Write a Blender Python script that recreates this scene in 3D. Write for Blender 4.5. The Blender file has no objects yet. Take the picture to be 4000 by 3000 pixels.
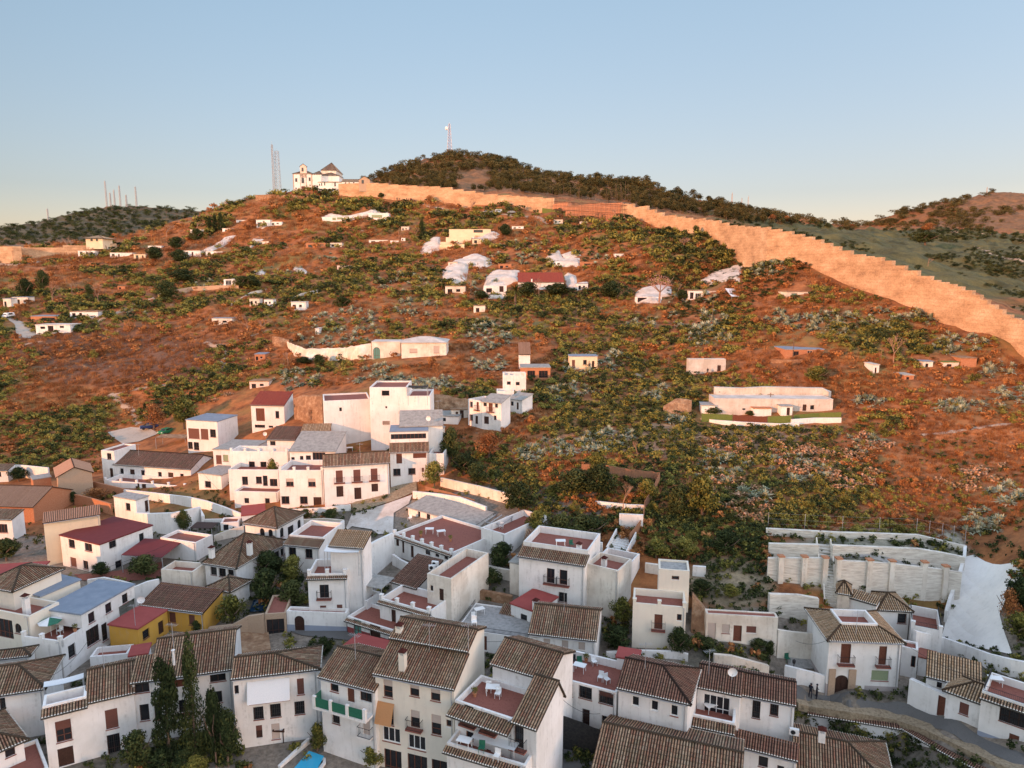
import bpy, bmesh, math, random
import numpy as np
from mathutils import Vector, Matrix
R = math.radians
random.seed(7); rng = np.random.default_rng(11)
scene = bpy.context.scene
COL = scene.collection
F = 2778.0; PITCH = R(9.0); SP, CP = math.sin(PITCH), math.cos(PITCH)

# ------------------------------------------------------------------ camera
cam_d = bpy.data.cameras.new('camera'); cam = bpy.data.objects.new('camera', cam_d); COL.objects.link(cam)
cam_d.sensor_width = 36; cam_d.lens = 36*F/4000; cam_d.clip_start = .5; cam_d.clip_end = 60000
cam.rotation_euler = (R(90)-PITCH, 0, 0); cam.location = (0, 0, 0)
scene.camera = cam

def ray(px, py):
    xc = (np.asarray(px, float)-2000)/F; yc = (np.asarray(py, float)-1500)/F
    return np.stack([xc, CP-yc*SP, -(SP+yc*CP)], -1)          # per unit of depth along the lens axis
def at_depth(px, py, d): return ray(px, py)*d
def at_z(px, py, z):
    r = ray(px, py); return r*(z/r[2])
def project(P):
    P = np.asarray(P, float)
    d = P[..., 1]*CP - P[..., 2]*SP
    return 2000+F*P[..., 0]/d, 1500+F*(-P[..., 2]*CP-P[..., 1]*SP)/d*1.0
def z_from_py(x, y, py):
    # height of the point above (x, y) that lies on image row py
    yc = (py-1500)/F
    # (-z*CP - y*SP) = yc*(y*CP - z*SP)
    return (-y*SP-yc*y*CP)/(CP-yc*SP)

# ------------------------------------------------------------------ terrain control
CTRL = []
def g(px, py, z):
    p = at_z(px, py, z); CTRL.append(p)
def d(px, py, dep): CTRL.append(at_depth(px, py, dep))
for px in (-1600, -800, 800, 2400, 4000, 4800, 5600): g(px, 3600, -45)
for px, py, z in [(-800,2900,-44),(500,2900,-44),(1500,2900,-44),(2500,2900,-43),(4000,2990,-41.8),(3900,2940,-42),(3700,2850,-42.5),(3506,2745,-43),(3664,2800,-42.7),(3822,2876,-42.3),(3790,2500,-41.2),(3600,2560,-42.7),(3506,2600,-43),(3400,2550,-43),(3400,2700,-43.1),(3300,2690,-43.1),(3450,2730,-43),(3520,2695,-43),(3600,2760,-42.8),(3350,2640,-43),(3450,2650,-43),(3550,2640,-42.9),(3150,2715,-43.4),(3080,2650,-43.3),(3650,2650,-42.7),(3250,2600,-43),(3200,2900,-47.5),(3400,2960,-47.5),(3500,3060,-47.5),(2900,2950,-46),(4700,2900,-41),
  (-400,2450,-43),(500,2450,-42.5),(1400,2450,-41.5),(2300,2450,-41),(3000,2500,-40.5),(3300,2740,-43),(3700,2400,-40.3),(4600,2450,-36),
  (-400,2200,-43),(300,2200,-42.5),(1100,2200,-40.5),(1900,2200,-38.5),(2700,2200,-37),(3400,2200,-35.5),(4000,2200,-33),(4700,2200,-31),
  (-400,2000,-44),(300,2000,-43),(900,2000,-40.5),(1400,2000,-38.5),(1900,2000,-36),(2300,2000,-34.5),(2800,2000,-34),(3400,2000,-34),(4000,2000,-32),(4700,2000,-30),
  (-600,1850,-45),(0,1850,-45),(500,1820,-43),(1200,1800,-35),(1700,1800,-34),(2200,1800,-31.5),(2800,1800,-32.5),(3400,1800,-32),(4000,1800,-31),(4700,1800,-29),
  (0,1700,-42),(600,1665,-39.8),(1000,1700,-36),(1500,1700,-32),(2200,1650,-29.5),(2800,1650,-30),(3400,1650,-29.4),(4000,1650,-28),(4700,1650,-26),
  (-700,1600,-38),(0,1600,-38),(800,1600,-35.5),(1500,1600,-28.5),(0,1500,-33),(800,1500,-31),(1500,1500,-26.5),(2200,1500,-26),(2800,1500,-26),(3400,1500,-24.2),(4000,1500,-23.5),(4600,1550,-22),
  (0,1400,-28),(800,1400,-27),(1500,1400,-23),(2200,1400,-22.5),(2800,1400,-22),(3400,1400,-20),
  (-700,1300,-21),(0,1300,-21.5),(800,1300,-21),(1500,1300,-19),(2200,1300,-18),(2800,1300,-17),
  (0,1200,-14),(800,1200,-14),(1500,1200,-13),(2200,1200,-12.5),(2800,1200,-11)]: g(px, py, z)
for px, py, dep in [(3400,1300,180),(3500,1180,196),(4000,1400,163),(4000,1310,168),(4600,1640,138),(3000,1030,235),(3250,1080,218),(3750,1290,178),(2800,945,285),(2620,905,315),(2450,870,335),(2450,920,310),
  (0,1100,340),(800,1100,325),(1500,1100,300),(2200,1100,280),(2800,1100,255),(2800,1020,270),(-700,1100,330),
  (0,990,392),(-700,990,392),(-300,985,394),(250,984,398),(430,968,402),(0,1030,372),(300,1030,372),(800,1000,370),(1500,1000,340),(2200,1000,310),
  (800,930,400),(1500,900,380),(2200,900,345),(1200,850,405),(1500,850,400),(2200,855,365),(1500,800,420),(1850,830,400),(2060,830,388),
  (1230,757,436),(1100,765,440),(1430,765,428),(1700,778,415),(1904,806,400),(2000,812,392),(2200,835,378),
  (1000,775,445),(900,815,440),(780,850,440),(640,905,430),(450,955,420),
  # back of the main hill
  (1230,790,520),(1000,830,560),(780,900,560),(600,950,540),(1430,770,520),(1350,820,800),(1100,870,800),
  (0,985,480),(-700,985,480),(300,975,500),
  # behind the wall
  (4000,1240,225),(4000,1160,300),(4000,1060,420),(4000,960,700),(3700,1080,300),(3500,1030,340),(3500,960,520),(3250,950,380),(3300,905,700),
  (3000,905,430),(3000,872,600),(2700,862,470),(2550,830,470),(2450,800,470),(3700,960,600),(3700,900,900),(3350,900,900),(4600,1250,260),(4600,1050,500),
  (4000,880,1100),(3700,870,1200),(3900,840,1250),
  # pine hill
  (2250,790,480),(1900,770,500),(1600,745,560),(1900,725,640),(1600,695,740),(1800,660,800),(2200,740,640),(2050,700,760),(2300,760,560),(2500,780,560),(2700,820,600),
  # left hill
  (0,960,620),(350,960,650),(700,935,700),(100,930,900),(300,900,930),(500,880,930),(750,880,950)]: d(px, py, dep)
def ridge(pts, dep, back=1.3, drop=90):
    for px, py in pts:
        d(px, py, dep); d(px, py+drop, dep*back); d(px, py+drop*2.2, dep*back*1.6)
ridge([(1400,735),(1480,697),(1560,662),(1640,632),(1760,608),(1850,606),(1950,630),(2050,660),(2150,680),(2250,712)], 900)
for px, py in [(2330,705),(2400,700),(2470,705),(2600,752),(2750,797),(2900,828)]: d(px, py, 700); d(px, py+60, 880)
ridge([(3000,840),(3150,862),(3300,886),(3360,890)], 1100)
ridge([(3450,872),(3600,820),(3750,783),(3830,765),(3900,752),(4000,762),(4200,775),(4600,820),(5200,840)], 1500)
ridge([(-1200,930),(-600,915),(0,898),(150,876),(300,836),(400,812),(500,806),(600,815),(800,830),(1000,860)], 1200)
CTRL = np.array(CTRL)
def feat(x, y): return np.stack([x/y, np.log(y)], -1)
cf = feat(CTRL[:, 0], CTRL[:, 1]); cq = CTRL[:, 2]/CTRL[:, 1]
def kern(a, b, c=.035):
    dd = ((a[:, None, :]-b[None, :, :])**2).sum(-1); return np.sqrt(dd+c*c)
Kc = kern(cf, cf); n = len(cf)
A_ = np.zeros((n+3, n+3)); A_[:n, :n] = Kc - 1e-3*np.eye(n); A_[:n, n] = 1; A_[:n, n+1:] = cf; A_[n, :n] = 1; A_[n+1:, :n] = cf.T
sol = np.linalg.solve(A_, np.concatenate([cq, np.zeros(3)])); sol2 = np.linalg.solve(A_, np.concatenate([CTRL[:, 2]/50., np.zeros(3)]))
NK, NY = 760, 560
KS = np.linspace(-1.35, 1.35, NK); LY = np.linspace(math.log(22), math.log(3200), NY)
def vnoise(x, y, seed=0):
    xi = np.floor(x).astype(np.int64); yi = np.floor(y).astype(np.int64); fx = x-xi; fy = y-yi
    fx = fx*fx*(3-2*fx); fy = fy*fy*(3-2*fy)
    def h(a, b):
        v = (a*374761393+b*668265263+seed*974711) & 0xffffffff
        v = ((v ^ (v >> 13))*1274126177) & 0xffffffff
        return ((v ^ (v >> 16)) & 0xffff)/65535.0
    return (h(xi, yi)*(1-fx)+h(xi+1, yi)*fx)*(1-fy)+(h(xi, yi+1)*(1-fx)+h(xi+1, yi+1)*fx)*fy
def fbm(x, y, sc, oct=4, seed=0):
    v = 0; a = .5; t = 0
    for o in range(oct):
        v = v+a*vnoise(x/sc+o*17.3, y/sc-o*9.1, seed+o); t += a; a *= .5; sc *= .5
    return v/t-.5
gk, gl = np.meshgrid(KS, LY, indexing='ij')
pts = np.stack([gk.ravel(), gl.ravel()], -1)
q = np.empty(len(pts))
for s in range(0, len(pts), 40000):
    b = pts[s:s+40000]; kb = kern(b, cf); qa = kb @ sol[:n]+sol[n]+b @ sol[n+1:]; qb = (kb @ sol2[:n]+sol2[n]+b @ sol2[n+1:])*50/np.exp(b[:, 1])
    wn = np.clip((b[:, 1]-math.log(112))/(math.log(165)-math.log(112)), 0, 1); q[s:s+40000] = qb*(1-wn)+qa*wn
q = q.reshape(NK, NY); GY = np.exp(gl); GX = gk*GY; GZ = q*GY
wild = np.clip((GY-112)/30, 0, 1)
beh = np.clip((gk-.22)/.12, 0, 1)*np.clip((GY-245)/60, 0, 1)*np.clip((1000-GY)/200, 0, 1); amp = np.minimum(GY*.010, 8)*(1+.8*beh)*(1-.5*np.clip((GY-360)/40, 0, 1)*np.clip((-.3-gk)/.1, 0, 1)*(GY < 450))
farw = np.clip((650-GY)/250, 0, 1); GZ = GZ+wild*amp*((.5-np.abs(fbm(GX, GY, 34, 3, 13))*2.8)*.75*farw+fbm(GX, GY, 26, 4, 3)*1.35+fbm(GX, GY*1.6, 7, 3, 8)*.5)*np.where(GY > 700, 1.2, 1)
# low terraces cut across the slope
ter = np.clip((GY-135)/30, 0, 1)*np.clip((360-GY)/60, 0, 1)
stp = 3.2; zz = GZ/stp; fr = zz-np.floor(zz); GZ = GZ+ter*.45*stp*((np.clip((fr-.35)/.3, 0, 1))-fr)*(.5+fbm(GX, GY, 40, 2, 5))
def T(x, y):
    x = np.asarray(x, float); y = np.asarray(y, float)
    a = np.clip((x/y-KS[0])/(KS[1]-KS[0]), 0, NK-1.001); b = np.clip((np.log(y)-LY[0])/(LY[1]-LY[0]), 0, NY-1.001)
    i = a.astype(int); j = b.astype(int); u = a-i; v = b-j
    return (GZ[i, j]*(1-u)+GZ[i+1, j]*u)*(1-v)+(GZ[i, j+1]*(1-u)+GZ[i+1, j+1]*u)*v
YS = np.exp(np.linspace(math.log(24), math.log(2600), 1400))
def hit(px, py, ymin=24):
    """first point of the terrain under pixel (px, py); None where the ray meets the sky"""
    r = ray(px, py); t = YS[YS >= ymin]/r[1]; P = r[None]*t[:, None]
    dz = P[:, 2]-T(P[:, 0], P[:, 1]); k = np.where(dz <= 0)[0]
    if len(k) == 0: return None
    k = k[0]
    if k == 0: return P[0]
    a, b = dz[k-1], dz[k]; w = a/(a-b); return P[k-1]*(1-w)+P[k]*w
def hits(px, py):
    out = []; px = np.asarray(px, float); py = np.asarray(py, float)
    for s in range(0, len(px), 2000):
        r = ray(px[s:s+2000], py[s:s+2000]); t = YS[None]/r[:, 1:2]; P = r[:, None]*t[..., None]
        dz = P[..., 2]-T(P[..., 0], P[..., 1]); neg = dz <= 0; k = neg.argmax(1); ok = neg.any(1) & (k > 0)
        idx = np.arange(len(k)); k = np.maximum(k, 1); a = dz[idx, k-1]; b = dz[idx, k]; w = (a/(a-b+1e-9))[:, None]
        Q = P[idx, k-1]*(1-w)+P[idx, k]*w; Q[~ok] = np.nan; out.append(Q)
    return np.concatenate(out)

# ------------------------------------------------------------------ materials
def mat(name, build=None, rough=.9, col=(.5,.5,.5)):
    m = bpy.data.materials.new(name); m.use_nodes = True; nt = m.node_tree
    b = nt.nodes['Principled BSDF']; b.inputs['Roughness'].default_value = rough
    b.inputs['Base Color'].default_value = (*col, 1)
    b.inputs['Specular IOR Level'].default_value = .3
    if build: build(nt, b)
    return m
def N(nt, typ, **kw):
    nd = nt.nodes.new(typ)
    for k, v in kw.items():
        if k.startswith('i_'):
            nd.inputs[k[2:].replace('_', ' ')].default_value = v
        else: setattr(nd, k, v)
    return nd
def ramp(nt, fac, stops, interp='LINEAR'):
    nd = nt.nodes.new('ShaderNodeValToRGB'); cr = nd.color_ramp; cr.interpolation = interp
    while len(cr.elements) < len(stops): cr.elements.new(.5)
    for e, (p, c) in zip(cr.elements, stops):
        e.position = p; e.color = (*c, 1) if len(c) == 3 else c
    nt.links.new(fac, nd.inputs[0]); return nd.outputs[0]
def mixc(nt, fac, a, b, mode='MIX'):
    nd = nt.nodes.new('ShaderNodeMix'); nd.data_type = 'RGBA'; nd.blend_type = mode
    for i, v in ((0, fac), (6, a), (7, b)):
        if isinstance(v, (int, float)): nd.inputs[i].default_value = v
        elif isinstance(v, tuple): nd.inputs[i].default_value = (*v, 1) if len(v) == 3 else v
        else: nt.links.new(v, nd.inputs[i])
    return nd.outputs[2]
def N_mr(nt, sock):
    m_ = N(nt, 'ShaderNodeMath', operation='MULTIPLY_ADD'); nt.links.new(sock, m_.inputs[0]); m_.inputs[1].default_value = .5; m_.inputs[2].default_value = .5; return m_.outputs[0]
def geo_pos(nt): return nt.nodes.new('ShaderNodeNewGeometry').outputs['Position']
def noise(nt, vec, scale, detail=4, rough=.55, sc=None):
    if sc is not None:
        mp = nt.nodes.new('ShaderNodeMapping'); mp.inputs['Scale'].default_value = sc; nt.links.new(vec, mp.inputs[0]); vec = mp.outputs[0]
    nd = N(nt, 'ShaderNodeTexNoise', i_Scale=scale, i_Detail=detail, i_Roughness=rough); nt.links.new(vec, nd.inputs['Vector'])
    return nd.outputs[0]
def bump(nt, b, h, strength=.4, dist=.1):
    nd = N(nt, 'ShaderNodeBump', i_Strength=strength, i_Distance=dist); nt.links.new(h, nd.inputs['Height']); nt.links.new(nd.outputs[0], b.inputs['Normal'])
def plaster(c1, c2, stain=(.30,.27,.24), amount=.5, bs=.25):
    def f(nt, b):
        p = geo_pos(nt)
        big = noise(nt, p, .35, 5, .6); fine = noise(nt, p, 3.0, 5, .65); drip = noise(nt, p, 1.1, 4, .6, (2.4, 2.4, .25))
        c = mixc(nt, ramp(nt, big, [(.35, (0,0,0)), (.65, (1,1,1))]), c1, c2)
        s = ramp(nt, drip, [(.50, (0,0,0)), (.74, (1,1,1))])
        s2 = N(nt, 'ShaderNodeMath', operation='MULTIPLY'); nt.links.new(s, s2.inputs[0]); nt.links.new(ramp(nt, fine, [(.4, (0,0,0)), (.7, (1,1,1))]), s2.inputs[1])
        s3 = N(nt, 'ShaderNodeMath', operation='MULTIPLY'); nt.links.new(s2.outputs[0], s3.inputs[0]); s3.inputs[1].default_value = amount
        c = mixc(nt, s3.outputs[0], c, stain)
        nt.links.new(c, b.inputs['Base Color']); bump(nt, b, fine, bs, .03)
    return f
def speck(cols, scale=2., detail=5, rough=.65, bs=.4, bd=.05, sc=None, lo=.3, hi=.7):
    def f(nt, b):
        p = geo_pos(nt); v = noise(nt, p, scale, detail, rough, sc)
        k = len(cols); c = ramp(nt, v, [(lo+(hi-lo)*i/(k-1), cc) for i, cc in enumerate(cols)])
        nt.links.new(c, b.inputs['Base Color']); bump(nt, b, v, bs, bd)
    return f
def tiles(cols, moss=(.10,.095,.05), tip=(.62,.60,.55), mossy=.5):
    """clay tiles: UV are metres along the eave and up the slope, one random tone per tile"""
    def f(nt, b):
        uv = N(nt, 'ShaderNodeUVMap'); sep = nt.nodes.new('ShaderNodeSeparateXYZ'); nt.links.new(uv.outputs[0], sep.inputs[0])
        def fl(sock, s):
            m1 = N(nt, 'ShaderNodeMath', operation='DIVIDE'); nt.links.new(sock, m1.inputs[0]); m1.inputs[1].default_value = s
            m2 = N(nt, 'ShaderNodeMath', operation='FLOOR'); nt.links.new(m1.outputs[0], m2.inputs[0]); return m2.outputs[0]
        cb = nt.nodes.new('ShaderNodeCombineXYZ'); wc = N(nt, 'ShaderNodeTexWhiteNoise', noise_dimensions='1D'); nt.links.new(fl(sep.outputs[0], .23), wc.inputs['W']); nt.links.new(fl(sep.outputs[0], .23), cb.inputs[0]); nt.links.new(fl(sep.outputs[1], .4), cb.inputs[1])
        wn = N(nt, 'ShaderNodeTexWhiteNoise', noise_dimensions='2D'); nt.links.new(cb.outputs[0], wn.inputs['Vector'])
        k = len(cols); c = mixc(nt, .45, ramp(nt, wc.outputs[0], [(i/k, cc) for i, cc in enumerate(cols)], 'CONSTANT'), ramp(nt, wn.outputs[0], [(i/k, cc) for i, cc in enumerate(cols)], 'CONSTANT'))
        p = geo_pos(nt); v = noise(nt, p, .9, 6, .7)
        c = mixc(nt, ramp(nt, v, [(.62-.25*mossy, (0,0,0)), (.85-.2*mossy, (.85,.85,.85))]), c, moss)
        v2 = noise(nt, p, 7, 3, .6); c = mixc(nt, ramp(nt, v2, [(.62, (0,0,0)), (.72, (.6,.6,.6))]), c, (.38,.35,.29))
        lt = N(nt, 'ShaderNodeMath', operation='LESS_THAN'); nt.links.new(sep.outputs[1], lt.inputs[0]); lt.inputs[1].default_value = .10
        c = mixc(nt, lt.outputs[0], c, tip)
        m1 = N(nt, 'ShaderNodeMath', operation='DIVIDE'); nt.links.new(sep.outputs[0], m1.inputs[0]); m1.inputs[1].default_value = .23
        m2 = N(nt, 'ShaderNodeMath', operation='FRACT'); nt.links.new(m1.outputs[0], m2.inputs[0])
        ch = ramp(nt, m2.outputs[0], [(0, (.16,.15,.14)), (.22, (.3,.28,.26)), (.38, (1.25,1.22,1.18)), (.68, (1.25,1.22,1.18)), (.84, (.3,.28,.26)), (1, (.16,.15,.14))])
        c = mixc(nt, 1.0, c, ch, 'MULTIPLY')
        nt.links.new(c, b.inputs['Base Color']); bump(nt, b, v2, .3, .02)
    return f
M = {}
M['white'] = mat('white_plaster', plaster((.78,.76,.74), (.66,.64,.61), amount=.75))
M['cream'] = mat('cream_plaster', plaster((.72,.66,.56), (.66,.60,.51), amount=.3))
M['worn'] = mat('worn_plaster', plaster((.74,.69,.61), (.55,.48,.40), stain=(.27,.20,.14), amount=.95, bs=.5))
M['yellow'] = mat('ochre_plaster', plaster((.60,.33,.06), (.52,.28,.05), amount=.4))
M['lemon'] = mat('pale_yellow_plaster', plaster((.74,.60,.42), (.66,.52,.36), amount=.4))
M['pink'] = mat('pinkish_plaster', plaster((.70,.56,.48), (.62,.50,.42), amount=.3))
M['bluewash'] = mat('blue_grey_plaster', plaster((.30,.34,.42), (.26,.29,.36)))
M['redwash'] = mat('red_plaster', plaster((.26,.05,.05), (.22,.045,.045)))
M['greybase'] = mat('grey_plaster', plaster((.42,.37,.36), (.38,.34,.33)))
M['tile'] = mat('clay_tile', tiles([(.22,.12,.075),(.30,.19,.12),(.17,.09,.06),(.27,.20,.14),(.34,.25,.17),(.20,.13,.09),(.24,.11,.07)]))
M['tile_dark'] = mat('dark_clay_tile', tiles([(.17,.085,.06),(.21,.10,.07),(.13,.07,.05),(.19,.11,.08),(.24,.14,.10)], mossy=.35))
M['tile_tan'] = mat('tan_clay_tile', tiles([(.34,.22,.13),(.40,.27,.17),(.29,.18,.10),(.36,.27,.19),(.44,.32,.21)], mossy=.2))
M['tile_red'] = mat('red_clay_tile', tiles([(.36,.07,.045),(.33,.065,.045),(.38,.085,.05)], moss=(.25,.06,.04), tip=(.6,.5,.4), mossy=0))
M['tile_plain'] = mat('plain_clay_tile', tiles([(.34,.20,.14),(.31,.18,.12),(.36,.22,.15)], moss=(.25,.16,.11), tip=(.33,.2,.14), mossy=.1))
M['asbestos'] = mat('grey_sheet', speck([(.20,.19,.18),(.30,.29,.27),(.36,.35,.32)], 1.5))
M['bluegrey'] = mat('blue_grey_sheet', speck([(.17,.21,.27),(.20,.24,.30),(.24,.28,.34)], .8))
M['maroon'] = mat('maroon_sheet', speck([(.12,.020,.022),(.145,.026,.028)], 1.2), rough=.75)
M['redsheet'] = mat('red_sheet', speck([(.27,.055,.05),(.32,.07,.06)], 1.2))
M['terracotta'] = mat('terracotta_floor', speck([(.20,.07,.05),(.26,.095,.07),(.18,.06,.045)], 3))
M['concrete'] = mat('concrete', speck([(.20,.20,.19),(.31,.30,.29),(.37,.36,.34)], 2.2))
M['brick'] = mat('orange_brick', speck([(.34,.13,.065),(.42,.18,.09),(.46,.25,.15)], 4, sc=(1,1,3)))
M['brickpale'] = mat('tan_brick', speck([(.36,.25,.17),(.43,.31,.22),(.30,.20,.13)], 4, sc=(1,1,3.5)))
M['glass'] = mat('window_glass', None, .12, (.018,.02,.024)); M['glass'].node_tree.nodes['Principled BSDF'].inputs['Specular IOR Level'].default_value = .6
M['wood'] = mat('brown_wood', speck([(.10,.035,.02),(.15,.055,.035)], 6), rough=.6)
M['darkwood'] = mat('dark_wood', speck([(.035,.016,.012),(.06,.028,.02)], 6), rough=.6)
M['blind'] = mat('brown_blind', speck([(.11,.045,.035),(.15,.06,.045)], 9, sc=(.2,.2,5)), rough=.6)
M['beigeblind'] = mat('beige_blind', speck([(.40,.33,.29),(.48,.40,.35)], 9, sc=(.2,.2,5)))
M['greenpaint'] = mat('green_paint', speck([(.02,.11,.07),(.03,.15,.09)], 5), rough=.5)
M['greenblind'] = mat('sage_blind', speck([(.22,.27,.16),(.27,.32,.20)], 9))
M['tealpaint'] = mat('teal_paint', None, .5, (.10,.24,.21))
M['whitepaint'] = mat('white_paint', None, .5, (.75,.75,.74))
M['iron'] = mat('black_iron', None, .5, (.02,.02,.022))
M['steel'] = mat('galvanised_steel', speck([(.30,.30,.31),(.42,.42,.43)], 3), rough=.5)
M['orangecloth'] = mat('orange_cloth', speck([(.40,.19,.08),(.50,.26,.12)], 8, sc=(6,6,.3)))
M['whitecloth'] = mat('white_cloth', speck([(.62,.64,.66),(.74,.75,.76)], 6, sc=(5,5,.4)))
M['greencloth'] = mat('green_mesh_cloth', speck([(.07,.10,.02),(.13,.16,.04),(.09,.13,.03)], 5))
M['browncloth'] = mat('brown_mesh_cloth', speck([(.10,.035,.02),(.15,.055,.035)], 5))
M['darkcloth'] = mat('dark_net', speck([(.02,.02,.022),(.05,.045,.04)], 5))
M['reed'] = mat('reed_screen', speck([(.20,.09,.05),(.33,.17,.10),(.14,.06,.035)], 5, sc=(4,4,.15)))
def earthwall(nt, b):
    p = geo_pos(nt); big = noise(nt, p, .16, 10, .72, (1, 1, 2)); wob = noise(nt, p, .5, 3, .6); fine = noise(nt, p, 2.5, 5, .7)
    c = ramp(nt, big, [(.30, (.24,.15,.10)), (.43, (.42,.26,.15)), (.55, (.52,.34,.21)), (.70, (.62,.44,.30))])
    sp = nt.nodes.new('ShaderNodeSeparateXYZ'); nt.links.new(p, sp.inputs[0]); m0 = N(nt, 'ShaderNodeMath', operation='MULTIPLY_ADD'); nt.links.new(wob, m0.inputs[0]); m0.inputs[1].default_value = .8; nt.links.new(sp.outputs[2], m0.inputs[2])
    m1 = N(nt, 'ShaderNodeMath', operation='DIVIDE'); nt.links.new(m0.outputs[0], m1.inputs[0]); m1.inputs[1].default_value = .95; m2 = N(nt, 'ShaderNodeMath', operation='FRACT'); nt.links.new(m1.outputs[0], m2.inputs[0])
    c = mixc(nt, 1.0, c, ramp(nt, m2.outputs[0], [(0, (.82,.81,.8)), (.08, (.86,.85,.84)), (.18, (1,1,1))]), 'MULTIPLY')
    c = mixc(nt, 1.0, c, ramp(nt, fine, [(.3, (.7,.7,.7)), (.6, (1.1,1.1,1.1))]), 'MULTIPLY')
    nt.links.new(c, b.inputs['Base Color']); bump(nt, b, fine, .8, .2)
M['citywall'] = mat('rammed_earth', earthwall) if True else mat('rammed_earth', speck([(.26,.16,.10),(.42,.25,.145),(.52,.33,.20),(.60,.41,.27)], .22, 12, .74, bs=.8, bd=.25, sc=(1,1,2.6)))
M['citybrick'] = mat('reddish_masonry', speck([(.36,.15,.08),(.46,.21,.12),(.50,.26,.16)], .9, 8, .7, bs=.6, bd=.15, sc=(1,1,2.5)))
M['stone'] = mat('rubble_stone', speck([(.16,.12,.08),(.30,.23,.15),(.38,.31,.22)], 3.2, 4, .7, bs=1, bd=.15))
M['asphalt'] = mat('cobbled_paving', speck([(.085,.08,.08),(.13,.125,.12),(.10,.095,.09)], 9, 4, .8, bs=.6))
M['dirt'] = mat('pale_dirt', speck([(.30,.26,.22),(.40,.36,.31),(.34,.29,.24)], .8, 7, .7))
M['lime'] = mat('limewashed_ground', plaster((.62,.58,.54), (.45,.40,.35), stain=(.24,.17,.11), amount=.9, bs=.8))
M['pathm'] = mat('trodden_path', speck([(.33,.24,.17),(.42,.32,.24)], 1.5))
M['whitestone'] = mat('whitewashed_slope', plaster((.80,.76,.71), (.72,.69,.65), amount=.35, bs=.3))
M['rock'] = mat('earth_cliff', speck([(.16,.08,.045),(.28,.16,.09),(.44,.30,.19)], .9, 7, .7, bs=1, bd=.3))
M['block'] = mat('block_masonry', speck([(.34,.29,.24),(.55,.49,.42),(.70,.65,.57),(.74,.69,.61)], 1.1, 7, .72, bs=.5, bd=.08, sc=(.6,.6,4.5), lo=.28, hi=.72))
M['pool'] = mat('pool_water', None, .08, (.05,.38,.62))
M['darkpool'] = mat('dark_pool_water', None, .08, (.01,.03,.06))
M['carwhite'] = mat('white_car_paint', None, .3, (.7,.7,.7)); M['carblue'] = mat('blue_car_paint', None, .3, (.03,.05,.14)); M['cargreen'] = mat('green_car_paint', None, .3, (.03,.2,.09)); M['cargrey'] = mat('grey_car_paint', None, .3, (.25,.26,.27))
M['rubber'] = mat('black_rubber', None, .8, (.02,.02,.02))
M['skin'] = mat('skin', None, .6, (.42,.24,.17)); M['cloth_dark'] = mat('dark_clothing', None, .9, (.02,.02,.03)); M['cloth_red'] = mat('red_clothing', None, .9, (.35,.03,.03))
M['bark'] = mat('bark', speck([(.10,.065,.045),(.18,.12,.09)], 8))
M['paletwig'] = mat('pale_twigs', speck([(.26,.15,.10),(.36,.22,.15)], 8))
M['flower'] = mat('pink_blossom', None, .9, (.55,.28,.26))
def leafy(c1, c2, c3):
    def f(nt, b):
        p = geo_pos(nt); v = noise(nt, p, 1.3, 3, .6)
        at = N(nt, 'ShaderNodeAttribute', attribute_name='tone')
        oi = nt.nodes.new('ShaderNodeObjectInfo')
        ad = N(nt, 'ShaderNodeMath', operation='ADD'); nt.links.new(v, ad.inputs[0]); nt.links.new(at.outputs['Fac'], ad.inputs[1])
        a2 = N(nt, 'ShaderNodeMath', operation='MULTIPLY_ADD'); nt.links.new(oi.outputs['Random'], a2.inputs[0]); a2.inputs[1].default_value = .4; nt.links.new(ad.outputs[0], a2.inputs[2])
        c = ramp(nt, a2.outputs[0], [(.35, c1), (.75, c2), (1., c3)])
        nt.links.new(c, b.inputs['Base Color'])
        b.inputs['Specular IOR Level'].default_value = .15
    return f
M['leaf_dark'] = mat('dark_foliage', leafy((.014,.022,.008), (.034,.048,.016), (.08,.088,.028)))
M['leaf_olive'] = mat('olive_foliage', leafy((.04,.045,.012), (.115,.115,.026), (.24,.21,.05)))
M['leaf_rust'] = mat('rusty_foliage', leafy((.12,.045,.018), (.29,.115,.042), (.48,.22,.08)))
M['leaf_pine'] = mat('pine_foliage', leafy((.035,.032,.012), (.065,.058,.02), (.11,.085,.03)))
M['agave'] = mat('agave_leaf', leafy((.07,.10,.075), (.19,.235,.17), (.38,.38,.26)))
M['cactus'] = mat('prickly_pear_pad', leafy((.13,.10,.04), (.33,.20,.11), (.50,.31,.21)))
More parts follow.
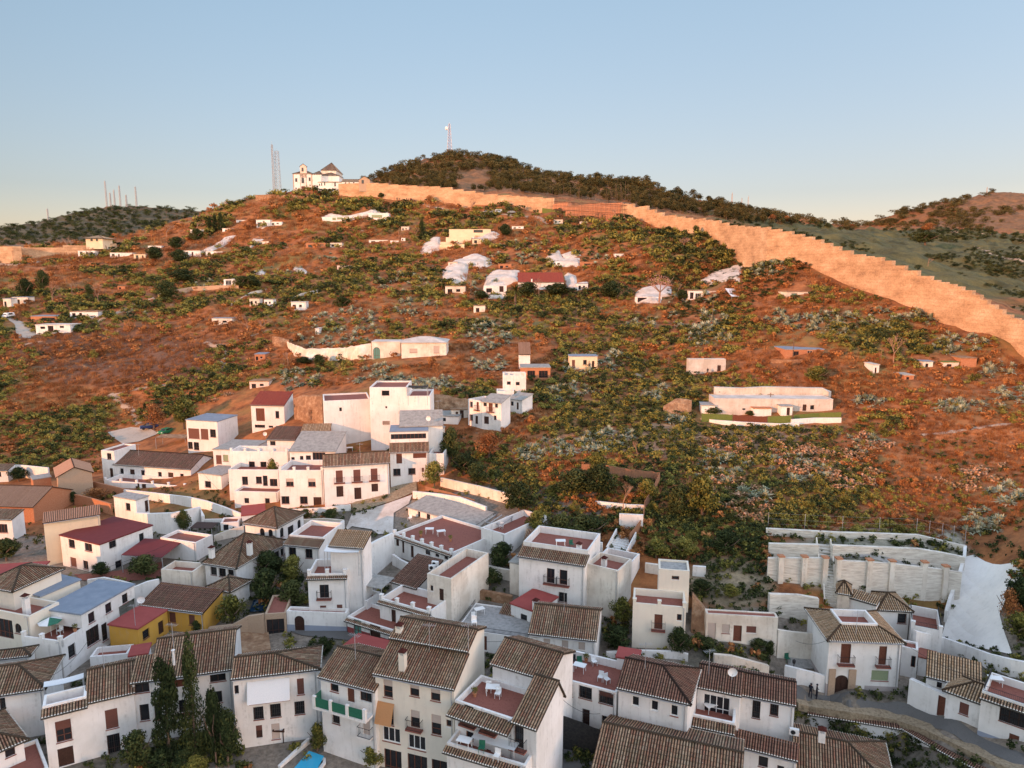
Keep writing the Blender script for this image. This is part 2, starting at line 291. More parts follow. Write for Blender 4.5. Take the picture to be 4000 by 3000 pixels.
def ground_mat(nt, b):
    p = geo_pos(nt)
    at = N(nt, 'ShaderNodeAttribute', attribute_name='zone')
    big = noise(nt, p, .045, 6, .62); mid = noise(nt, p, .30, 7, .68); fine = noise(nt, p, 2.2, 5, .7)
    c = mixc(nt, ramp(nt, mid, [(.33, (0,0,0)), (.62, (1,1,1))]), (.11,.040,.016), (.36,.14,.05))
    c = mixc(nt, ramp(nt, big, [(.50, (0,0,0)), (.66, (.8,.8,.8))]), c, (.17,.14,.045))
    c = mixc(nt, ramp(nt, fine, [(.60, (0,0,0)), (.74, (.55,.55,.55))]), c, (.40,.27,.17))
    c = mixc(nt, at.outputs['Alpha'], c, mixc(nt, ramp(nt, mid, [(.3, (.45,.45,.45)), (.7, (1.2,1.2,1.2))]), (0,0,0), at.outputs['Color'], 'MIX'))
    c2 = mixc(nt, 1.0, mixc(nt, 1.0, at.outputs['Color'], ramp(nt, fine, [(.3, (.5,.5,.5)), (.7, (1.35,1.35,1.35))]), 'MULTIPLY'), ramp(nt, noise(nt, p, .09, 8, .7), [(.36, (.5,.55,.5)), (.5, (1,1,1)), (.66, (1.5,1.4,1.3))]), 'MULTIPLY')
    c = mixc(nt, at.outputs['Alpha'], c, c2)
    nt.links.new(c, b.inputs['Base Color']); bump(nt, b, mid, .6, .5)
M['ground'] = mat('dry_hillside', ground_mat, 1.0)

# ------------------------------------------------------------------ mesh helpers
class MB:
    def __init__(s): s.v = []; s.f = []; s.uv = []
    def poly(s, pts, uv=None):
        i = len(s.v); s.v += [tuple(map(float, p)) for p in pts]; s.f.append(tuple(range(i, i+len(pts))))
        s.uv += list(uv) if uv else [(0, 1)]*len(pts)
    def box(s, x0, x1, y0, y1, z0, z1):
        c = [(x0,y0,z0),(x1,y0,z0),(x1,y1,z0),(x0,y1,z0),(x0,y0,z1),(x1,y0,z1),(x1,y1,z1),(x0,y1,z1)]
        for q4 in ((0,3,2,1),(4,5,6,7),(0,1,5,4),(1,2,6,5),(2,3,7,6),(3,0,4,7)): s.poly([c[k] for k in q4])
    def prism(s, base, z0, z1):
        """base: ccw list of (x,y)"""
        s.poly([(x, y, z1) for x, y in base]); s.poly([(x, y, z0) for x, y in base][::-1])
        for i in range(len(base)):
            a, b = base[i], base[(i+1) % len(base)]; s.poly([(*a, z0), (*b, z0), (*b, z1), (*a, z1)])
    def bar(s, a, b, r, n=4, r2=None):
        a = Vector(a); b = Vector(b); r2 = r if r2 is None else r2
        dz = (b-a)
        if dz.length < 1e-5: return
        dz.normalize(); u = dz.orthogonal().normalized(); w = dz.cross(u)
        A = [a+(u*math.cos(2*math.pi*k/n)+w*math.sin(2*math.pi*k/n))*r for k in range(n)]
        B = [b+(u*math.cos(2*math.pi*k/n)+w*math.sin(2*math.pi*k/n))*r2 for k in range(n)]
        for k in range(n): s.poly([A[k], A[(k+1) % n], B[(k+1) % n], B[k]])
        s.poly(A[::-1]); s.poly(B)
    def lathe(s, c, prof, n=10):
        """prof: list of (r,z) upward"""
        rings = [[(c[0]+r*math.cos(2*math.pi*k/n), c[1]+r*math.sin(2*math.pi*k/n), c[2]+z) for k in range(n)] for r, z in prof]
        for a, b in zip(rings, rings[1:]):
            for k in range(n): s.poly([a[k], a[(k+1) % n], b[(k+1) % n], b[k]])
        s.poly(rings[0][::-1]); s.poly(rings[-1])
    def obj(s, name, m, parent=None, smooth=False, loc=None, rz=0):
        me = bpy.data.meshes.new(name); me.from_pydata(s.v, [], s.f)
        ul = me.uv_layers.new(name='UVMap'); ul.data.foreach_set('uv', np.array(s.uv, dtype=np.float32).ravel())
        me.materials.append(m if not isinstance(m, str) else M[m])
        if smooth: me.polygons.foreach_set('use_smooth', [True]*len(me.polygons))
        o = bpy.data.objects.new(name, me); COL.objects.link(o)
        if parent: o.parent = parent
        if loc is not None: o.location = loc; o.rotation_euler.z = rz
        return o
def np_mesh(name, V, Q, m, tone=None, tri=False):
    k = 3 if tri else 4
    me = bpy.data.meshes.new(name); me.vertices.add(len(V)); me.vertices.foreach_set('co', V.astype(np.float32).ravel())
    me.loops.add(len(Q)*k); me.loops.foreach_set('vertex_index', Q.astype(np.int32).ravel())
    me.polygons.add(len(Q)); me.polygons.foreach_set('loop_start', np.arange(0, len(Q)*k, k, dtype=np.int32))
    if tone is not None:
        a = me.attributes.new('tone', 'FLOAT', 'POINT'); a.data.foreach_set('value', tone.astype(np.float32))
    me.materials.append(M[m] if isinstance(m, str) else m); me.update(calc_edges=True)
    return me
def link(name, me, parent=None, loc=(0,0,0), rz=0, sc=1):
    o = bpy.data.objects.new(name, me); COL.objects.link(o); o.location = loc; o.rotation_euler.z = rz
    o.scale = (sc, sc, sc) if not isinstance(sc, tuple) else sc
    if parent: o.parent = parent
    return o
def tag(o, label=None, cat=None, group=None, kind=None):
    if label: o['label'] = label
    if cat: o['category'] = cat
    if group: o['group'] = group
    if kind: o['kind'] = kind
    return o
def empty(name, loc=(0,0,0), rz=0):
    o = bpy.data.objects.new(name, None); COL.objects.link(o); o.location = loc; o.rotation_euler.z = rz; o.empty_display_size = .3
    return o
def children(o, cache={}):
    return list(o.children)
def copy_tree(o, parent=None, loc=None, rz=None, sc=None):
    c = o.copy(); COL.objects.link(c); c.parent = parent
    if loc is not None: c.location = loc
    if rz is not None: c.rotation_euler.z = rz
    if sc is not None: c.scale = (sc, sc, sc) if not isinstance(sc, tuple) else sc
    for ch in list(o.children): copy_tree(ch, c)
    return c

# ------------------------------------------------------------------ terrain mesh
V = np.stack([GX.ravel(), GY.ravel(), GZ.ravel()], -1)
ii, jj = np.meshgrid(np.arange(NK-1), np.arange(NY-1), indexing='ij'); a0 = (ii*NY+jj).ravel()
Q = np.stack([a0, a0+NY, a0+NY+1, a0+1], -1)
me = np_mesh('hillside', V, Q, 'ground')
PXv, PYv = project(V)
zc = np.zeros((len(V), 4))
def zone(cx, cy, rx, ry, col, a=1., soft=.35, nz=.35, ymin=0, ymax=1e9):
    rr = np.hypot((PXv-cx)/rx, (PYv-cy)/ry)+nz*fbm(V[:, 0], V[:, 1], 14, 3, int(cx))*2
    w = np.clip((1-rr)/soft, 0, 1)*a*((V[:, 1] > ymin) & (V[:, 1] < ymax))
    o = zc[:, 3]; na = o+w*(1-o)
    zc[:, :3] = np.where(na[:, None] > 0, (zc[:, :3]*(o*(1-w))[:, None]+np.array(col)*w[:, None])/np.maximum(na, 1e-6)[:, None], 0)
    zc[:, 3] = na
zone(1900, 760, 900, 160, (.20,.105,.05), .9, ymin=470)                       # pine hill soil
zone(3600, 1000, 1100, 260, (.095,.088,.034), 1, ymin=240, ymax=900)            # grassy valley side
zone(4000, 830, 500, 110, (.22,.11,.05), .9, ymin=1000)                      # right hill
zone(400, 880, 900, 90, (.085,.075,.045), .95, ymin=700)                       # far left hill
zone(200, 985, 420, 50, (.30,.19,.12), .8, ymin=560, ymax=900)
zone(3850, 1780, 420, 150, (.34,.135,.05), .9, ymin=90, ymax=200)                # dry field at right
zone(480, 1380, 480, 130, (.15,.075,.045), .8, ymin=120, ymax=400)                # terraced field
zone(2700, 1730, 520, 60, (.36,.21,.13), .8, ymax=200)
zone(3400, 2190, 420, 140, (.30,.28,.22), .95, nz=.05, ymax=108)
zone(3700, 2160, 90, 120, (.30,.28,.22), .9, nz=.05, ymax=108)
zone(2850, 2280, 190, 110, (.26,.21,.14), .85, ymax=108)
zone(2060, 1320, 0.1, 0.1, (.3,.2,.1), 0)
town = (V[:, 1] < 112) & ((PYv > 2380) | ((PXv < 2350) & (PYv > 1900))); zc[town, :3] = (.20,.17,.14); zc[town, 3] = .9
at = me.attributes.new('zone', 'FLOAT_COLOR', 'POINT'); at.data.foreach_set('color', zc.astype(np.float32).ravel())
me.polygons.foreach_set('use_smooth', np.ones(len(me.polygons), dtype=bool))
tag(link('hillside', me), kind='structure')
pb = MB(); pb.box(-12000, 12000, -9000, 14000, -141, -140); tag(pb.obj('ground', 'ground'), kind='structure')

# ------------------------------------------------------------------ light
SAZ, SEL = R(50), R(10)          # the sun stands behind the camera to its left
sdir = Vector((-math.sin(SAZ)*math.cos(SEL), -math.cos(SAZ)*math.cos(SEL), math.sin(SEL)))
sl = bpy.data.lights.new('sun', 'SUN'); sl.energy = 2.45; sl.angle = R(.6); sl.color = (1.0, .42, .17)
so = bpy.data.objects.new('sun', sl); COL.objects.link(so); so.rotation_euler = sdir.to_track_quat('Z', 'Y').to_euler(); so.location = (-50, -50, 60)
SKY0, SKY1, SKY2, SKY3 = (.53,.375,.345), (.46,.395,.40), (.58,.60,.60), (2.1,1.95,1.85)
w = bpy.data.worlds.new('World'); scene.world = w; w.use_nodes = True; nt = w.node_tree
sky = nt.nodes.new('ShaderNodeTexSky'); sky.sky_type = 'NISHITA'; sky.sun_disc = False; sky.sun_elevation = SEL
sky.sun_rotation = -math.atan2(sdir.x, sdir.y)
sky.altitude = 700; sky.air_density = 1.0; sky.dust_density = 1.0; sky.ozone_density = 1.5
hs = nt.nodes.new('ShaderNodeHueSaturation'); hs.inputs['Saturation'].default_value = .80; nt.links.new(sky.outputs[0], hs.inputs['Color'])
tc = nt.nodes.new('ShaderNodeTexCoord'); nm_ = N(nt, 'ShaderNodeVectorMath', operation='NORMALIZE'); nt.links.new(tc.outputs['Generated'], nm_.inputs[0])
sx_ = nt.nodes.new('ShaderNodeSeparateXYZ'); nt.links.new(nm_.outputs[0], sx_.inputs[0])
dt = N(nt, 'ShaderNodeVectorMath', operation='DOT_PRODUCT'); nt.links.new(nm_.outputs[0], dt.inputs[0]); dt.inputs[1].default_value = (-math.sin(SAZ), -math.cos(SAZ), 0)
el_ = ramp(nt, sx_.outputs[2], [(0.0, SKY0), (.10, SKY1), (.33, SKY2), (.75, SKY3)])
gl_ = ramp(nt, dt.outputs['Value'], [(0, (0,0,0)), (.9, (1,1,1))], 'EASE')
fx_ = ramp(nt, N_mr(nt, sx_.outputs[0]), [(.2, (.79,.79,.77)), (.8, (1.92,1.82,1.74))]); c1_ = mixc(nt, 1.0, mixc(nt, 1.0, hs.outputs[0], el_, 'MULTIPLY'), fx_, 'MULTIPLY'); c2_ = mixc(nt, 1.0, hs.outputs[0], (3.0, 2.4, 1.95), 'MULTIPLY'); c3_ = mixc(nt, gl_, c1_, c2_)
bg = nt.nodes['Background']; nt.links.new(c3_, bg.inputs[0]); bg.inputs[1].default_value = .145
scene.view_settings.view_transform = 'Standard'; scene.view_settings.look = 'None'; scene.view_settings.exposure = 1.12; scene.view_settings.gamma = 1
scene.cycles.max_bounces = 6
# unseen hill behind the camera, its profile shaped to lay shade over the lower town
LP = [(-900,-60),(-400,-40),(-160,-12),(-130,-2),(-115,5),(-107,8),(-98,13),(-85,17),(-70,22),(-46,27),(-24,31),(0,36),(60,44),(160,52),(400,60),(900,40)]
lx = np.arange(-900, 901, 12.0); lz = np.interp(lx, [p[0] for p in LP], [p[1] for p in LP])
ss = np.array([-60, -90, -120, -160, -200, -225, -250, -285, -330, -400, -520.]); shp = np.array([0, .03, .12, .35, .68, .9, 1, .93, .75, .45, 0])
ex, ey = math.sin(SAZ), math.cos(SAZ)   # direction the light travels; lateral axis (ey,-ex)
VV = []; 
for i, l in enumerate(lx):
    for s_, h_ in zip(ss, shp):
        bz = -52.; VV.append((ex*s_+ey*l, ey*s_-ex*l, bz+(lz[i]-bz)*h_))
ns = len(ss); QQ = [(i*ns+j, i*ns+j+1, (i+1)*ns+j+1, (i+1)*ns+j) for i in range(len(lx)-1) for j in range(ns-1)]
hm = np_mesh('hill', np.array(VV), np.array(QQ), 'ground'); hm.polygons.foreach_set('use_smooth', np.ones(len(hm.polygons), dtype=bool))
tag(link('hill', hm), kind='structure')
# ------------------------------------------------------------------ buildings
S = 1000/2212.0
class Pt(tuple): pass
def crop(x0, y0): return lambda x, y: (x0+x*S, y0+y*S)
OFF = dict(a=(0,1500), b=(1000,1500), c=(2000,1500), d=(3000,1500), e=(0,2250), f=(1000,2250), g=(2000,2250), h=(3000,2250), u=(1000,450), v=(2000,600), o=(0,0), q=(1600,900), r=(800,1000), s=(2400,1000), l=(0,600), t=(3000,650))
SC = dict(o=1, q=800/2212, s=800/1896, l=1000/1843, t=1000/1952)
def cc(c, x, y):
    x0, y0 = OFF[c]; s = SC.get(c, S)
    return x0+x*s, y0+y*s
def corner(px, pe, pb=None, dep=None, z=None):
    r = ray(px, pe)
    if z is not None: return r*(z/r[2])
    if dep is not None: return r*dep
    t = np.linspace(34, 640, 5000); P = r[None]*t[:, None]
    zb = z_from_py(P[:, 0], P[:, 1], pb); df = T(P[:, 0], P[:, 1])-zb; k = np.where(df >= 0)[0]
    Q = P[k[0]] if len(k) else r*120
    if Q[2]-T(Q[0], Q[1]) > 22:
        hp = hit(px, pb); Q = r*((hp[1]*CP-hp[2]*SP) if hp is not None else 300)
    return Q
def convex_span(poly, u):
    vs = []
    for i in range(len(poly)):
        (u0, v0), (u1, v1) = poly[i], poly[(i+1) % len(poly)]
        if (u0-u)*(u1-u) <= 0 and abs(u1-u0) > 1e-9: vs.append(v0+(v1-v0)*(u-u0)/(u1-u0))
        elif abs(u0-u) < 1e-6: vs.append(v0)
    return (min(vs), max(vs)) if vs else None
def slope(mb, pts, kind='tile', fine=True, jit=None):
    """tiled roof face: pts start with the two eave corners (left, right), then the upper ones"""
    P = [Vector(p) for p in pts]; ax = (P[1]-P[0]).normalized()
    top = sum(P[2:], Vector())/len(P[2:]); up = top-P[0]; up = (up-ax*up.dot(ax)).normalized(); nr = ax.cross(up)
    poly = [((p-P[0]).dot(ax), (p-P[0]).dot(up)) for p in P]
    W3 = lambda u, v, h: P[0]+ax*u+up*v+nr*h
    us0, us1 = min(p[0] for p in poly), max(p[0] for p in poly)
    if kind == 'slab':
        mb.poly([W3(u, v, .05) for u, v in poly], [(u, v+1) for u, v in poly])
    else:
        per, ht = (.23, .075) if kind == 'tile' else (.25, .03)
        nc = max(2, int(round((us1-us0)/per))); per = (us1-us0)/nc; nsub = 4 if fine else 2
        prof = ([0, .7, 1, .7] if nsub == 4 else [0, 1])
        us = [us0+per*(i/nsub) for i in range(nc*nsub+1)]
        hs = [ht*prof[i % nsub] for i in range(len(us))]
        sp = []
        for k, u in enumerate(us):
            uu = min(max(u, us0+1e-4), us1-1e-4); s = convex_span(poly, uu); sp.append(s or (0, 0))
        vmax = max(s[1] for s in sp); row = .40 if (fine and kind == 'tile') else 1e9
        nrow = max(1, int(math.ceil(vmax/row))) if row < 1e8 else 1
        for i in range(len(us)-1):
            for k in range(nrow):
                a0, a1 = max(sp[i][0], k*row), min(sp[i][1], (k+1)*row) if nrow > 1 else sp[i][1]
                b0, b1 = max(sp[i+1][0], k*row), min(sp[i+1][1], (k+1)*row) if nrow > 1 else sp[i+1][1]
                if nrow == 1: a0, b0 = sp[i][0], sp[i+1][0]
                if a1 <= a0 and b1 <= b0: continue
                a1 = max(a1, a0); b1 = max(b1, b0)
                e = random.uniform(.015, .055) if nrow > 1 else 0; uc = (us[i]+us[i+1])/2 - us0; ua = us[i]-us0
                ub = ua+per/nsub*.98
                mb.poly([W3(us[i], a0, hs[i]+e), W3(us[i+1], b0, hs[i+1]+e), W3(us[i+1], b1, hs[i+1]), W3(us[i], a1, hs[i])],
                        [(ua/per*.23+.001, a0), (ub/per*.23, b0), (ub/per*.23, b1), (ua/per*.23+.001, a1)])
                if k == 0 and kind == 'tile':   # open eave end of the tile row
                    mb.poly([W3(us[i], a0, -.08), W3(us[i+1], b0, -.08), W3(us[i+1], b0, hs[i+1]+e), W3(us[i], a0, hs[i]+e)], [(0, 0)]*4)
    n = len(poly)
    mb.poly([W3(u, v, -.12) for u, v in poly][::-1])
    for i in range(n):
        a, b = poly[i], poly[(i+1) % n]
        mb.poly([W3(*a, -.12), W3(*b, -.12), W3(*b, .02), W3(*a, .02)], [(0, 0 if (i == 0 and kind == 'tile') else 1)]*4)
def ridgecap(mb, a, b, r=.12): mb.bar(a, b, r, 6)

def facade(mb, o, u, L, z0, z1, holes, dep=.2):
    inn = (-u[1], u[0])
    ss = sorted({0, L, *[h[0] for h in holes], *[h[1] for h in holes]}); zs = sorted({z0, z1, *[h[2] for h in holes], *[h[3] for h in holes]})
    Wp = lambda s, z, q=0: (o[0]+u[0]*s+inn[0]*q, o[1]+u[1]*s+inn[1]*q, z)
    for s0, s1 in zip(ss, ss[1:]):
        for za, zb in zip(zs, zs[1:]):
            m_, n_ = (s0+s1)/2, (za+zb)/2
            if any(h[0] < m_ < h[1] and h[2] < n_ < h[3] for h in holes): continue
            mb.poly([Wp(s0, za), Wp(s1, za), Wp(s1, zb), Wp(s0, zb)])
    for h in holes:
        s0, s1, za, zb = h[:4]
        for p, q_ in (((s0, za), (s1, za)), ((s1, za), (s1, zb)), ((s1, zb), (s0, zb)), ((s0, zb), (s0, za))):
            mb.poly([Wp(*p), Wp(*q_), Wp(*q_, dep), Wp(*p, dep)])
        if len(h) > 4 and h[4]:   # arch head: fill the upper corners
            r = (s1-s0)/2; c = (s0+s1)/2; K = 8
            for sg in (-1, 1):
                arc = [(c+sg*r*math.cos(math.pi/2*k/K), zb-r+r*math.sin(math.pi/2*k/K)) for k in range(K+1)]
                for (x0, y0), (x1, y1) in zip(arc, arc[1:]):
                    mb.poly([Wp(x0, y0), Wp(x1, y1), Wp(x1, zb), Wp(x0, zb)]); mb.poly([Wp(x0, y0), Wp(x1, y1), Wp(x1, y1, dep), Wp(x0, y0, dep)])
FR = {'w': 'wood', 'W': 'whitepaint', 'k': 'iron', 'g': 'darkwood'}
def rail(mb, x0, x1, y0, y1, z, h=.95, step=.14):
    for (a, b) in (((x0, y1), (x0, y0)), ((x0, y0), (x1, y0)), ((x1, y0), (x1, y1))):
        L = math.hypot(b[0]-a[0], b[1]-a[1]); k = max(1, int(L/step))
        for zz in (z+.06, z+h): mb.bar((*a, zz), (*b, zz), .022, 4)
        for i in range(k+1):
            t = i/k; p = (a[0]+(b[0]-a[0])*t, a[1]+(b[1]-a[1])*t); mb.bar((*p, z+.06), (*p, z+h), .012, 3)
def window(root, kind, loc, rz, w, h, arch=False):
    """kind letters: w brown frame, W white frame, k dark frame, b closed brown shutter, h brown half-lowered blind, s beige blind,
    d door, B balcony door with railing, g iron grille, v vent slot, G sage blind, t teal door, o awning, x plain dark opening"""
    base = kind[0]; isdoor = base in 'dtDBZ'
    mb = MB(); fw = .07
    fm = 'whitepaint' if 'W' in kind else ('darkwood' if base in 'kgd' else 'wood')
    mb.box(0, fw, .08, .15, 0, h); mb.box(w-fw, w, .08, .15, 0, h); mb.box(fw, w-fw, .08, .15, h-fw, h); mb.box(fw, w-fw, .08, .15, 0, fw)
    nm = max(1, int(round(w/.65)))
    for i in range(1, nm): x = w*i/nm; mb.box(x-.035, x+.035, .085, .145, fw, h-fw)
    if h > 1.7: mb.box(fw, w-fw, .09, .14, h*.3-.03, h*.3+.03)
    o = mb.obj('door' if isdoor else 'window', fm, root, loc=loc, rz=rz)
    p = MB()
    if base in 'dDt': p.box(0, w, .12, .16, 0, h); p.obj('panel', {'d': 'darkwood', 'D': 'wood', 't': 'tealpaint'}[base], o)
    elif base in 'bsG': p.box(fw*.3, w-fw*.3, .06, .10, .02, h-.02); p.obj('shutter', {'b': 'blind', 's': 'beigeblind', 'G': 'greenblind'}[base], o)
    else: p.box(0, w, .125, .14, 0, h); p.obj('pane', 'glass', o)
    if 'h' in kind or 'H' in kind:
        p = MB(); p.box(.02, w-.02, .05, .08, h*.58, h-.01); p.obj('blind', 'blind' if 'h' in kind else 'beigeblind', o)
    if 'g' in kind:
        p = MB(); k = max(3, int(w/.16))
        for i in range(k+1): p.bar((w*i/k, -.05, -.05), (w*i/k, -.05, h+.05), .014, 3)
        for i in range(4): p.bar((0, -.05, h*i/3), (w, -.05, h*i/3), .014, 3)
        p.obj('grille', 'iron', o)
    if not isdoor and 'v' not in kind and 'x' not in kind:
        p = MB(); p.box(-.06, w+.06, -.07, .08, -.07, -.003); p.obj('sill', 'terracotta' if h > 1 else 'white', o)
    if 'B' in kind or 'Z' in kind:
        ex_ = .32; p = MB(); p.box(-ex_, w+ex_, -.55, -.004, -.12, 0); bo = p.obj('balcony', 'terracotta' if 'B' in kind else 'white', root, loc=loc, rz=rz)
        p = MB(); rail(p, -ex_+.03, w+ex_-.03, -.52, 0, 0); p.obj('railing', 'iron', bo)
    if 'o' in kind:
        p = MB(); n_ = 6
        for i in range(n_):
            t0, t1 = i/n_, (i+1)/n_; f_ = lambda t: (-.05-.75*t, h+.1-(h*.85)*t**1.15)
            (y0, z0), (y1, z1) = f_(t0), f_(t1); p.poly([(-.12, y0, z0), (w+.12, y0, z0), (w+.12, y1, z1), (-.12, y1, z1)]); p.poly([(-.12, y0+.03, z0), (w+.12, y0+.03, z0), (w+.12, y1+.03, z1), (-.12, y1+.03, z1)])
        p.obj('awning', 'orangecloth' if 'O' in kind else 'whitecloth', o)
    return o
BUILT = []
def level(A, A_p, B_p):
    """second eave corner at the height of the first; seen too flatly, it is set at the same distance instead"""
    r = ray(*B_p)
    if r[2] < -.17: return r*(A[2]/r[2])
    dep = A[1]*CP-A[2]*SP; x = (B_p[0]-2000)/F*dep
    return np.array([x, A[1]+.02*(x-A[0]), A[2]])
def volume(root, spec, fine=None):
    c = spec.get('c', 'o'); A_p = cc(c, *spec.get('A', (0, 0))[:2]); B_p = cc(spec.get('cb', c), *spec.get('B', (0, 0)))
    pb = cc(c, 0, spec['yb'])[1] if 'yb' in spec else None
    def onplane(p, k, side):
        I = INFO[k]; a, u_, n_ = I['A'][:2], I['u'], I['n']
        o_, nw = {'f': (a, n_), 'b': (a+n_*I['W'], n_), 'r': (a+u_*I['L'], u_), 'l': (a, u_)}[side]
        r_ = ray(*p); return r_*((o_ @ nw)/(r_[:2] @ nw))
    if 'rel' in spec:
        k_, x_, y_, L_, W_, dz_ = spec['rel']; I = INFO[k_]; L_ = I['L'] if L_ is None else L_; y_ = I['W']+.02 if y_ is None else y_
        a = I['A'][:2]+I['u']*x_+I['n']*y_; A = np.array([*a, I['ztop']+dz_]); B = np.array([*(a+I['u']*L_), A[2]]); spec['W'] = W_
    elif 'onB' in spec:
        B = onplane(B_p, *spec['onB']); A = at_z(*A_p, B[2])
    else:
        A = onplane(A_p, *spec['on']) if 'on' in spec else corner(*A_p, pb, spec.get('dep'), spec.get('z'))
        B = level(A, A_p, B_p)
    ze = A[2]
    u = (B-A)[:2]; L = float(np.linalg.norm(u)); u = u/L; n_ = np.array([-u[1], u[0]])
    if L > 60: print('LONG', spec.get('label'), L, W)
    ang = math.atan2(u[1], u[0]); mid = A[:2]+u*L/2
    rt = spec.get('roof', 'flat'); pitch = spec.get('pitch', {'flat': 0, 'deck': 0, 'rim': 0, 'shed': .25}.get(rt, .42)); sp_ = 0 if rt == 'gablex' else pitch
    if 'W' in spec: W = spec['W']
    else:
        ry = cc(c, 0, spec['ry'])[1]; best = 3.
        for w_ in np.linspace(.5, 30, 600):
            z = ze+sp_*w_; q_ = mid+n_*w_
            if project((q_[0], q_[1], z))[1] <= ry: best = w_; break
        else: best = 7
        if ray(*A_p)[2] > -.13 and 'rel' not in spec: best = min(best, 7 if rt not in ('hip', 'gable') else 5)
        W = best*(2 if rt in ('gable', 'hip', 'hipr', 'hipl', 'pyr') else 1)
        if 'f' in spec: W = best/spec['f']
    W = min(W, spec.get('Wmax', 40)); A_p = A_p
    dist = float(np.hypot(*mid)); fine = dist < 105 if fine is None else fine
    cs = [(0, 0), (L, 0), (L, W), (0, W)]
    wpt = lambda p: A[:2]+u*p[0]+n_*p[1]
    zg = min(T(*wpt(p)) for p in cs)-.8
    if 'above' in spec: zb = INFO[spec['above']]['ze']+.004
    elif 'h' in spec: zb = ze-spec['h']
    else: zb = min(zg, ze-2.2)
    BUILT.append([tuple(wpt(p)) for p in cs])
    origin = Vector((A[0], A[1], 0)); 
    if root is None:
        root = empty(spec.get('name', 'white_house'), (A[0], A[1], ze-0)); root.location.z = float(max(zb+.8, -60)); root['_z'] = root.location.z
    rl = root.location
    loc0 = (A[0]-rl.x, A[1]-rl.y, -rl.z)
    def place(p, z): q_ = wpt(p); return (q_[0]-rl.x, q_[1]-rl.y, z-rl.z)
    par = spec.get('par', .9 if rt == 'flat' else 0)
    # windows
    fac = [(0, 0, 1, 0, L, 0), (L, 0, 0, 1, W, 90), (L, W, -1, 0, L, 180), (0, W, 0, -1, W, 270)]
    holes = [[] for _ in fac]; todo = []
    rise = {'shed': pitch*W}.get(rt, 0)
    zt = [ze, ze, ze+rise if rt == 'shed' else ze, ze]
    for wn in spec.get('wins', []):
        kind = wn[0]; wc = c; co = wn[1:]
        if isinstance(co[0], str): wc = co[0]; co = co[1:]
        x0, y0, x1, y1 = co; p0 = cc(wc, x0, y0); p1 = cc(wc, x1, y1); cx, cy = (p0[0]+p1[0])/2, (p0[1]+p1[1])/2
        best = None
        for fi, (ox, oy, ux, uy, LL, rz_) in enumerate(fac):
            ow = wpt((ox, oy)); uw = u*ux+n_*uy; nw = np.array([uw[1], -uw[0]])   # outward
            def cut(px, py):
                r_ = ray(px, py); dn = r_[:2] @ nw
                if dn >= -1e-6: return None
                t = (ow @ nw)/dn; P = r_*t; return (P[:2]-ow) @ uw, P[2], t
            m_ = cut(cx, cy)
            if m_ is None or not (0 < m_[0] < LL) or not (zb < m_[1] < zt[fi]+.3): continue
            a_, b_, t_, q_ = cut(p0[0], cy), cut(p1[0], cy), cut(cx, p0[1]), cut(cx, p1[1])
            if None in (a_, b_, t_, q_): continue
            s0, s1 = max(.06, min(a_[0], b_[0])), min(LL-.06, max(a_[0], b_[0])); za, zb_ = max(q_[1], zb+.05), min(t_[1], zt[fi]-.08)
            if s1-s0 < .15 or zb_-za < .15: continue
            if best is None or m_[2] < best[0]: best = (m_[2], fi, s0, s1, za, zb_)
        if best is None:
            print('no wall for window', spec.get('label', '')[:40], wn); continue
        _, fi, s0, s1, za, zb_ = best
        if any(s0 < h[1] and s1 > h[0] and za < h[3] and zb_ > h[2] for h in holes[fi]): print('overlap', spec.get('label','')[:30], wn)
        arch = 'A' in kind; holes[fi].append((s0, s1, za, zb_, arch)); todo.append((kind, fi, s0, s1, za, zb_))
    mb = MB()
    for fi, (ox, oy, ux, uy, LL, rz_) in enumerate(fac):
        facade(mb, (ox, oy), (ux, uy), LL, zb, zt[fi] if rt != 'shed' or fi == 2 else ze, holes[fi])
    roofpolys = []; oh = spec.get('oh', .35); caps = []
    wm = spec.get('m', 'white'); rm = spec.get('rm', {'flat': 'terracotta', 'deck': 'concrete'}.get(rt, 'tile'))
    if rt == 'flat':
        th = .22; zi = ze-par; inner = [(th, th), (L-th, th), (L-th, W-th), (th, W-th)]
        for i in range(4):
            a, b = cs[i], cs[(i+1) % 4]; ai, bi = inner[i], inner[(i+1) % 4]
            mb.poly([(*a, ze), (*b, ze), (*bi, ze), (*ai, ze)]); mb.poly([(*ai, ze), (*bi, ze), (*bi, zi), (*ai, zi)])
        fl = MB(); fl.poly([(*p, zi) for p in inner]); fl.obj('terrace_floor', rm, root, loc=loc0, rz=ang)
    elif rt == 'rim':      # ring of tiled eaves around an inset terrace
        rw, rh = spec.get('rw', 1.7), .75; rb = MB(); q4 = [(-oh, -oh), (L+oh, -oh), (L+oh, W+oh), (-oh, W+oh)]; i4 = [(rw, rw), (L-rw, rw), (L-rw, W-rw), (rw, W-rw)]; e4 = [(rw+.2, rw+.2), (L-rw-.2, rw+.2), (L-rw-.2, W-rw-.2), (rw+.2, W-rw-.2)]
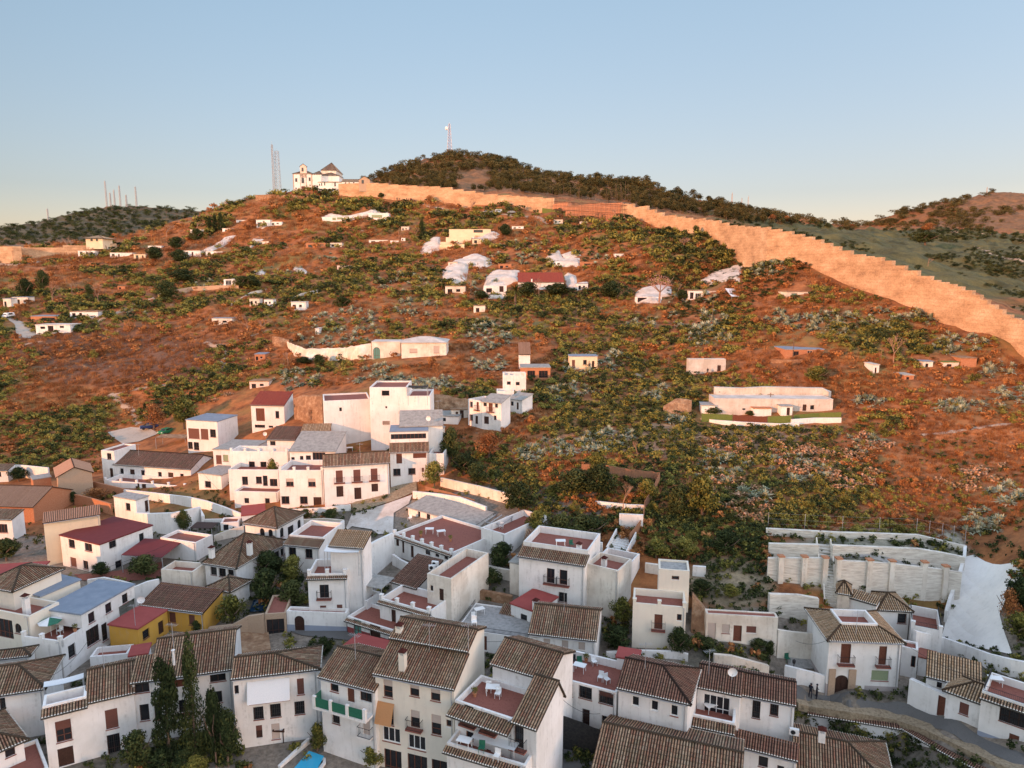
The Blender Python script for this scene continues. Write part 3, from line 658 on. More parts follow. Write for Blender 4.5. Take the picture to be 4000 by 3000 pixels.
        for i in range(4):
            j = (i+1) % 4; slope(rb, [(*q4[i], ze-.1), (*q4[j], ze-.1), (*i4[j], ze+rh), (*i4[i], ze+rh)], 'tile', fine); rb.bar((*q4[i], ze), (*i4[i], ze+rh+.05), .12, 6)
            a, b, ai, bi = i4[i], i4[j], e4[i], e4[j]; mb.poly([(*a, ze+rh-.2), (*b, ze+rh-.2), (*b, ze+rh+.25), (*a, ze+rh+.25)]); mb.poly([(*a, ze+rh+.25), (*b, ze+rh+.25), (*bi, ze+rh+.25), (*ai, ze+rh+.25)]); mb.poly([(*ai, ze+rh+.25), (*bi, ze+rh+.25), (*bi, ze+rh-.5), (*ai, ze+rh-.5)])
        rb.obj('roof', rm, root, loc=loc0, rz=ang); fl = MB(); fl.poly([(*p, ze+rh-.5) for p in e4]); fl.obj('terrace_floor', 'terracotta', root, loc=loc0, rz=ang)
    elif rt == 'deck':
        fl = MB(); fl.box(-.12, L+.12, -.12, W+.12, ze+.004, ze+.18); fl.obj('roof', rm, root, loc=loc0, rz=ang)
    else:
        z2 = ze-oh*pitch; kind_ = spec.get('rk', 'tile' if rm.startswith('tile') else ('slab' if rm in ('maroon', 'concrete', 'redsheet', 'lime') else 'corr'))
        if rt == 'shed':
            zr = ze+pitch*W
            mb.poly([(L, 0, ze), (L, W, ze), (L, W, zr)]); mb.poly([(0, 0, ze), (0, W, zr), (0, W, ze)])
            roofpolys = [[(-.15, -oh, z2), (L+.15, -oh, z2), (L+.15, W+.1, zr+.1*pitch), (-.15, W+.1, zr+.1*pitch)]]
        elif rt == 'gable':
            f_ = spec.get('f', .5); w1 = W*f_; zr = ze+pitch*w1; w2 = W-w1
            zb2 = ze; p2 = (zr-zb2)/w2
            mb.poly([(L, 0, ze), (L, W, ze), (L, w1, zr)]); mb.poly([(0, 0, ze), (0, w1, zr), (0, W, ze)])
            roofpolys = [[(-.15, -oh, z2), (L+.15, -oh, z2), (L+.15, w1, zr), (-.15, w1, zr)],
                         [(L+.15, W+oh, zb2-oh*p2), (-.15, W+oh, zb2-oh*p2), (-.15, w1, zr), (L+.15, w1, zr)]]
            caps = [((-.15, w1, zr+.05), (L+.15, w1, zr+.05))]
        elif rt == 'gablex':
            f_ = spec.get('f', .5); xm = L*f_; zr = ze+pitch*min(xm, L-xm); pl = (zr-ze)/xm; pr = (zr-ze)/(L-xm)
            mb.poly([(0, 0, ze), (L, 0, ze), (xm, 0, zr)]); mb.poly([(0, W, ze), (xm, W, zr), (L, W, ze)])
            roofpolys = [[(-oh, W+.15, ze-oh*pl), (-oh, -.2, ze-oh*pl), (xm, -.2, zr), (xm, W+.15, zr)],
                         [(L+oh, -.2, ze-oh*pr), (L+oh, W+.15, ze-oh*pr), (xm, W+.15, zr), (xm, -.2, zr)]]
            caps = [((xm, -.2, zr+.05), (xm, W+.15, zr+.05))]
        elif rt in ('hip', 'hipr', 'hipl', 'pyr'):
            w1 = W/2; zr = ze+pitch*w1; hl = w1 if rt in ('hip', 'hipl') else 0; hr = w1 if rt in ('hip', 'hipr') else 0
            hl, hr = spec.get('hl', hl), spec.get('hr', hr)
            if rt == 'pyr': hl = hr = L/2
            if hl+hr > L: k_ = L/(hl+hr); hl *= k_; hr *= k_
            x0, x1 = (hl if hl else -.15), (L-hr if hr else L+.15); el = -oh if hl else -.15; er = L+oh if hr else L+.15
            roofpolys = [[(el, -oh, z2), (er, -oh, z2)]+([(x1, w1, zr), (x0, w1, zr)] if x1-x0 > .05 else [(x0, w1, zr)]),
                         [(er, W+oh, z2), (el, W+oh, z2)]+([(x0, w1, zr), (x1, w1, zr)] if x1-x0 > .05 else [(x0, w1, zr)])]
            if hr: roofpolys.append([(er, -oh, z2), (er, W+oh, z2), (x1, w1, zr)])
            else: mb.poly([(L, 0, ze), (L, W, ze), (L, w1, zr)])
            if hl: roofpolys.append([(el, W+oh, z2), (el, -oh, z2), (x0, w1, zr)])
            else: mb.poly([(0, 0, ze), (0, w1, zr), (0, W, ze)])
            caps = [((x0, w1, zr+.05), (x1, w1, zr+.05))]
            if hr: caps += [((er, -oh, z2+.08), (x1, w1, zr+.05)), ((er, W+oh, z2+.08), (x1, w1, zr+.05))]
            if hl: caps += [((el, -oh, z2+.08), (x0, w1, zr+.05)), ((el, W+oh, z2+.08), (x0, w1, zr+.05))]
        rb = MB()
        for i, rp in enumerate(roofpolys): slope(rb, rp, kind_, fine)
        if kind_ == 'tile':
            for a, b in caps: ridgecap(rb, a, b)
        rb.obj('roof', rm, root, loc=loc0, rz=ang)
    mb.obj('wall', wm, root, loc=loc0, rz=ang)
    if dist < 125 and L > 4 and rt != 'deck' and 'W' not in spec:
        p = MB(); x_ = L-.22; p.bar((x_, -.06, zb), (x_, -.06, ze-.1), .045, 5); p.bar((x_, -.06, ze-.1), (x_-.1, -oh, ze-.02-oh*pitch), .045, 5)
        if rt != 'flat': p.bar((0, -oh-.05, ze-.1-oh*pitch), (L, -oh-.05, ze-.1-oh*pitch), .05, 4)
        p.obj('drainpipe', 'steel', root, loc=loc0, rz=ang)
    if 'base' in spec:      # painted plinth band: (material, height above ground); it stops at the openings
        bm_, hh = spec['base']; p = MB(); gz = min(T(*wpt((0, 0))), T(*wpt((L, 0)))); zt_ = gz+hh
        for fi, (ox, oy, ux, uy, LL, rz_) in enumerate(fac):
            if fi == 2: continue
            ed = [0.0]
            for h_ in sorted(h_ for h_ in holes[fi] if h_[2] < zt_): ed += [h_[0], h_[1]]
            ed.append(LL); inn = (-uy, ux); e0, e1 = .012, .02
            for sa, sb in zip(ed[::2], ed[1::2]):
                if sb-sa < .02: continue
                q4 = [(ox+ux*s_-inn[0]*w_, oy+uy*s_-inn[1]*w_) for s_, w_ in ((sa, .015), (sb, .015), (sb, -.01), (sa, -.01))]; p.prism(q4, gz-1.5, zt_)
        p.obj('plinth', bm_, root, loc=loc0, rz=ang)
    for kind, fi, s0, s1, za, zb_ in todo:
        ox, oy, ux, uy, LL, rz_ = fac[fi]; window(root, kind, place((ox+ux*s0, oy+uy*s0), za), ang+R(rz_), s1-s0, zb_-za, 'A' in kind)
    if rt == 'flat' and 'rail' in spec:   # extra iron railing on top of the parapet
        p = MB(); rail(p, .1, L-.1, .1, W-.1, ze, .5); p.obj('railing', 'iron', root, loc=loc0, rz=ang)
    if 'cap' in spec:  # tiled coping strip jutting from the top of the front wall
        p = MB(); dpt = spec['cap']; slope(p, [(-.1, -dpt, ze-.25-dpt*.35), (L+.1, -dpt, ze-.25-dpt*.35), (L+.1, 0, ze-.25), (-.1, 0, ze-.25)], 'tile', fine); p.obj('eaves', 'tile', root, loc=loc0, rz=ang)
    for ch in spec.get('chim', []):
        x, yb_, yt = ch[:3]; st = ch[3] if len(ch) > 3 else 'white'; bx, by = cc(c, x, yb_); tx, ty = cc(c, x, yt); r_ = ray(bx, by); best = None
        planes = roofpolys or [[(0, 0, ze-par), (L, 0, ze-par), (L, W, ze-par), (0, W, ze-par)]]
        for rp in planes:
            PW = [np.array([*wpt(p[:2]), p[2]]) for p in rp]; nn = np.cross(PW[1]-PW[0], PW[2]-PW[0]); t = (PW[0] @ nn)/(r_ @ nn)
            P = r_*t; lx_ = (P[:2]-A[:2]) @ u; ly_ = (P[:2]-A[:2]) @ n_
            if -1 < lx_ < L+1 and -1 < ly_ < W+1 and (best is None or t < best[0]): best = (t, P, lx_, ly_)
        if best is None: print('no roof for chimney', ch); continue
        _, P, lx_, ly_ = best; hh = z_from_py(P[0], P[1], ty)-P[2]
        chimney(root, (P[0]-rl.x, P[1]-rl.y, P[2]-rl.z-.5), ang, max(.6, hh)+.5, st)
    if 'piers' in spec:
        k = spec['piers']
        for i in range(k): p = MB(); x = (L-.36)*i/(k-1); p.box(x, x+.36, -.04, .32, ze-par*.9, ze+.45); p.box(x-.04, x+.40, -.08, .36, ze+.45, ze+.52); p.obj('pier', wm, root, loc=loc0, rz=ang)
    for j, (pm, x0, y0, x1, y1) in enumerate(spec.get('pil', [])):
        P0, P1 = ray(*cc(c, x0, y0)), ray(*cc(c, x1, y1)); PP = []
        for r_ in (P0, P1): t_ = (A[:2] @ n_)/(r_[:2] @ n_); q_ = r_*t_; PP.append(((q_[:2]-A[:2]) @ u, q_[2]))
        p = MB(); p.box(PP[0][0], PP[1][0], -.14, -.004, PP[1][1], PP[0][1]); p.obj('pilaster', pm, root, loc=loc0, rz=ang)
    for pm, x0, y0, x1 in spec.get('balc', []):
        r_ = ray(*cc(c, x0, y0)); t_ = (A[:2] @ n_)/(r_[:2] @ n_); q_ = r_*t_; s0, z0 = (q_[:2]-A[:2]) @ u, q_[2]
        r_ = ray(*cc(c, x1, y0)); q_ = r_*((A[:2] @ n_)/(r_[:2] @ n_)); s1 = min((q_[:2]-A[:2]) @ u, L)
        p = MB(); p.box(s0, s1, -1.2, -.004, z0-.2, z0); bo = p.obj('balcony', 'white', root, loc=loc0, rz=ang)
        k = 4
        for i in range(k): p = MB(); x = s0+(s1-s0-.3)*i/(k-1); p.box(x, x+.3, -1.24, -1.0, z0+.002, z0+1.1); p.obj('pier', 'white', bo)
        p = MB(); p.box(s0+.02, s1-.02, -1.17, -1.12, z0+.08, z0+.98); p.box(s0+.02, s0+.07, -1.1, -.01, z0+.08, z0+.98); p.obj('panel', pm, bo)
    inf = dict(A=A, u=u, n=n_, L=L, W=W, ze=ze, zb=zb, ang=ang, par=par, ztop=ze+(pitch*W if rt == 'shed' else 0))
    if 'key' in spec: INFO[spec['key']] = inf
    return root, inf
def chimney(root, loc, ang, h, st='white'):
    m_ = {'white': 'white', 'brick': 'brick', 'cream': 'cream', 'pipe': 'white'}[st]; w_ = .28
    mb = MB()
    if st == 'pipe': mb.bar((0, 0, 0), (0, 0, h), .12, 8); mb.bar((0, 0, h), (0, 0, h+.1), .2, 8, .05); return mb.obj('chimney', m_, root, loc=loc, rz=ang)
    mb.box(-w_, w_, -w_, w_, 0, h-.55)
    for sx in (-1, 1):
        for sy in (-1, 1): mb.box(sx*w_-(.08 if sx > 0 else 0), sx*w_+(0 if sx > 0 else .08), sy*w_-(.08 if sy > 0 else 0), sy*w_+(0 if sy > 0 else .08), h-.55, h-.25)
    o = mb.obj('chimney', m_, root, loc=loc, rz=ang)
    p = MB(); e = w_+.1
    for a, b in (((-e,-e),(e,-e)), ((e,-e),(e,e)), ((e,e),(-e,e)), ((-e,e),(-e,-e))): p.poly([(*a, h-.25), (*b, h-.25), (0, 0, h+.08)])
    p.poly([(-e,-e,h-.25), (-e,e,h-.25), (e,e,h-.25), (e,-e,h-.25)]); p.obj('cap', 'tile_red', o)
    return o
INFO = {}
def house(label, cat='house', group=None, vols=(), **spec):
    spec['label'] = label; root, inf = volume(None, spec)
    for v_ in vols:
        v2 = dict(v_); v2.setdefault('c', spec.get('c', 'o')); v2['label'] = label; volume(root, v2)
    for k in ('_z', '_ze'):
        if k in root: del root[k]
    tag(root, label, cat, group); return root

def canopy(label, c, A, B, ry, h, m, yb=None, z=None, on=None, dep=None, posts=True, cat='canopy', name='canopy', pitch=.08, rafters=False):
    A_p, B_p = cc(c, *A), cc(c, *B); pb = cc(c, 0, yb)[1] if yb is not None else None; Aw = corner(*A_p, pb, dep, z); ze = Aw[2]; Bw = level(Aw, A_p, B_p)
    u = (Bw-Aw)[:2]; L = float(np.linalg.norm(u)); u = u/L; n_ = np.array([-u[1], u[0]]); mid = Aw[:2]+u*L/2; ryp = cc(c, 0, ry)[1]; W = 2.
    for w_ in np.linspace(.4, 14, 300):
        q_ = mid+n_*w_
        if project((q_[0], q_[1], ze+pitch*w_))[1] <= ryp: W = w_; break
    root = empty(name, (Aw[0], Aw[1], ze-h), math.atan2(u[1], u[0])); p = MB()
    if rafters:
        k = max(3, int(L/.7))
        for i in range(k+1): p = MB(); p.box(L*i/k-.05, L*i/k+.05, -.2, W+.2, h+.02, h+.14); p.obj('rafter', m, root)
        p = MB(); p.box(-.1, L+.1, -.04, .06, h-.12, h+.017); p.obj('beam', m, root)
    else:
        k = 8
        for i in range(k):
            x0, x1 = L*i/k, L*(i+1)/k; sg = (lambda t: -.10*math.sin(math.pi*t)) if 'cloth' in m else (lambda t: 0)
            for j in range(3):
                y0, y1 = W*j/3, W*(j+1)/3; f_ = lambda x, y: h+pitch*y+sg(x/L)+sg(y/W)
                p.poly([(x0, y0, f_(x0, y0)), (x1, y0, f_(x1, y0)), (x1, y1, f_(x1, y1)), (x0, y1, f_(x0, y1))]); p.poly([(x0, y1, f_(x0, y1)+.04), (x1, y1, f_(x1, y1)+.04), (x1, y0, f_(x1, y0)+.04), (x0, y0, f_(x0, y0)+.04)])
        p.obj('sheet', m, root)
    for x in (.05, L-.05):
        for y in (.05, W-.05): q = MB(); q.bar((x, y, -.4), (x, y, h-.01+pitch*y*.9), .045, 6); q.obj('post', 'steel' if not rafters else 'darkwood', root)
    return tag(root, label, cat)
# ------------------------------------------------------------------ walls, fences, ground patches
def wall(name, label, pts, m='white', th=.3, cat='wall', c='o', stepped=False, deep=1.5, cop=None, group=None, kind=None, depths=None, sub=0):
    """pts: (x, y of the top, y of the foot) along the wall"""
    W_ = []
    for i, p in enumerate(pts):
        x, yt = cc(c, p[0], p[1]); _, yb = cc(c, 0, p[2]); 
        if depths: P = at_depth(x, yb, depths[i])
        else: P = hit(x, yb)
        if P is None: P = at_depth(x, yb, 300)
        W_.append((P[0], P[1], z_from_py(P[0], P[1], yt), min(P[2], T(P[0], P[1]))-deep))
    n = len(W_); off = []
    for i in range(n):
        a = np.array(W_[max(0, i-1)][:2]); b = np.array(W_[min(n-1, i+1)][:2]); t = (b-a)/max(1e-6, np.linalg.norm(b-a)); off.append(np.array([-t[1], t[0]])*th/2)
    o0 = Vector((W_[0][0], W_[0][1], W_[0][3])); mb = MB()
    fr = [(W_[i][0]-off[i][0]-o0.x, W_[i][1]-off[i][1]-o0.y) for i in range(n)]; bk = [(W_[i][0]+off[i][0]-o0.x, W_[i][1]+off[i][1]-o0.y) for i in range(n)]
    for i in range(n-1):
        z0a, z0b = W_[i][3]-o0.z, W_[i+1][3]-o0.z; zta, ztb = W_[i][2]-o0.z, W_[i+1][2]-o0.z
        if stepped: zta = ztb = (zta+ztb)/2
        mb.poly([(*fr[i], z0a), (*fr[i+1], z0b), (*fr[i+1], ztb), (*fr[i], zta)]); mb.poly([(*bk[i+1], z0b), (*bk[i], z0a), (*bk[i], zta), (*bk[i+1], ztb)])
        mb.poly([(*fr[i], zta), (*fr[i+1], ztb), (*bk[i+1], ztb), (*bk[i], zta)])
        if stepped or i == 0: mb.poly([(*bk[i], z0a), (*fr[i], z0a), (*fr[i], zta), (*bk[i], zta)])
        if stepped or i == n-2: mb.poly([(*fr[i+1], z0b), (*bk[i+1], z0b), (*bk[i+1], ztb), (*fr[i+1], ztb)])
    if cop:
        root = empty(name, o0); mb.obj('wall', m, root)
        p = MB(); e = .28
        for i in range(n-1):
            a, b = Vector((*fr[i], W_[i][2]-o0.z)), Vector((*fr[i+1], W_[i+1][2]-o0.z)); t = (b-a).normalized(); q_ = Vector((-t.y, t.x, 0))
            if cop == 'tile':
                slope(p, [a-q_*e+Vector((0,0,-.12)), b-q_*e+Vector((0,0,-.12)), b+q_*th*.5+Vector((0,0,.2)), a+q_*th*.5+Vector((0,0,.2))], 'tile', True)
                slope(p, [b+q_*(th+e)+Vector((0,0,-.12)), a+q_*(th+e)+Vector((0,0,-.12)), a+q_*th*.5+Vector((0,0,.2)), b+q_*th*.5+Vector((0,0,.2))], 'tile', True)
            else:
                for w0, w1, h0, h1 in ((-.05, th+.05, 0.003, .07),):
                    p.poly([a+q_*w0+Vector((0,0,h1)), b+q_*w0+Vector((0,0,h1)), b+q_*w1+Vector((0,0,h1)), a+q_*w1+Vector((0,0,h1))]); p.poly([a+q_*w0+Vector((0,0,h0)), b+q_*w0+Vector((0,0,h0)), b+q_*w0+Vector((0,0,h1)), a+q_*w0+Vector((0,0,h1))])
        p.obj('coping', 'tile_dark' if cop == 'tile' else 'terracotta', root); o = root
    else: o = mb.obj(name, m, loc=o0)
    tag(o, label, cat, group, kind); return o
def cliff(label, pts, m, c='o', lean=.45, rough=1.3, cat='cliff'):
    FT, TP = [], []
    for x_, yt_, yb_ in pts:
        x, yt = cc(c, x_, yt_); _, yb = cc(c, 0, yb_); P = hit(x, yb); FT.append(P); h = z_from_py(P[0], P[1], yt)-P[2]; q = np.array([P[0], P[1]])*(1+lean*h/P[1]); TP.append(np.array([q[0], q[1], z_from_py(q[0], q[1], yt)]))
    FT, TP = np.array(FT), np.array(TP); L = np.concatenate([[0], np.cumsum(np.linalg.norm(np.diff(FT[:, :2], axis=0), axis=1))]); n_ = max(6, int(L[-1]/.7)); t = np.linspace(0, L[-1], n_); nz = 10
    V = []
    for i, tt in enumerate(t):
        f_ = np.array([np.interp(tt, L, FT[:, k]) for k in range(3)]); p_ = np.array([np.interp(tt, L, TP[:, k]) for k in range(3)]); ed = min(1, min(tt, L[-1]-tt)/2.5)
        for j in range(nz+2):
            a = min(1, j/nz); q = f_+(p_-f_)*a; o_ = rough*math.sin(math.pi*min(1, a*.9+.1))*ed*(fbm(np.array([tt+f_[0]]), np.array([a*5+f_[1]*.1]), 2.6, 4, 7)[0]*2+.25)
            q = q*(1-o_/q[1]); q = q.copy()
            if j == 0: q = q-np.array([0, 0, 1.5])
            if j == nz+1: q = q+np.array([q[0]/q[1]*3, 3, -1.2])
            else: q[2] += .35*a*(fbm(np.array([tt*1.7]), np.array([3.]), 2, 3, 2)[0])*2
            V.append(q)
    m2 = nz+2; Q_ = [(i*m2+j, (i+1)*m2+j, (i+1)*m2+j+1, i*m2+j+1) for i in range(n_-1) for j in range(m2-1)]
    return tag(link('cliff_face', np_mesh('cliff_face', np.array(V), np.array(Q_), m)), label, cat)
def steps(label, c, foot, top, w=1.3, m='worn', n=12):
    a, b = hit(*cc(c, *foot)), hit(*cc(c, *top)); v = b-a; L = np.linalg.norm(v[:2]); r_ = empty('stairway', tuple(a), math.atan2(v[1], v[0]))
    mb = MB()
    for i in range(n): mb.box(L*i/n, L*(i+1)/n, -w/2, w/2, v[2]*i/n-1, v[2]*(i+1)/n+.25)
    mb.obj('flight', m, r_)
    for sg in (-1, 1):
        mb = MB(); y0 = sg*(w/2+.08); mb.poly([(0, y0-.08, -1), (L, y0-.08, v[2]-1), (L, y0-.08, v[2]+1.1), (0, y0-.08, .9)]); mb.poly([(0, y0+.08, -1), (0, y0+.08, .9), (L, y0+.08, v[2]+1.1), (L, y0+.08, v[2]-1)]); mb.poly([(0, y0-.08, .9), (L, y0-.08, v[2]+1.1), (L, y0+.08, v[2]+1.1), (0, y0+.08, .9)]); mb.obj('side_wall', m, r_)
    return tag(r_, label, 'stairs')
def patch(name, pts, m, lift=.12, c='o', step=1.2, kind='structure', label=None, cat=None, dz=None, bulge=0):
    P = [hit(*cc(c, *p)) for p in pts]; P = [p for p in P if p is not None]
    bm = bmesh.new(); vs = [bm.verts.new((p[0], p[1], 0)) for p in P]; bm.faces.new(vs)
    xs = [p[0] for p in P]; ys = [p[1] for p in P]
    for k in np.arange(min(xs), max(xs), step): bmesh.ops.bisect_plane(bm, geom=bm.verts[:]+bm.edges[:]+bm.faces[:], plane_co=(k, 0, 0), plane_no=(1, 0, 0))
    for k in np.arange(min(ys), max(ys), step): bmesh.ops.bisect_plane(bm, geom=bm.verts[:]+bm.edges[:]+bm.faces[:], plane_co=(0, k, 0), plane_no=(0, 1, 0))
    bmesh.ops.triangulate(bm, faces=bm.faces[:])
    for v_ in bm.verts:
        z_ = float(T(v_.co.x, v_.co.y))+lift
        if bulge:
            dm = min(seg_dist(v_.co.x, v_.co.y, P[i], P[(i+1) % len(P)]) for i in range(len(P))); z_ += bulge*min(1, dm/3.5)**.6*(.75+1.0*fbm(np.array([v_.co.x]), np.array([v_.co.y]), 7, 3, 3)[0])-.25*(dm < .2)
        v_.co.z = z_
    bmesh.ops.recalc_face_normals(bm, faces=bm.faces[:])
    me = bpy.data.meshes.new(name); bm.to_mesh(me); bm.free(); me.materials.append(M[m]); o = link(name, me); tag(o, label, cat, None, kind); return o
def seg_dist(x, y, a, b):
    dx, dy = b[0]-a[0], b[1]-a[1]; t = max(0, min(1, ((x-a[0])*dx+(y-a[1])*dy)/(dx*dx+dy*dy+1e-9))); return math.hypot(x-a[0]-dx*t, y-a[1]-dy*t)
def ribbon(name, pts, m, width=1.4, lift=.1, c='o', sub=8):
    P = [hit(*cc(c, *p)) for p in pts]; P = np.array([p[:2] for p in P if p is not None]); Q_ = []
    for a, b in zip(P, P[1:]):
        for k in range(sub): Q_.append(a+(b-a)*k/sub)
    Q_.append(P[-1]); Q_ = np.array(Q_); t = np.gradient(Q_, axis=0); t /= np.linalg.norm(t, axis=1)[:, None]+1e-9; nn = np.stack([-t[:, 1], t[:, 0]], -1)
    mb = MB(); wv = width/2*(1+.35*rng.standard_normal(len(Q_)).clip(-1, 1)); rows = []
    for s in (-1, -.33, .33, 1):
        p = Q_+nn*(wv*s)[:, None]; rows.append([(x, y, float(T(x, y))+lift-(.1 if abs(s) == 1 else 0)) for x, y in p])
    for r0, r1 in zip(rows, rows[1:]):
        for i in range(len(Q_)-1): mb.poly([r1[i], r1[i+1], r0[i+1], r0[i]])
    return tag(mb.obj(name, m), kind='structure')
def screen(name, label, pts, m, c='o', group=None, cat='fence', posts=True):
    """cloth or reed fence: thin panel with posts"""
    W_ = []
    for p in pts:
        x, yt = cc(c, p[0], p[1]); _, yb = cc(c, 0, p[2]); P = hit(x, yb); W_.append((P[0], P[1], z_from_py(P[0], P[1], yt), P[2]-.2))
    root = empty(name, (W_[0][0], W_[0][1], W_[0][3])); o0 = root.location; mb = MB(); pm = MB()
    for a, b in zip(W_, W_[1:]):
        L = math.hypot(b[0]-a[0], b[1]-a[1]); k = max(1, int(L/.5)); t = ((b[0]-a[0])/L, (b[1]-a[1])/L); q_ = (-t[1]*.03, t[0]*.03)
        prev = None
        for i in range(k+1):
            s = i/k; w_ = random.uniform(-.04, .04); x, y = a[0]+(b[0]-a[0])*s-o0.x+q_[0]*w_*20, a[1]+(b[1]-a[1])*s-o0.y+q_[1]*w_*20
            zt_ = a[2]+(b[2]-a[2])*s-o0.z+random.uniform(-.06, .04); z0 = a[3]+(b[3]-a[3])*s-o0.z; cur = (x, y, z0, zt_)
            if prev:
                for sg in (-1, 1): mb.poly([(prev[0]+q_[0]*sg, prev[1]+q_[1]*sg, prev[2]), (x+q_[0]*sg, y+q_[1]*sg, z0), (x+q_[0]*sg, y+q_[1]*sg, zt_), (prev[0]+q_[0]*sg, prev[1]+q_[1]*sg, prev[3])])
                mb.poly([(prev[0]-q_[0], prev[1]-q_[1], prev[3]), (x-q_[0], y-q_[1], zt_), (x+q_[0], y+q_[1], zt_), (prev[0]+q_[0], prev[1]+q_[1], prev[3])])
            prev = cur
            if i % 6 == 0 and posts: pm = MB(); pm.bar((x, y, z0-.3), (x, y, zt_+.15), .035, 5); pm.obj('post', 'bark', root)
    mb.obj('panel', m, root)
    tag(root, label, cat, group); return root

# ------------------------------------------------------------------ plants
def leaf_cloud(cent, rad, n, size, seed=0, flat=1.0, tone=.2, shell=.35, elong=1.0):
    r = np.random.default_rng(seed); cent = np.array(cent, float); rad = np.array(rad, float); k = len(cent)
    w_ = rad**2; idx = r.choice(k, n, p=w_/w_.sum()); v = r.standard_normal((n, 3)); v /= np.linalg.norm(v, axis=1)[:, None]
    rr = rad[idx]*(shell+(1-shell)*r.random(n)**.4); P = cent[idx]+v*rr[:, None]*np.array([1, 1, flat])
    nrm = v+r.standard_normal((n, 3))*.6; nrm /= np.linalg.norm(nrm, axis=1)[:, None]
    t = np.cross(nrm, r.standard_normal((n, 3))); t /= np.linalg.norm(t, axis=1)[:, None]; b = np.cross(nrm, t)
    s = size*(.6+.8*r.random(n))[:, None]; a_ = t*s*elong; b_ = b*s*.7
    V = np.stack([P-a_-b_*.4, P-a_*.1-b_, P+a_+b_*.3, P+a_*.1+b_], 1).reshape(-1, 3)
    Q_ = np.arange(n*4).reshape(n, 4); tn = np.repeat((r.random(k)[idx]-.5)*tone*2+(r.random(n)-.5)*tone, 4)
    return V, Q_, tn
def trunk_mesh(path, r0, r1, n=6):
    mb = MB(); 
    for i in range(len(path)-1):
        a, b = i/(len(path)-1), (i+1)/(len(path)-1); mb.bar(path[i], path[i+1], r0+(r1-r0)*a, n, r0+(r1-r0)*b)
    return mb
def mk_tree(name, crown_fn, leaf, trunk_paths, bark='bark'):
    root = empty(name, (0, -40, -300)); V, Q_, tn = crown_fn; link('crown', np_mesh('crown', V, Q_, leaf, tn), root)
    mb = MB()
    for path, r0, r1 in trunk_paths:
        m2 = trunk_mesh(path, r0, r1, 5); i = len(mb.v); mb.v += m2.v; mb.f += [tuple(k+i for k in f_) for f_ in m2.f]; mb.uv += m2.uv
    mb.obj('trunk', bark, root); return root
def blob_list(n, seed, zlo, zhi, wid, rlo, rhi, shape=lambda t: 1.0):
    r = random.Random(seed); c_, q_ = [], []
    for i in range(n):
        t = r.random(); a = r.uniform(0, 6.283); d_ = wid*shape(t)*math.sqrt(r.random()); c_.append((d_*math.cos(a), d_*math.sin(a), zlo+(zhi-zlo)*t)); q_.append(r.uniform(rlo, rhi))
    return c_, q_
PROTO = {}
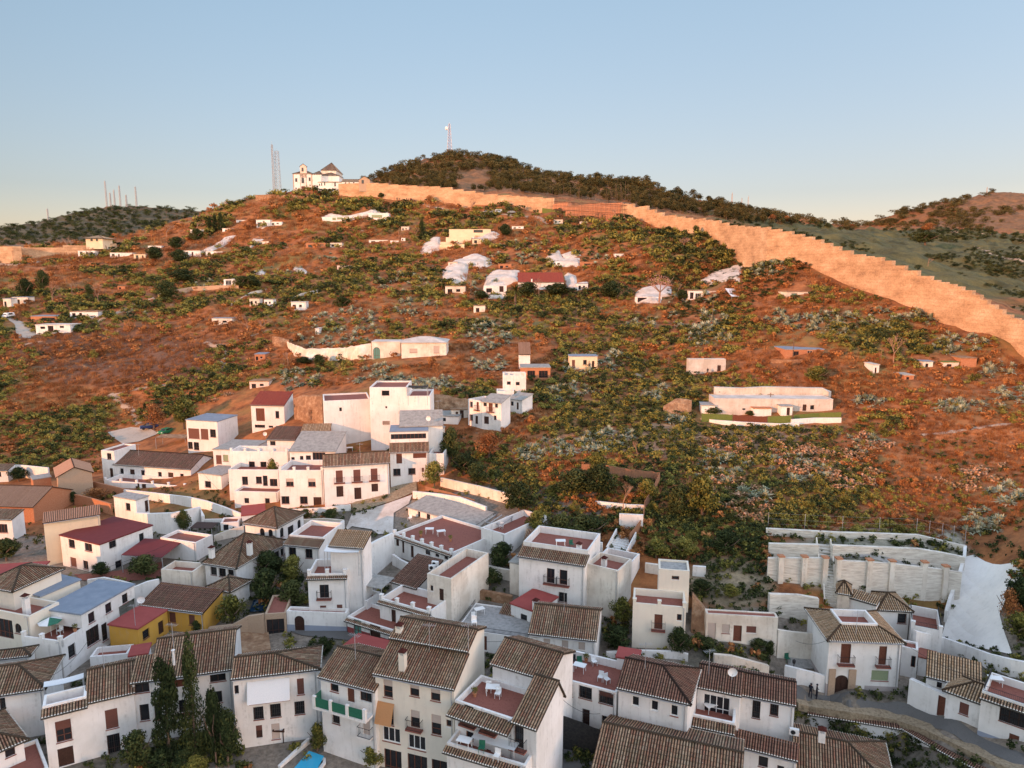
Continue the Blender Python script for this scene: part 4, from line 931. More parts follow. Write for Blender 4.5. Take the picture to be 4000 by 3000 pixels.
def tmk():
    # unit trees: height 1, crown radius about .5 (scaled per plant)
    c_, q_ = blob_list(26, 1, .05, .9, .16, .07, .12, lambda t: max(.1, (1-t)**.6*(1 if t > .12 else .7)))
    PROTO['cypress'] = mk_tree('cypress_tree', leaf_cloud(c_+[(0,0,.97)], q_+[.04], 5200, .014, 2, 1.6, .12), 'leaf_dark', [([(0,0,0),(0,0,.3),(0,0,.9)], .03, .008)])
    c_, q_ = blob_list(40, 3, .12, .95, .30, .08, .14, lambda t: 1-.8*t)
    PROTO['conifer'] = mk_tree('conifer_tree', leaf_cloud(c_, q_, 6500, .016, 4, .8, .2), 'leaf_dark', [([(0,0,0),(.01,0,.4),(0,0,.9)], .035, .01)])
    c_, q_ = blob_list(34, 5, .32, .85, .34, .12, .2, lambda t: math.sin(math.pi*min(1, max(.12, t))**.8))
    tr = [([(0,0,-.1),(.02,.01,.3)], .035, .025)]+[([(.02,.01,.3),(.2*math.cos(a),.2*math.sin(a),.5),(.33*math.cos(a+.3),.33*math.sin(a+.3),.7)], .022, .006) for a in (0,1.3,2.5,3.8,5)]
    PROTO['dark'] = mk_tree('leafy_tree', leaf_cloud(c_, q_, 4200, .026, 6, .9, .25), 'leaf_dark', tr)
    PROTO['olive'] = mk_tree('leafy_tree', leaf_cloud(c_, q_, 3200, .026, 7, .9, .3), 'leaf_olive', tr)
    PROTO['rust'] = mk_tree('leafy_tree', leaf_cloud(c_, q_, 2200, .022, 8, .9, .3), 'leaf_rust', tr)
    # bare tree: fan of fine branches
    r = random.Random(9); mb = MB()
    def br(p, dv, L, rad, lev):
        q2 = p+dv*L; mb.bar(p, q2, rad, 4 if lev > 1 else 3, rad*.6)
        if lev == 0: return
        for _ in range(r.choice((3, 3, 4))):
            nd = (dv+Vector((r.uniform(-.6,.6), r.uniform(-.6,.6), r.uniform(-.15,.45)))).normalized(); br(p+dv*L*r.uniform(.6, 1), nd, L*r.uniform(.55, .8), rad*.55, lev-1)
    br(Vector((0,0,-.05)), Vector((0,0,1)), .35, .02, 5)
    PROTO['bare'] = mb.obj('bare_tree', 'paletwig', loc=(0,-40,-300))
    V, Q_, tn = leaf_cloud([(0,0,.66),(.2,0,.6),(-.2,.1,.62),(0,.2,.7)], [.3,.2,.2,.2], 500, .012, 12)
    PROTO['blossom'] = mk_tree('blossom_tree', (V, Q_, tn), 'flower', [([(0,0,-.1),(.02,0,.35)], .03, .02)]+[([(.02,0,.35),(.22*math.cos(a),.22*math.sin(a),.6),(.35*math.cos(a+.4),.35*math.sin(a+.4),.85)], .014, .003) for a in (0,.8,1.7,2.5,3.4,4.2,5.1)], 'paletwig')
    # stone pine: bumpy rounded crown on a short trunk
    for k in range(3):
        c_, q_ = blob_list(12, 20+k, .35, .85, .34, .14, .24, lambda t: math.sin(math.pi*max(.2, min(.95, t))))
        PROTO['pine%d' % k] = mk_tree('pine_tree', leaf_cloud(c_, q_, 1000, .036, 21+k, .8, .3, .6), 'leaf_pine', [([(0,0,-.15),(0,0,.5)], .04, .02)])
    # palm
    mb = MB(); r = random.Random(5)
    for i in range(46):
        a = r.uniform(0, 6.283); el = r.uniform(-.5, 1.2); L = .42; pr = Vector((0,0,.62)); dv = Vector((math.cos(a)*math.cos(el), math.sin(a)*math.cos(el), math.sin(el)))
        sd = Vector((-math.sin(a), math.cos(a), 0))*.03
        for k in range(5):
            nx = pr+dv*L/5; mb.poly([pr-sd*(1-k/6), pr+sd*(1-k/6), nx+sd*(1-(k+1)/5.2), nx-sd*(1-(k+1)/5.2)]); pr = nx; dv = (dv+Vector((0,0,-.28))).normalized()
    root = empty('palm_tree', (0,-40,-300)); mb.obj('crown', 'leaf_olive', root); t_ = MB(); t_.bar((0,0,-.05), (0,0,.63), .04, 8, .035); t_.obj('trunk', 'bark', root); PROTO['palm'] = root
    # shrubs
    for k, lf in enumerate(('leaf_olive', 'leaf_dark', 'leaf_rust', 'leaf_olive')):
        c_, q_ = blob_list(9, 40+k, .15, .6, .38, .16, .3); V, Q_, tn = leaf_cloud(c_, q_, 650, .045, 41+k, .9, .3)
        PROTO['shrub%d' % k] = link('shrub', np_mesh('shrub', V, Q_, lf, tn), None, (0,-40,-300))
    # agave rosettes
    for k in range(4):
        r = random.Random(60+k); V = []; Q_ = []; tn = []
        for i in range(34):
            a = i*2.4+r.uniform(-.2,.2); el = .15+1.25*(i/34)+r.uniform(-.12,.12); L = r.uniform(.75, 1.1)*(1-.25*i/34); w0 = .115
            dv = Vector((math.cos(a)*math.cos(el), math.sin(a)*math.cos(el), math.sin(el))); sd = Vector((-math.sin(a), math.cos(a), 0)); p = Vector((0,0,.05)); dr = r.choice((0,0,-.16,-.34)); tt = r.uniform(-.2,.3)
            ws = [w0*.8, w0*1.15, w0*.95, w0*.55, .004]; prev = None; base = len(V)
            for s_ in range(5):
                V += [p-sd*ws[s_], p+sd*ws[s_]]; tn += [tt+.04*s_]*2; p = p+dv*L/4; dv = (dv+Vector((0,0,dr-.03))).normalized()
            for s_ in range(4): b = base+s_*2; Q_.append((b, b+1, b+3, b+2))
        PROTO['agave%d' % k] = link('agave_plant', np_mesh('agave_plant', np.array([tuple(v_) for v_ in V]), np.array(Q_), 'agave', np.array(tn)), None, (0,-40,-300))
    # prickly pear: drooping chains of oval pads
    for k in range(3):
        r = random.Random(80+k); V = []; Q_ = []; tn = []
        def pad(c_, up, wid, sz):
            up = up.normalized(); nrm = up.cross(Vector((r.uniform(-1,1), r.uniform(-1,1), r.uniform(-.3,.3)))).normalized(); sd = up.cross(nrm); tt = r.uniform(-.3,.35)
            ring = [(0, 0), (.32, .25), (.42, .6), (.25, .93), (0, 1.0), (-.25, .93), (-.42, .6), (-.32, .25)]
            b = len(V)
            for s_ in (-1, 1):
                for x, y in ring: V.append(c_+sd*x*sz*wid+up*y*sz+nrm*s_*.05*sz*(1 if 0 < y < 1 else .3)); tn.append(tt)
            for s_ in (0, 8): Q_.extend([(b+s_, b+s_+1, b+s_+2, b+s_+3), (b+s_, b+s_+3, b+s_+4, b+s_+5), (b+s_, b+s_+5, b+s_+6, b+s_+7)])
            for i in range(8): Q_.append((b+i, b+(i+1) % 8, b+8+(i+1) % 8, b+8+i))
            return c_+up*sz
        for i in range(11):
            p = Vector((r.uniform(-.35,.35), r.uniform(-.35,.35), -.05)); up = Vector((r.uniform(-.4,.4), r.uniform(-.4,.4), 1)); 
            for j in range(r.choice((3, 4, 5))):
                q2 = pad(p, up, 1, .26)
                if r.random() < .5: pad(p+up.normalized()*.2, up+Vector((r.uniform(-1,1), r.uniform(-1,1), -.2)), 1, .22)
                p = q2; up = up+Vector((r.uniform(-.5,.5), r.uniform(-.5,.5), r.uniform(-.75, -.1)))
        PROTO['pear%d' % k] = link('prickly_pear', np_mesh('prickly_pear', np.array([tuple(v_) for v_ in V]), np.array(Q_), 'cactus', np.array(tn)), None, (0,-40,-300))
tmk()
used = set()
def plant(kind, x, yb, yt, wpx, label, cat='tree', group=None, c='o', rz=None, zbase=None):
    """stand a copy of the prototype on the terrain: foot row yb, top row yt, crown wpx pixels wide"""
    bx, by = cc(c, x, yb); _, ty = cc(c, x, yt); sc_ = 1 if c == 'o' else S
    P = hit(bx, by)
    if P is None: return None
    if zbase is not None: P = at_z(bx, by, zbase)
    h = max(.5, z_from_py(P[0], P[1], ty)-P[2]); dep = P[1]*CP-P[2]*SP; wd = wpx*sc_/F*dep
    kx = {'cypress': .34, 'conifer': .55, 'bare': .8, 'palm': .8}.get(kind, .72)
    s = (wd/kx, wd/kx, h/(.93 if not kind.startswith('shrub') else .8))
    return put(kind, P, s, label, cat, group, rz)
def put(kind, P, s, label, cat, group=None, rz=None):
    pr = PROTO[kind]; rz = random.uniform(0, 6.28) if rz is None else rz
    if kind in used: o = copy_tree(pr)
    else: o = pr; used.add(kind)
    o.location = (float(P[0]), float(P[1]), float(P[2])-.05); o.rotation_euler.z = rz; o.scale = s if isinstance(s, tuple) else (s, s, s)
    if 'group' in o: del o['group']
    return tag(o, label, cat, group)
# ================================================================== THE TOWN
H = house
# ---- lower left
H('small house with a hipped tiled roof in the bottom left corner', c='e', A=(-260,1600), B=(200,1405), yb=2000, roof='hipr', ry=1255, wins=[('k',40,1445,130,1560)], name='tiled_house')
H('low block with a red terrace floor in the bottom left corner', cat='terrace', name='terrace_block', c='e', A=(-200,1900), B=(420,1655), yb=2150, ry=1510, par=.3)
H('white house with a brown blind, a terrace and a gabled roof beside the cypress', c='e', key='e2', A=(365,1130), B=(745,1038), yb=1690, ry=985, cap=1.0, name='tiled_house', wins=[('h',480,1245,620,1430),('d',500,1480,640,1640)],
  vols=[dict(key='e2b', on=('e2','f'), A=(748,1080), B=(1155,988), roof='gable', ry=775, wins=[('b',910,1150,1020,1320),('kg',930,1365,1040,1540)])])
H('wide house with a big tiled roof behind the cypresses', c='e', key='e3', A=(1140,905), B=(1300,884), yb=1460, roof='shed', pitch=.42, ry=692, name='tiled_house', wins=[('k',1165,918,1290,1008),('k',1208,1108,1290,1250)],
  vols=[dict(on=('e3','f'), A=(1303,884), B=(2003,787), roof='gable', ry=505, pitch=.42, chim=[(1505,770,640,'pipe')], wins=[('k',1812,812,1950,912),('D',1500,880,1615,960),('kB',1545,1070,1610,1180),('k',1780,1000,1920,1100),('k',1330,1110,1400,1240)])])
H('white house with a white awning and a pergola beside the blue pool', c='e', A=(2008,868), B=(2742,785), yb=1500, roof='hipr', ry=668, name='tiled_house', hr=4, wins=[('b','f',355,885,415,1025),('wo','f',-60,905,285,1090),('kg','f',-20,1130,65,1240),('kg','f',125,1105,215,1220),('kg','f',335,1082,420,1195),('k',2025,945,2063,1020),('dh','f',0,1290,55,1400),('s','f',135,1275,205,1410)])
H('low outbuilding with a rough grey roof behind the white awning house', c='e', A=(2010,700), B=(2330,640), yb=760, roof='deck', ry=480, rm='rock', m='brickpale', name='outbuilding', cat='outbuilding')
H('house with a brown hipped tiled roof at the left edge below the grey flat roof', c='e', A=(-250,1050), B=(372,955), yb=1480, roof='hipr', ry=768, name='tiled_house', wins=[('kg',0,1040,50,1200)])
H('narrow tiled roof ridge at the left edge in front of the green parasol house', c='e', A=(-300,735), B=(245,672), yb=1080, roof='hipr', ry=648, name='tiled_house')
H('long white house with a grey flat roof and a parasol on its terrace', c='e', key='e5', A=(185,520), B=(525,566), yb=830, ry=245, par=.8, piers=3, wins=[('k',745,440,860,590),('k',880,405,930,560),('kg',590,590,650,700),('s',250,615,305,700)],
  vols=[dict(A=(372,292), B=(700,338), onB=('e5','r'), above='e5', ry=62, roof='deck', rm='bluegrey', wins=[('k',762,312,820,410),('k',910,232,965,325),('k',1055,152,1105,245)])])
canopy('dark canopy on posts over the terrace with the parasol', 'e', (265,345), (480,380), 292, 2.6, 'darkcloth', yb=700)
H('house under a broad blue grey sheet roof at the left', c='e', A=(100,118), B=(352,182), yb=520, roof='deck', ry=10, rm='bluegrey', m='cream', wins=[('k',275,215,345,330)])
H('square turret with a pyramid of brown tiles at the left edge', c='o', A=(-70,2282), B=(50,2303), yb=2530, roof='pyr', W=6, m='cream', name='turret_house')
H('cream house with an arched window and a tall white chimney at the left edge', c='o', A=(-120,2362), B=(113,2408), yb=2560, ry=2330, par=.8, m='cream', wins=[('kA',58,2436,84,2474),('x',-20,2418,50,2490)], chim=[(106,2400,2318)])
H('house with a bright red sheet roof behind the turret at the left edge', c='o', A=(-140,2268), B=(130,2250), yb=2420, roof='deck', ry=2205, rm='redsheet', m='cream')
H('ochre yellow house with a dark tiled roof and two shuttered windows', c='e', A=(1215,238), B=(1757,308), yb=440, roof='shed', pitch=.28, ry=90, m='yellow', rm='tile_dark', name='yellow_house', wins=[('b',1462,314,1518,402),('b',1632,337,1684,424)])
H('small ochre annex with a red sheet roof beside the yellow house', c='e', A=(940,425), B=(1190,462), yb=650, roof='deck', ry=284, m='yellow', rm='redsheet', name='yellow_house', wins=[('kg',1232,462,1288,540),('d',1368,388,1415,500)])
H('low walled terrace with a white outdoor oven behind the gabled house', cat='terrace', name='terrace_block', c='e', A=(775,700), B=(1100,672), yb=830, ry=600, par=.6)
H('small flat red roof wedged beside the wide tiled roof', c='e', A=(1115,700), B=(1275,675), yb=900, roof='deck', ry=602, rm='redsheet')
canopy('pale cloth canopy over the terrace of the gabled house', 'e', (372,965), (720,885), 880, 2.2, 'whitecloth', yb=1420)
# ---- lower middle
H('white house with a long green balcony beside the tall cream house', c='f', key='f1', A=(556,850), B=(1026,972), yb=1520, roof='gable', ry=668, name='tiled_house', balc=[('greenpaint',562,1068,1010)], wins=[('w',642,912,712,1000),('D',790,965,850,1090),('kN',900,1000,1000,1085),('kg',660,1150,722,1275),('sZ',925,1235,985,1372)])
H('tall cream house with an orange awning and brown windows at the centre of the bottom', c='f', key='f2', A=(1030,822), B=(1710,957), yb=1640, roof='shed', pitch=.42, ry=615, m='cream', name='tiled_house', chim=[(1270,805,625,'cream')],
  wins=[('wH',1102,882,1180,1050),('wH',1330,928,1410,1040),('wH',1510,968,1592,1080),('woO',1068,1100,1188,1280),('wHB',1337,1162,1415,1312),('wH',1517,1200,1600,1375),('w',1645,1245,1692,1302),('W',1095,1312,1245,1435),('W',1315,1380,1465,1500),('x',1110,1505,1258,1720),('x',1312,1550,1480,1740),('x',1520,1595,1660,1760)],
  vols=[dict(rel=('f2',0,None,None,4.2,.45), roof='gable', pitch=.38, m='cream', chim=[(1240,478,398,'cream')])])
H('white house with grilled balconies and a red inset terrace right of the tall cream house', c='f', key='f3', A=(1718,1072), B=(2225,1240), yb=1810, par=.5, cap=1.3, ry=925, name='tiled_house', wins=[('kgB',1802,1122,1880,1275),('kgB',1978,1190,2060,1340),('x',1815,1345,1880,1430),('d',1990,1500,2030,1600)],
  vols=[dict(rel=('f3',1.2,None,None,5,1.6), roof='gable', pitch=.42),
        dict(on=('f3','f'), A=(2228,1238), B=(2424,1303), roof='gable', f=.78, ry=885, pitch=.42, wins=[('kgB',2226,1287,2312,1482)])])
H('low patio block with a white parapet in front of the grilled balconies', cat='terrace', name='patio_block', c='f', A=(1648,1440), B=(2330,1640), yb=1960, par=1.0, ry=1345, cap=.7)
canopy('white cloth shade over the patio of the house with grilled balconies', 'f', (1860,1395), (2230,1510), 1330, 2.3, 'whitecloth', yb=1960)
H('white tower house with a flower balcony above the arched gate', c='f', A=(445,-15), B=(782,-22), yb=445, ry=-150, cap=.6, piers=3, name='tower_house', wins=[('kB',550,75,630,190),('b',553,255,607,317),('b',698,247,747,305)], base=('white',1))
H('white street wall with an arched black gate and a blue grey base', cat='gatehouse', name='gatehouse', c='f', A=(262,302), B=(778,322), yb=480, par=.3, W=1.2, base=('bluewash',.9), wins=[('dA',333,345,418,474)])
H('white street front with teal and brown doors over a dark red base', c='f', key='rb', A=(787,348), B=(1186,470), yb=494, par=.4, W=4, cap=.5, base=('redwash',1.1), wins=[('t',845,380,910,512),('d',985,428,1075,562)])
H('brick garage with a dark door beside the arched gate', cat='garage', name='garage', c='f', A=(75,330), B=(258,318), yb=515, W=5, par=.2, m='brickpale', wins=[('k',92,372,246,512)])
H('white house with a pale tiled roof and a white awning above the tower house', c='b', A=(640,1388), B=(925,1408), yb=2010, roof='shed', pitch=.35, ry=1270, rm='tile_tan', name='tiled_house')
canopy('white striped awning over the roof terrace of the tower house', 'b', (585,1448), (885,1455), 1395, 2.5, 'whitecloth', yb=2060, pitch=.3)
H('white house with a small terrace and brick lattice below the pile of air conditioners', c='f', key='f5', A=(1068,192), B=(1500,312), yb=468, ry=120, cap=.5, piers=4, wins=[('d',1170,292,1208,420),('wB',1378,375,1428,440)],
  vols=[dict(key='f5b', c='o', on=('f5','b'), A=(1532,2268), B=(1628,2295), roof='shed', pitch=.3, ry=2178, rm='tile_dark', h=5, wins=[('W',1562,2288,1600,2335)])])
H('worn white house with a stack of air conditioners on its roof', c='o', key='ac', A=(1668,2240), B=(1762,2262), yb=2440, ry=2150, m='worn', par=1, wins=[('k',1681,2287,1692,2308),('dk',1716,2300,1733,2346)])
H('white two storey house with a red terrace and a grey corrugated roof', c='b', key='bt', A=(1185,1290), B=(1690,1462), yb=1480, ry=1205, par=.35, piers=7, cap=.4, wins=[('dk',1210,1330,1235,1400),('d',1262,1352,1280,1460),('d',1337,1398,1362,1500),('k',1465,1437,1505,1475),('k',1550,1467,1582,1495),('k',1628,1484,1658,1515)],
  vols=[dict(on=('bt','b'), A=(1315,1055), B=(1895,1215), roof='shed', pitch=.16, ry=1035, rm='asbestos', h=4, wins=[('W',1395,1097,1420,1180),('k',1475,1120,1505,1182),('s',1573,1142,1605,1245),('kg',1682,1182,1718,1240),('D',1745,1208,1790,1318),('k',1800,1212,1820,1300)])])
H('white terrace room with an open metal frame right of the corrugated roof', c='b', A=(1945,1240), B=(2150,1300), yb=1440, ry=1110, par=.9)
H('low white house with a railed grey roof terrace and brown doors', c='f', A=(1728,452), B=(2368,545), yb=612, ry=272, par=.12, rail=1, rm='concrete', wins=[('D',1825,497,1880,600),('D',1930,517,1995,640),('D',2172,557,2235,688)])
H('small white block with a red flat roof behind the railed terrace', c='g', A=(-10,242), B=(200,315), yb=440, roof='deck', ry=155, rm='redsheet', wins=[('k',75,332,130,385)], chim=[(205,300,190)])
# ---- lower right
H('white house with a brown tiled gable roof and three pale shutters', c='g', A=(152,480), B=(722,542), yb=815, roof='gable', ry=272, name='tiled_house', wins=[('s',272,542,330,615),('s',430,557,485,668),('s',575,572,630,640),('kg',265,735,335,820)])
H('tall white house with a tiled strip roof and laundry on its balconies', c='c', key='g2', A=(60,1475), B=(628,1560), yb=1880, roof='shed', pitch=.35, ry=1442, name='tiled_house', wins=[('kB',300,1594,368,1720),('wB',410,1607,478,1735),('kg','g',405,142,475,225)],
  vols=[dict(rel=('g2',0,None,None,6,.6), par=.9, chim=[(578,1462,1362)])])
H('worn white house with bare stained walls in the middle right of the town', c='c', A=(632,1548), B=(920,1615), yb=1950, ry=1480, m='worn', par=.7, chim=[(795,1575,1485)], name='worn_house')
H('worn house with a grey sheet roof left of the laundry balconies', c='c', A=(-20,1545), B=(235,1592), yb=1810, roof='deck', ry=1470, m='worn', rm='asbestos', name='worn_house')
H('cream house with a tiled roof terrace and a grey upper storey beside the ruin', c='g', key='g3', A=(1045,232), B=(1505,272), yb=622, ry=118, par=.8, m='cream', piers=3, wins=[('DB',1230,332,1300,460),('w',1425,330,1466,385)],
  vols=[dict(on=('g3','b'), A=(1268,-62), B=(1535,-42), ry=-140, par=.2, rm='concrete', m='cream', h=5, wins=[('w',1380,0,1445,32)])])
H('white house with a red roof terrace of plastic chairs above the dark gate', c='g', A=(337,862), B=(903,1008), yb=1300, ry=695, par=.75, base=('greybase',1.0), wins=[('h',430,922,525,1030),('kg',580,957,690,1062),('kgh',752,1002,875,1108),('dg',610,1152,670,1305),('k',430,1112,465,1185),('kg',778,1212,850,1285)])
H('small white stair head with a red flat roof on the chair terrace', c='g', A=(905,705), B=(1088,735), yb=1130, roof='deck', ry=642, rm='redsheet')
H('white house with a dark hipped tiled roof and small white windows', c='g', A=(922,945), B=(1520,1082), yb=1480, roof='hipr', ry=772, rm='tile_dark', name='tiled_house', wins=[('W',1035,1040,1100,1125),('W',1200,1077,1265,1165),('Ws',1370,1117,1435,1210)])
H('white house with a large glass door and a recessed air conditioner in its roof', c='g', A=(1604,940), B=(1972,1015), yb=1390, roof='gable', ry=798, rm='tile_dark', name='tiled_house', wins=[('W',1652,1037,1882,1195)])
H('low white terrace with a dark tiled edge below the large glass door', cat='terrace', name='terrace_block', c='g', A=(1530,1190), B=(1925,1272), yb=1530, W=3, cap=1, par=.8)
H('white house with a tiled gable roof and a black door left of the street bend', c='g', A=(1978,1005), B=(2444,1097), yb=1470, roof='gable', ry=878, rm='tile_dark', name='tiled_house', wins=[('kg',2078,1067,2145,1230),('wg','h',18,1102,90,1210)])
H('low house with a dark tiled lean to roof below the black door', c='g', A=(1925,1440), B=(2460,1575), yb=1720, roof='shed', pitch=.4, ry=1392, rm='tile_dark', name='tiled_house', wins=[('k',2130,1560,2212,1650),('k',2290,1640,2350,1700)])
H('large brown tiled roof filling the bottom of the picture right of the centre', c='g', A=(690,1700), B=(1960,2010), yb=2060, roof='gable', ry=1395, name='tiled_house')
H('house with a dark hipped tiled roof at the bottom below the tiled boundary wall', c='h', A=(225,1660), B=(1080,1850), yb=2100, roof='hipr', ry=1425, name='tiled_house', chim=[(465,1385,1300)])
H('ruined building of grey blocks with boarded doorways below the cliff', cat='ruin', name='ruined_house', c='g', A=(1680,325), B=(2300,360), yb=560, W=1.2, par=.1, m='worn', wins=[('s',1692,405,1760,548),('s',1815,417,1880,495),('D',1912,427,1985,565),('b',2025,434,2110,492)])
H('white corner house with a large arched stone doorway and a tiled rim around its terrace', c='h', key='h1', A=(530,545), B=(1155,570), yb=1040, roof='rim', ry=300, rm='tile_tan', name='corner_house', base=('greybase',1.3), pil=[('brickpale',528,800,566,1050),('brickpale',700,805,742,1055)], wins=[('DB',628,587,715,755),('DB',957,607,1025,770),('G',893,817,1040,905),('dA',572,857,692,1032),('k',775,1005,828,1030)])
H('small white turret with a tan hipped roof and a hooded window', c='h', A=(962,278), B=(1225,292), yb=560, roof='hip', ry=150, rm='tile_tan', name='turret_house', wins=[('wg',1120,325,1195,410)])
H('white block with a chequered black balustrade beside the turret', c='h', A=(1238,425), B=(1508,478), yb=720, ry=270, par=1.1, rail=1, piers=2, chim=[(1385,250,130)])
H('white house with a tan tiled roof at the foot of the white slope', c='h', A=(1378,852), B=(1835,965), yb=1140, roof='shed', pitch=.35, ry=702, rm='tile_tan', name='tiled_house', wins=[('k',1458,912,1503,968)])
H('white lodge with a hipped tan roof and one brown shutter on the cobbled street', c='h', A=(1550,978), B=(1842,1085), yb=1245, roof='hipl', ry=905, rm='tile_tan', name='tiled_house', wins=[('b',1652,1097,1735,1200)])
H('white house with a long grilled window at the right edge of the street', c='h', A=(1850,990), B=(2330,1150), yb=1385, ry=900, par=.7, cap=.7, rail=1, base=('bluewash',.5), wins=[('kg',2000,1118,2260,1292),('D',2075,1368,2165,1528)])
H('white courtyard wall with a brown gate right of the corner house', cat='gatehouse', name='gatehouse', c='h', A=(1222,890), B=(1545,1035), yb=1112, W=.5, par=.05, rm='lime', wins=[('D',1462,1040,1545,1225)])
# ---- left middle
H('two storey white terraced house with a long tiled roof and a row of dark doors', c='a', key='a1', A=(900,830), B=(1600,885), yb=905, ry=800, par=.8, piers=6, wins=[('d',1170,858,1205,912),('d',1226,864,1262,918),('k',1373,930,1408,955),('k',1458,938,1497,972),('W',1520,947,1550,974)],
  vols=[dict(on=('a1','b'), A=(985,688), B=(1645,732), roof='gable', ry=592, h=5, rm='tile_dark', wins=[('kg',1040,730,1068,780),('d',1125,738,1165,830),('w',1220,745,1250,795),('w',1367,760,1398,810),('d',1455,765,1500,860),('w',1558,775,1588,835)]),
        dict(on=('a1','b'), A=(872,572), B=(983,580), W=6, par=.3, wins=[('k',925,598,962,650),('d',950,728,978,815)])])
H('white house with orange brown blinds under a blue grey flat roof', c='a', A=(1607,312), B=(1875,328), yb=600, roof='deck', ry=266, rm='bluegrey', wins=[('b',1628,384,1722,472),('b',1735,388,1800,478),('k',1815,392,1865,460),('k',1625,500,1665,560),('k',1675,503,1720,570)])
H('white house with a green blind under a patchy grey roof', c='a', A=(1840,568), B=(2145,578), yb=800, roof='deck', ry=490, rm='asbestos', wins=[('b',1867,615,1915,690),('G',1928,612,1972,668),('sB',2055,627,2110,725)])
H('low white room with a grey roof below the green blind', c='a', A=(1712,772), B=(1910,795), yb=915, roof='deck', ry=705, rm='concrete', wins=[('kg',1773,840,1822,893)])
H('tan brick house with a steep gable standing alone at the left', c='a', A=(497,798), B=(793,757), yb=1010, roof='gablex', pitch=.5, ry=700, m='brickpale', rm='tile_plain', name='brick_house', wins=[('w',450,810,480,880)])
H('tall cream house with a plain clay roof and a windowless sunlit side', c='a', A=(375,1195), B=(860,1122), yb=1570, roof='shed', pitch=.1, ry=1078, m='lemon', rm='tile_plain', wins=[('w',225,1190,290,1230)])
H('white house with a broad dark maroon roof', c='a', A=(520,1310), B=(860,1392), yb=1570, roof='deck', ry=1190, rm='maroon', wins=[('kg',597,1345,645,1412),('w',733,1378,795,1445),('kg',942,1350,1002,1415),('kg',1203,1290,1242,1360),('b',610,1500,660,1580),('w',720,1528,762,1600),('wg',998,1525,1052,1610)])
canopy('dark maroon carport roof right of the broad maroon roof', 'a', (1045,1480), (1400,1500), 1345, 2.8, 'maroon', yb=1640)
H('small white flat roofed house on the retaining wall at the left', c='a', A=(982,975), B=(1172,1008), yb=1190, roof='deck', ry=955, rm='concrete', wins=[('kg',1090,1030,1125,1090),('d',1253,1005,1282,1105)])
H('low house with an orange clay roof at the left edge', c='a', A=(-260,1040), B=(285,1055), yb=1200, roof='gable', ry=880, m='brick', rm='tile_plain', name='brick_house')
H('white cottage with a brown window at the left edge', c='a', A=(-200,1160), B=(100,1165), yb=1350, roof='shed', ry=1080, wins=[('w',-20,1210,65,1285)], name='tiled_house')
H('narrow orange brick house beside the tan brick gable', c='a', A=(285,830), B=(440,805), yb=985, roof='deck', ry=790, m='brick', rm='asbestos', name='brick_house')
H('white house at the far left edge beside the round courtyard tree', c='a', A=(-150,745), B=(62,742), yb=850, roof='shed', ry=692, wins=[('k',-20,760,10,800)], name='tiled_house')
H('white house with a pyramid of dark tiles and two chimneys', c='a', A=(1770,1535), B=(2040,1578), yb=1770, roof='hip', pitch=.5, ry=1290, name='tiled_house', chim=[(1830,1470,1395),(2158,1445,1350)], wins=[('kg',1822,1578,1872,1650),('kg',1893,1585,1950,1665),('kg',1972,1592,2020,1668)])
H('worn white roof terrace with white furniture', c='a', A=(1390,1600), B=(1665,1622), yb=1820, ry=1535, m='worn', par=.8)
H('small white porch with a tiled hip roof beside the dark garden', c='e', A=(1805,85), B=(1985,125), yb=270, roof='hip', ry=18, name='tiled_house')
H('white house with arched windows under a hipped tiled roof', c='b', A=(-95,1192), B=(180,1230), yb=1480, roof='hip', pitch=.5, ry=1065, name='tiled_house', wins=[('kA',35,1247,75,1350),('kA',108,1257,145,1335),('kA',208,1240,240,1325),('k',275,1225,325,1300),('kA',360,1172,388,1290)])
H('white wing with grilled windows and a red roof terrace', c='b', key='b12', A=(250,1378), B=(545,1405), yb=1620, roof='shed', pitch=.4, ry=1335, name='tiled_house', wins=[('kg',285,1402,345,1485),('kg',428,1422,487,1505)],
  vols=[dict(rel=('b12',0,None,None,6,.3), par=.7)])
H('white wing with three small grilled windows facing the dark garden', c='b', A=(-40,1505), B=(240,1385), yb=1690, roof='shed', pitch=.4, ry=1372, name='tiled_house', wins=[('kg',80,1485,120,1555),('kg',150,1450,200,1520),('kg',213,1418,238,1480)])
H('small house with a patched bright red sheet roof', c='a', A=(2090,1142), B=(2290,1120), yb=1230, roof='deck', ry=1052, rm='redsheet')
# ---- middle
H('white house with three tall shuttered balcony doors under an old tiled roof', c='b', key='b1', A=(582,705), B=(1148,672), yb=1075, roof='gable', ry=597, name='tiled_house', wins=[('bB',690,747,750,852),('bB',842,740,903,843),('bB',992,730,1050,832),('d',695,882,755,975),('d',850,895,910,995),('d',998,862,1055,930)])
H('white house with a red roof terrace and four square windows', c='b', key='b2', A=(197,745), B=(578,745), yb=1085, ry=655, piers=4, wins=[('wH',260,817,325,885),('wH',450,817,515,887),('wg',222,970,288,1035),('wg',382,972,446,1035),('d',497,977,567,1070)])
H('house with a wide grey sheet roof and an open terrace room', c='b', A=(290,575), B=(685,578), yb=830, roof='shed', pitch=.25, ry=410, rm='asbestos', wins=[('k',305,632,335,672),('k',380,622,410,670),('x',432,617,475,690),('x',490,592,600,690)])
H('small brick house with an old tiled roof above the grey sheet roof', c='b', A=(392,410), B=(630,405), yb=640, roof='shed', pitch=.3, ry=345, m='brick', rm='tile_tan', name='brick_house')
H('white cottage with a sagging red brown tiled roof', c='b', A=(95,475), B=(335,480), yb=720, roof='shed', pitch=.3, ry=368, rm='tile_dark', name='tiled_house', wins=[('k',122,493,168,530)])
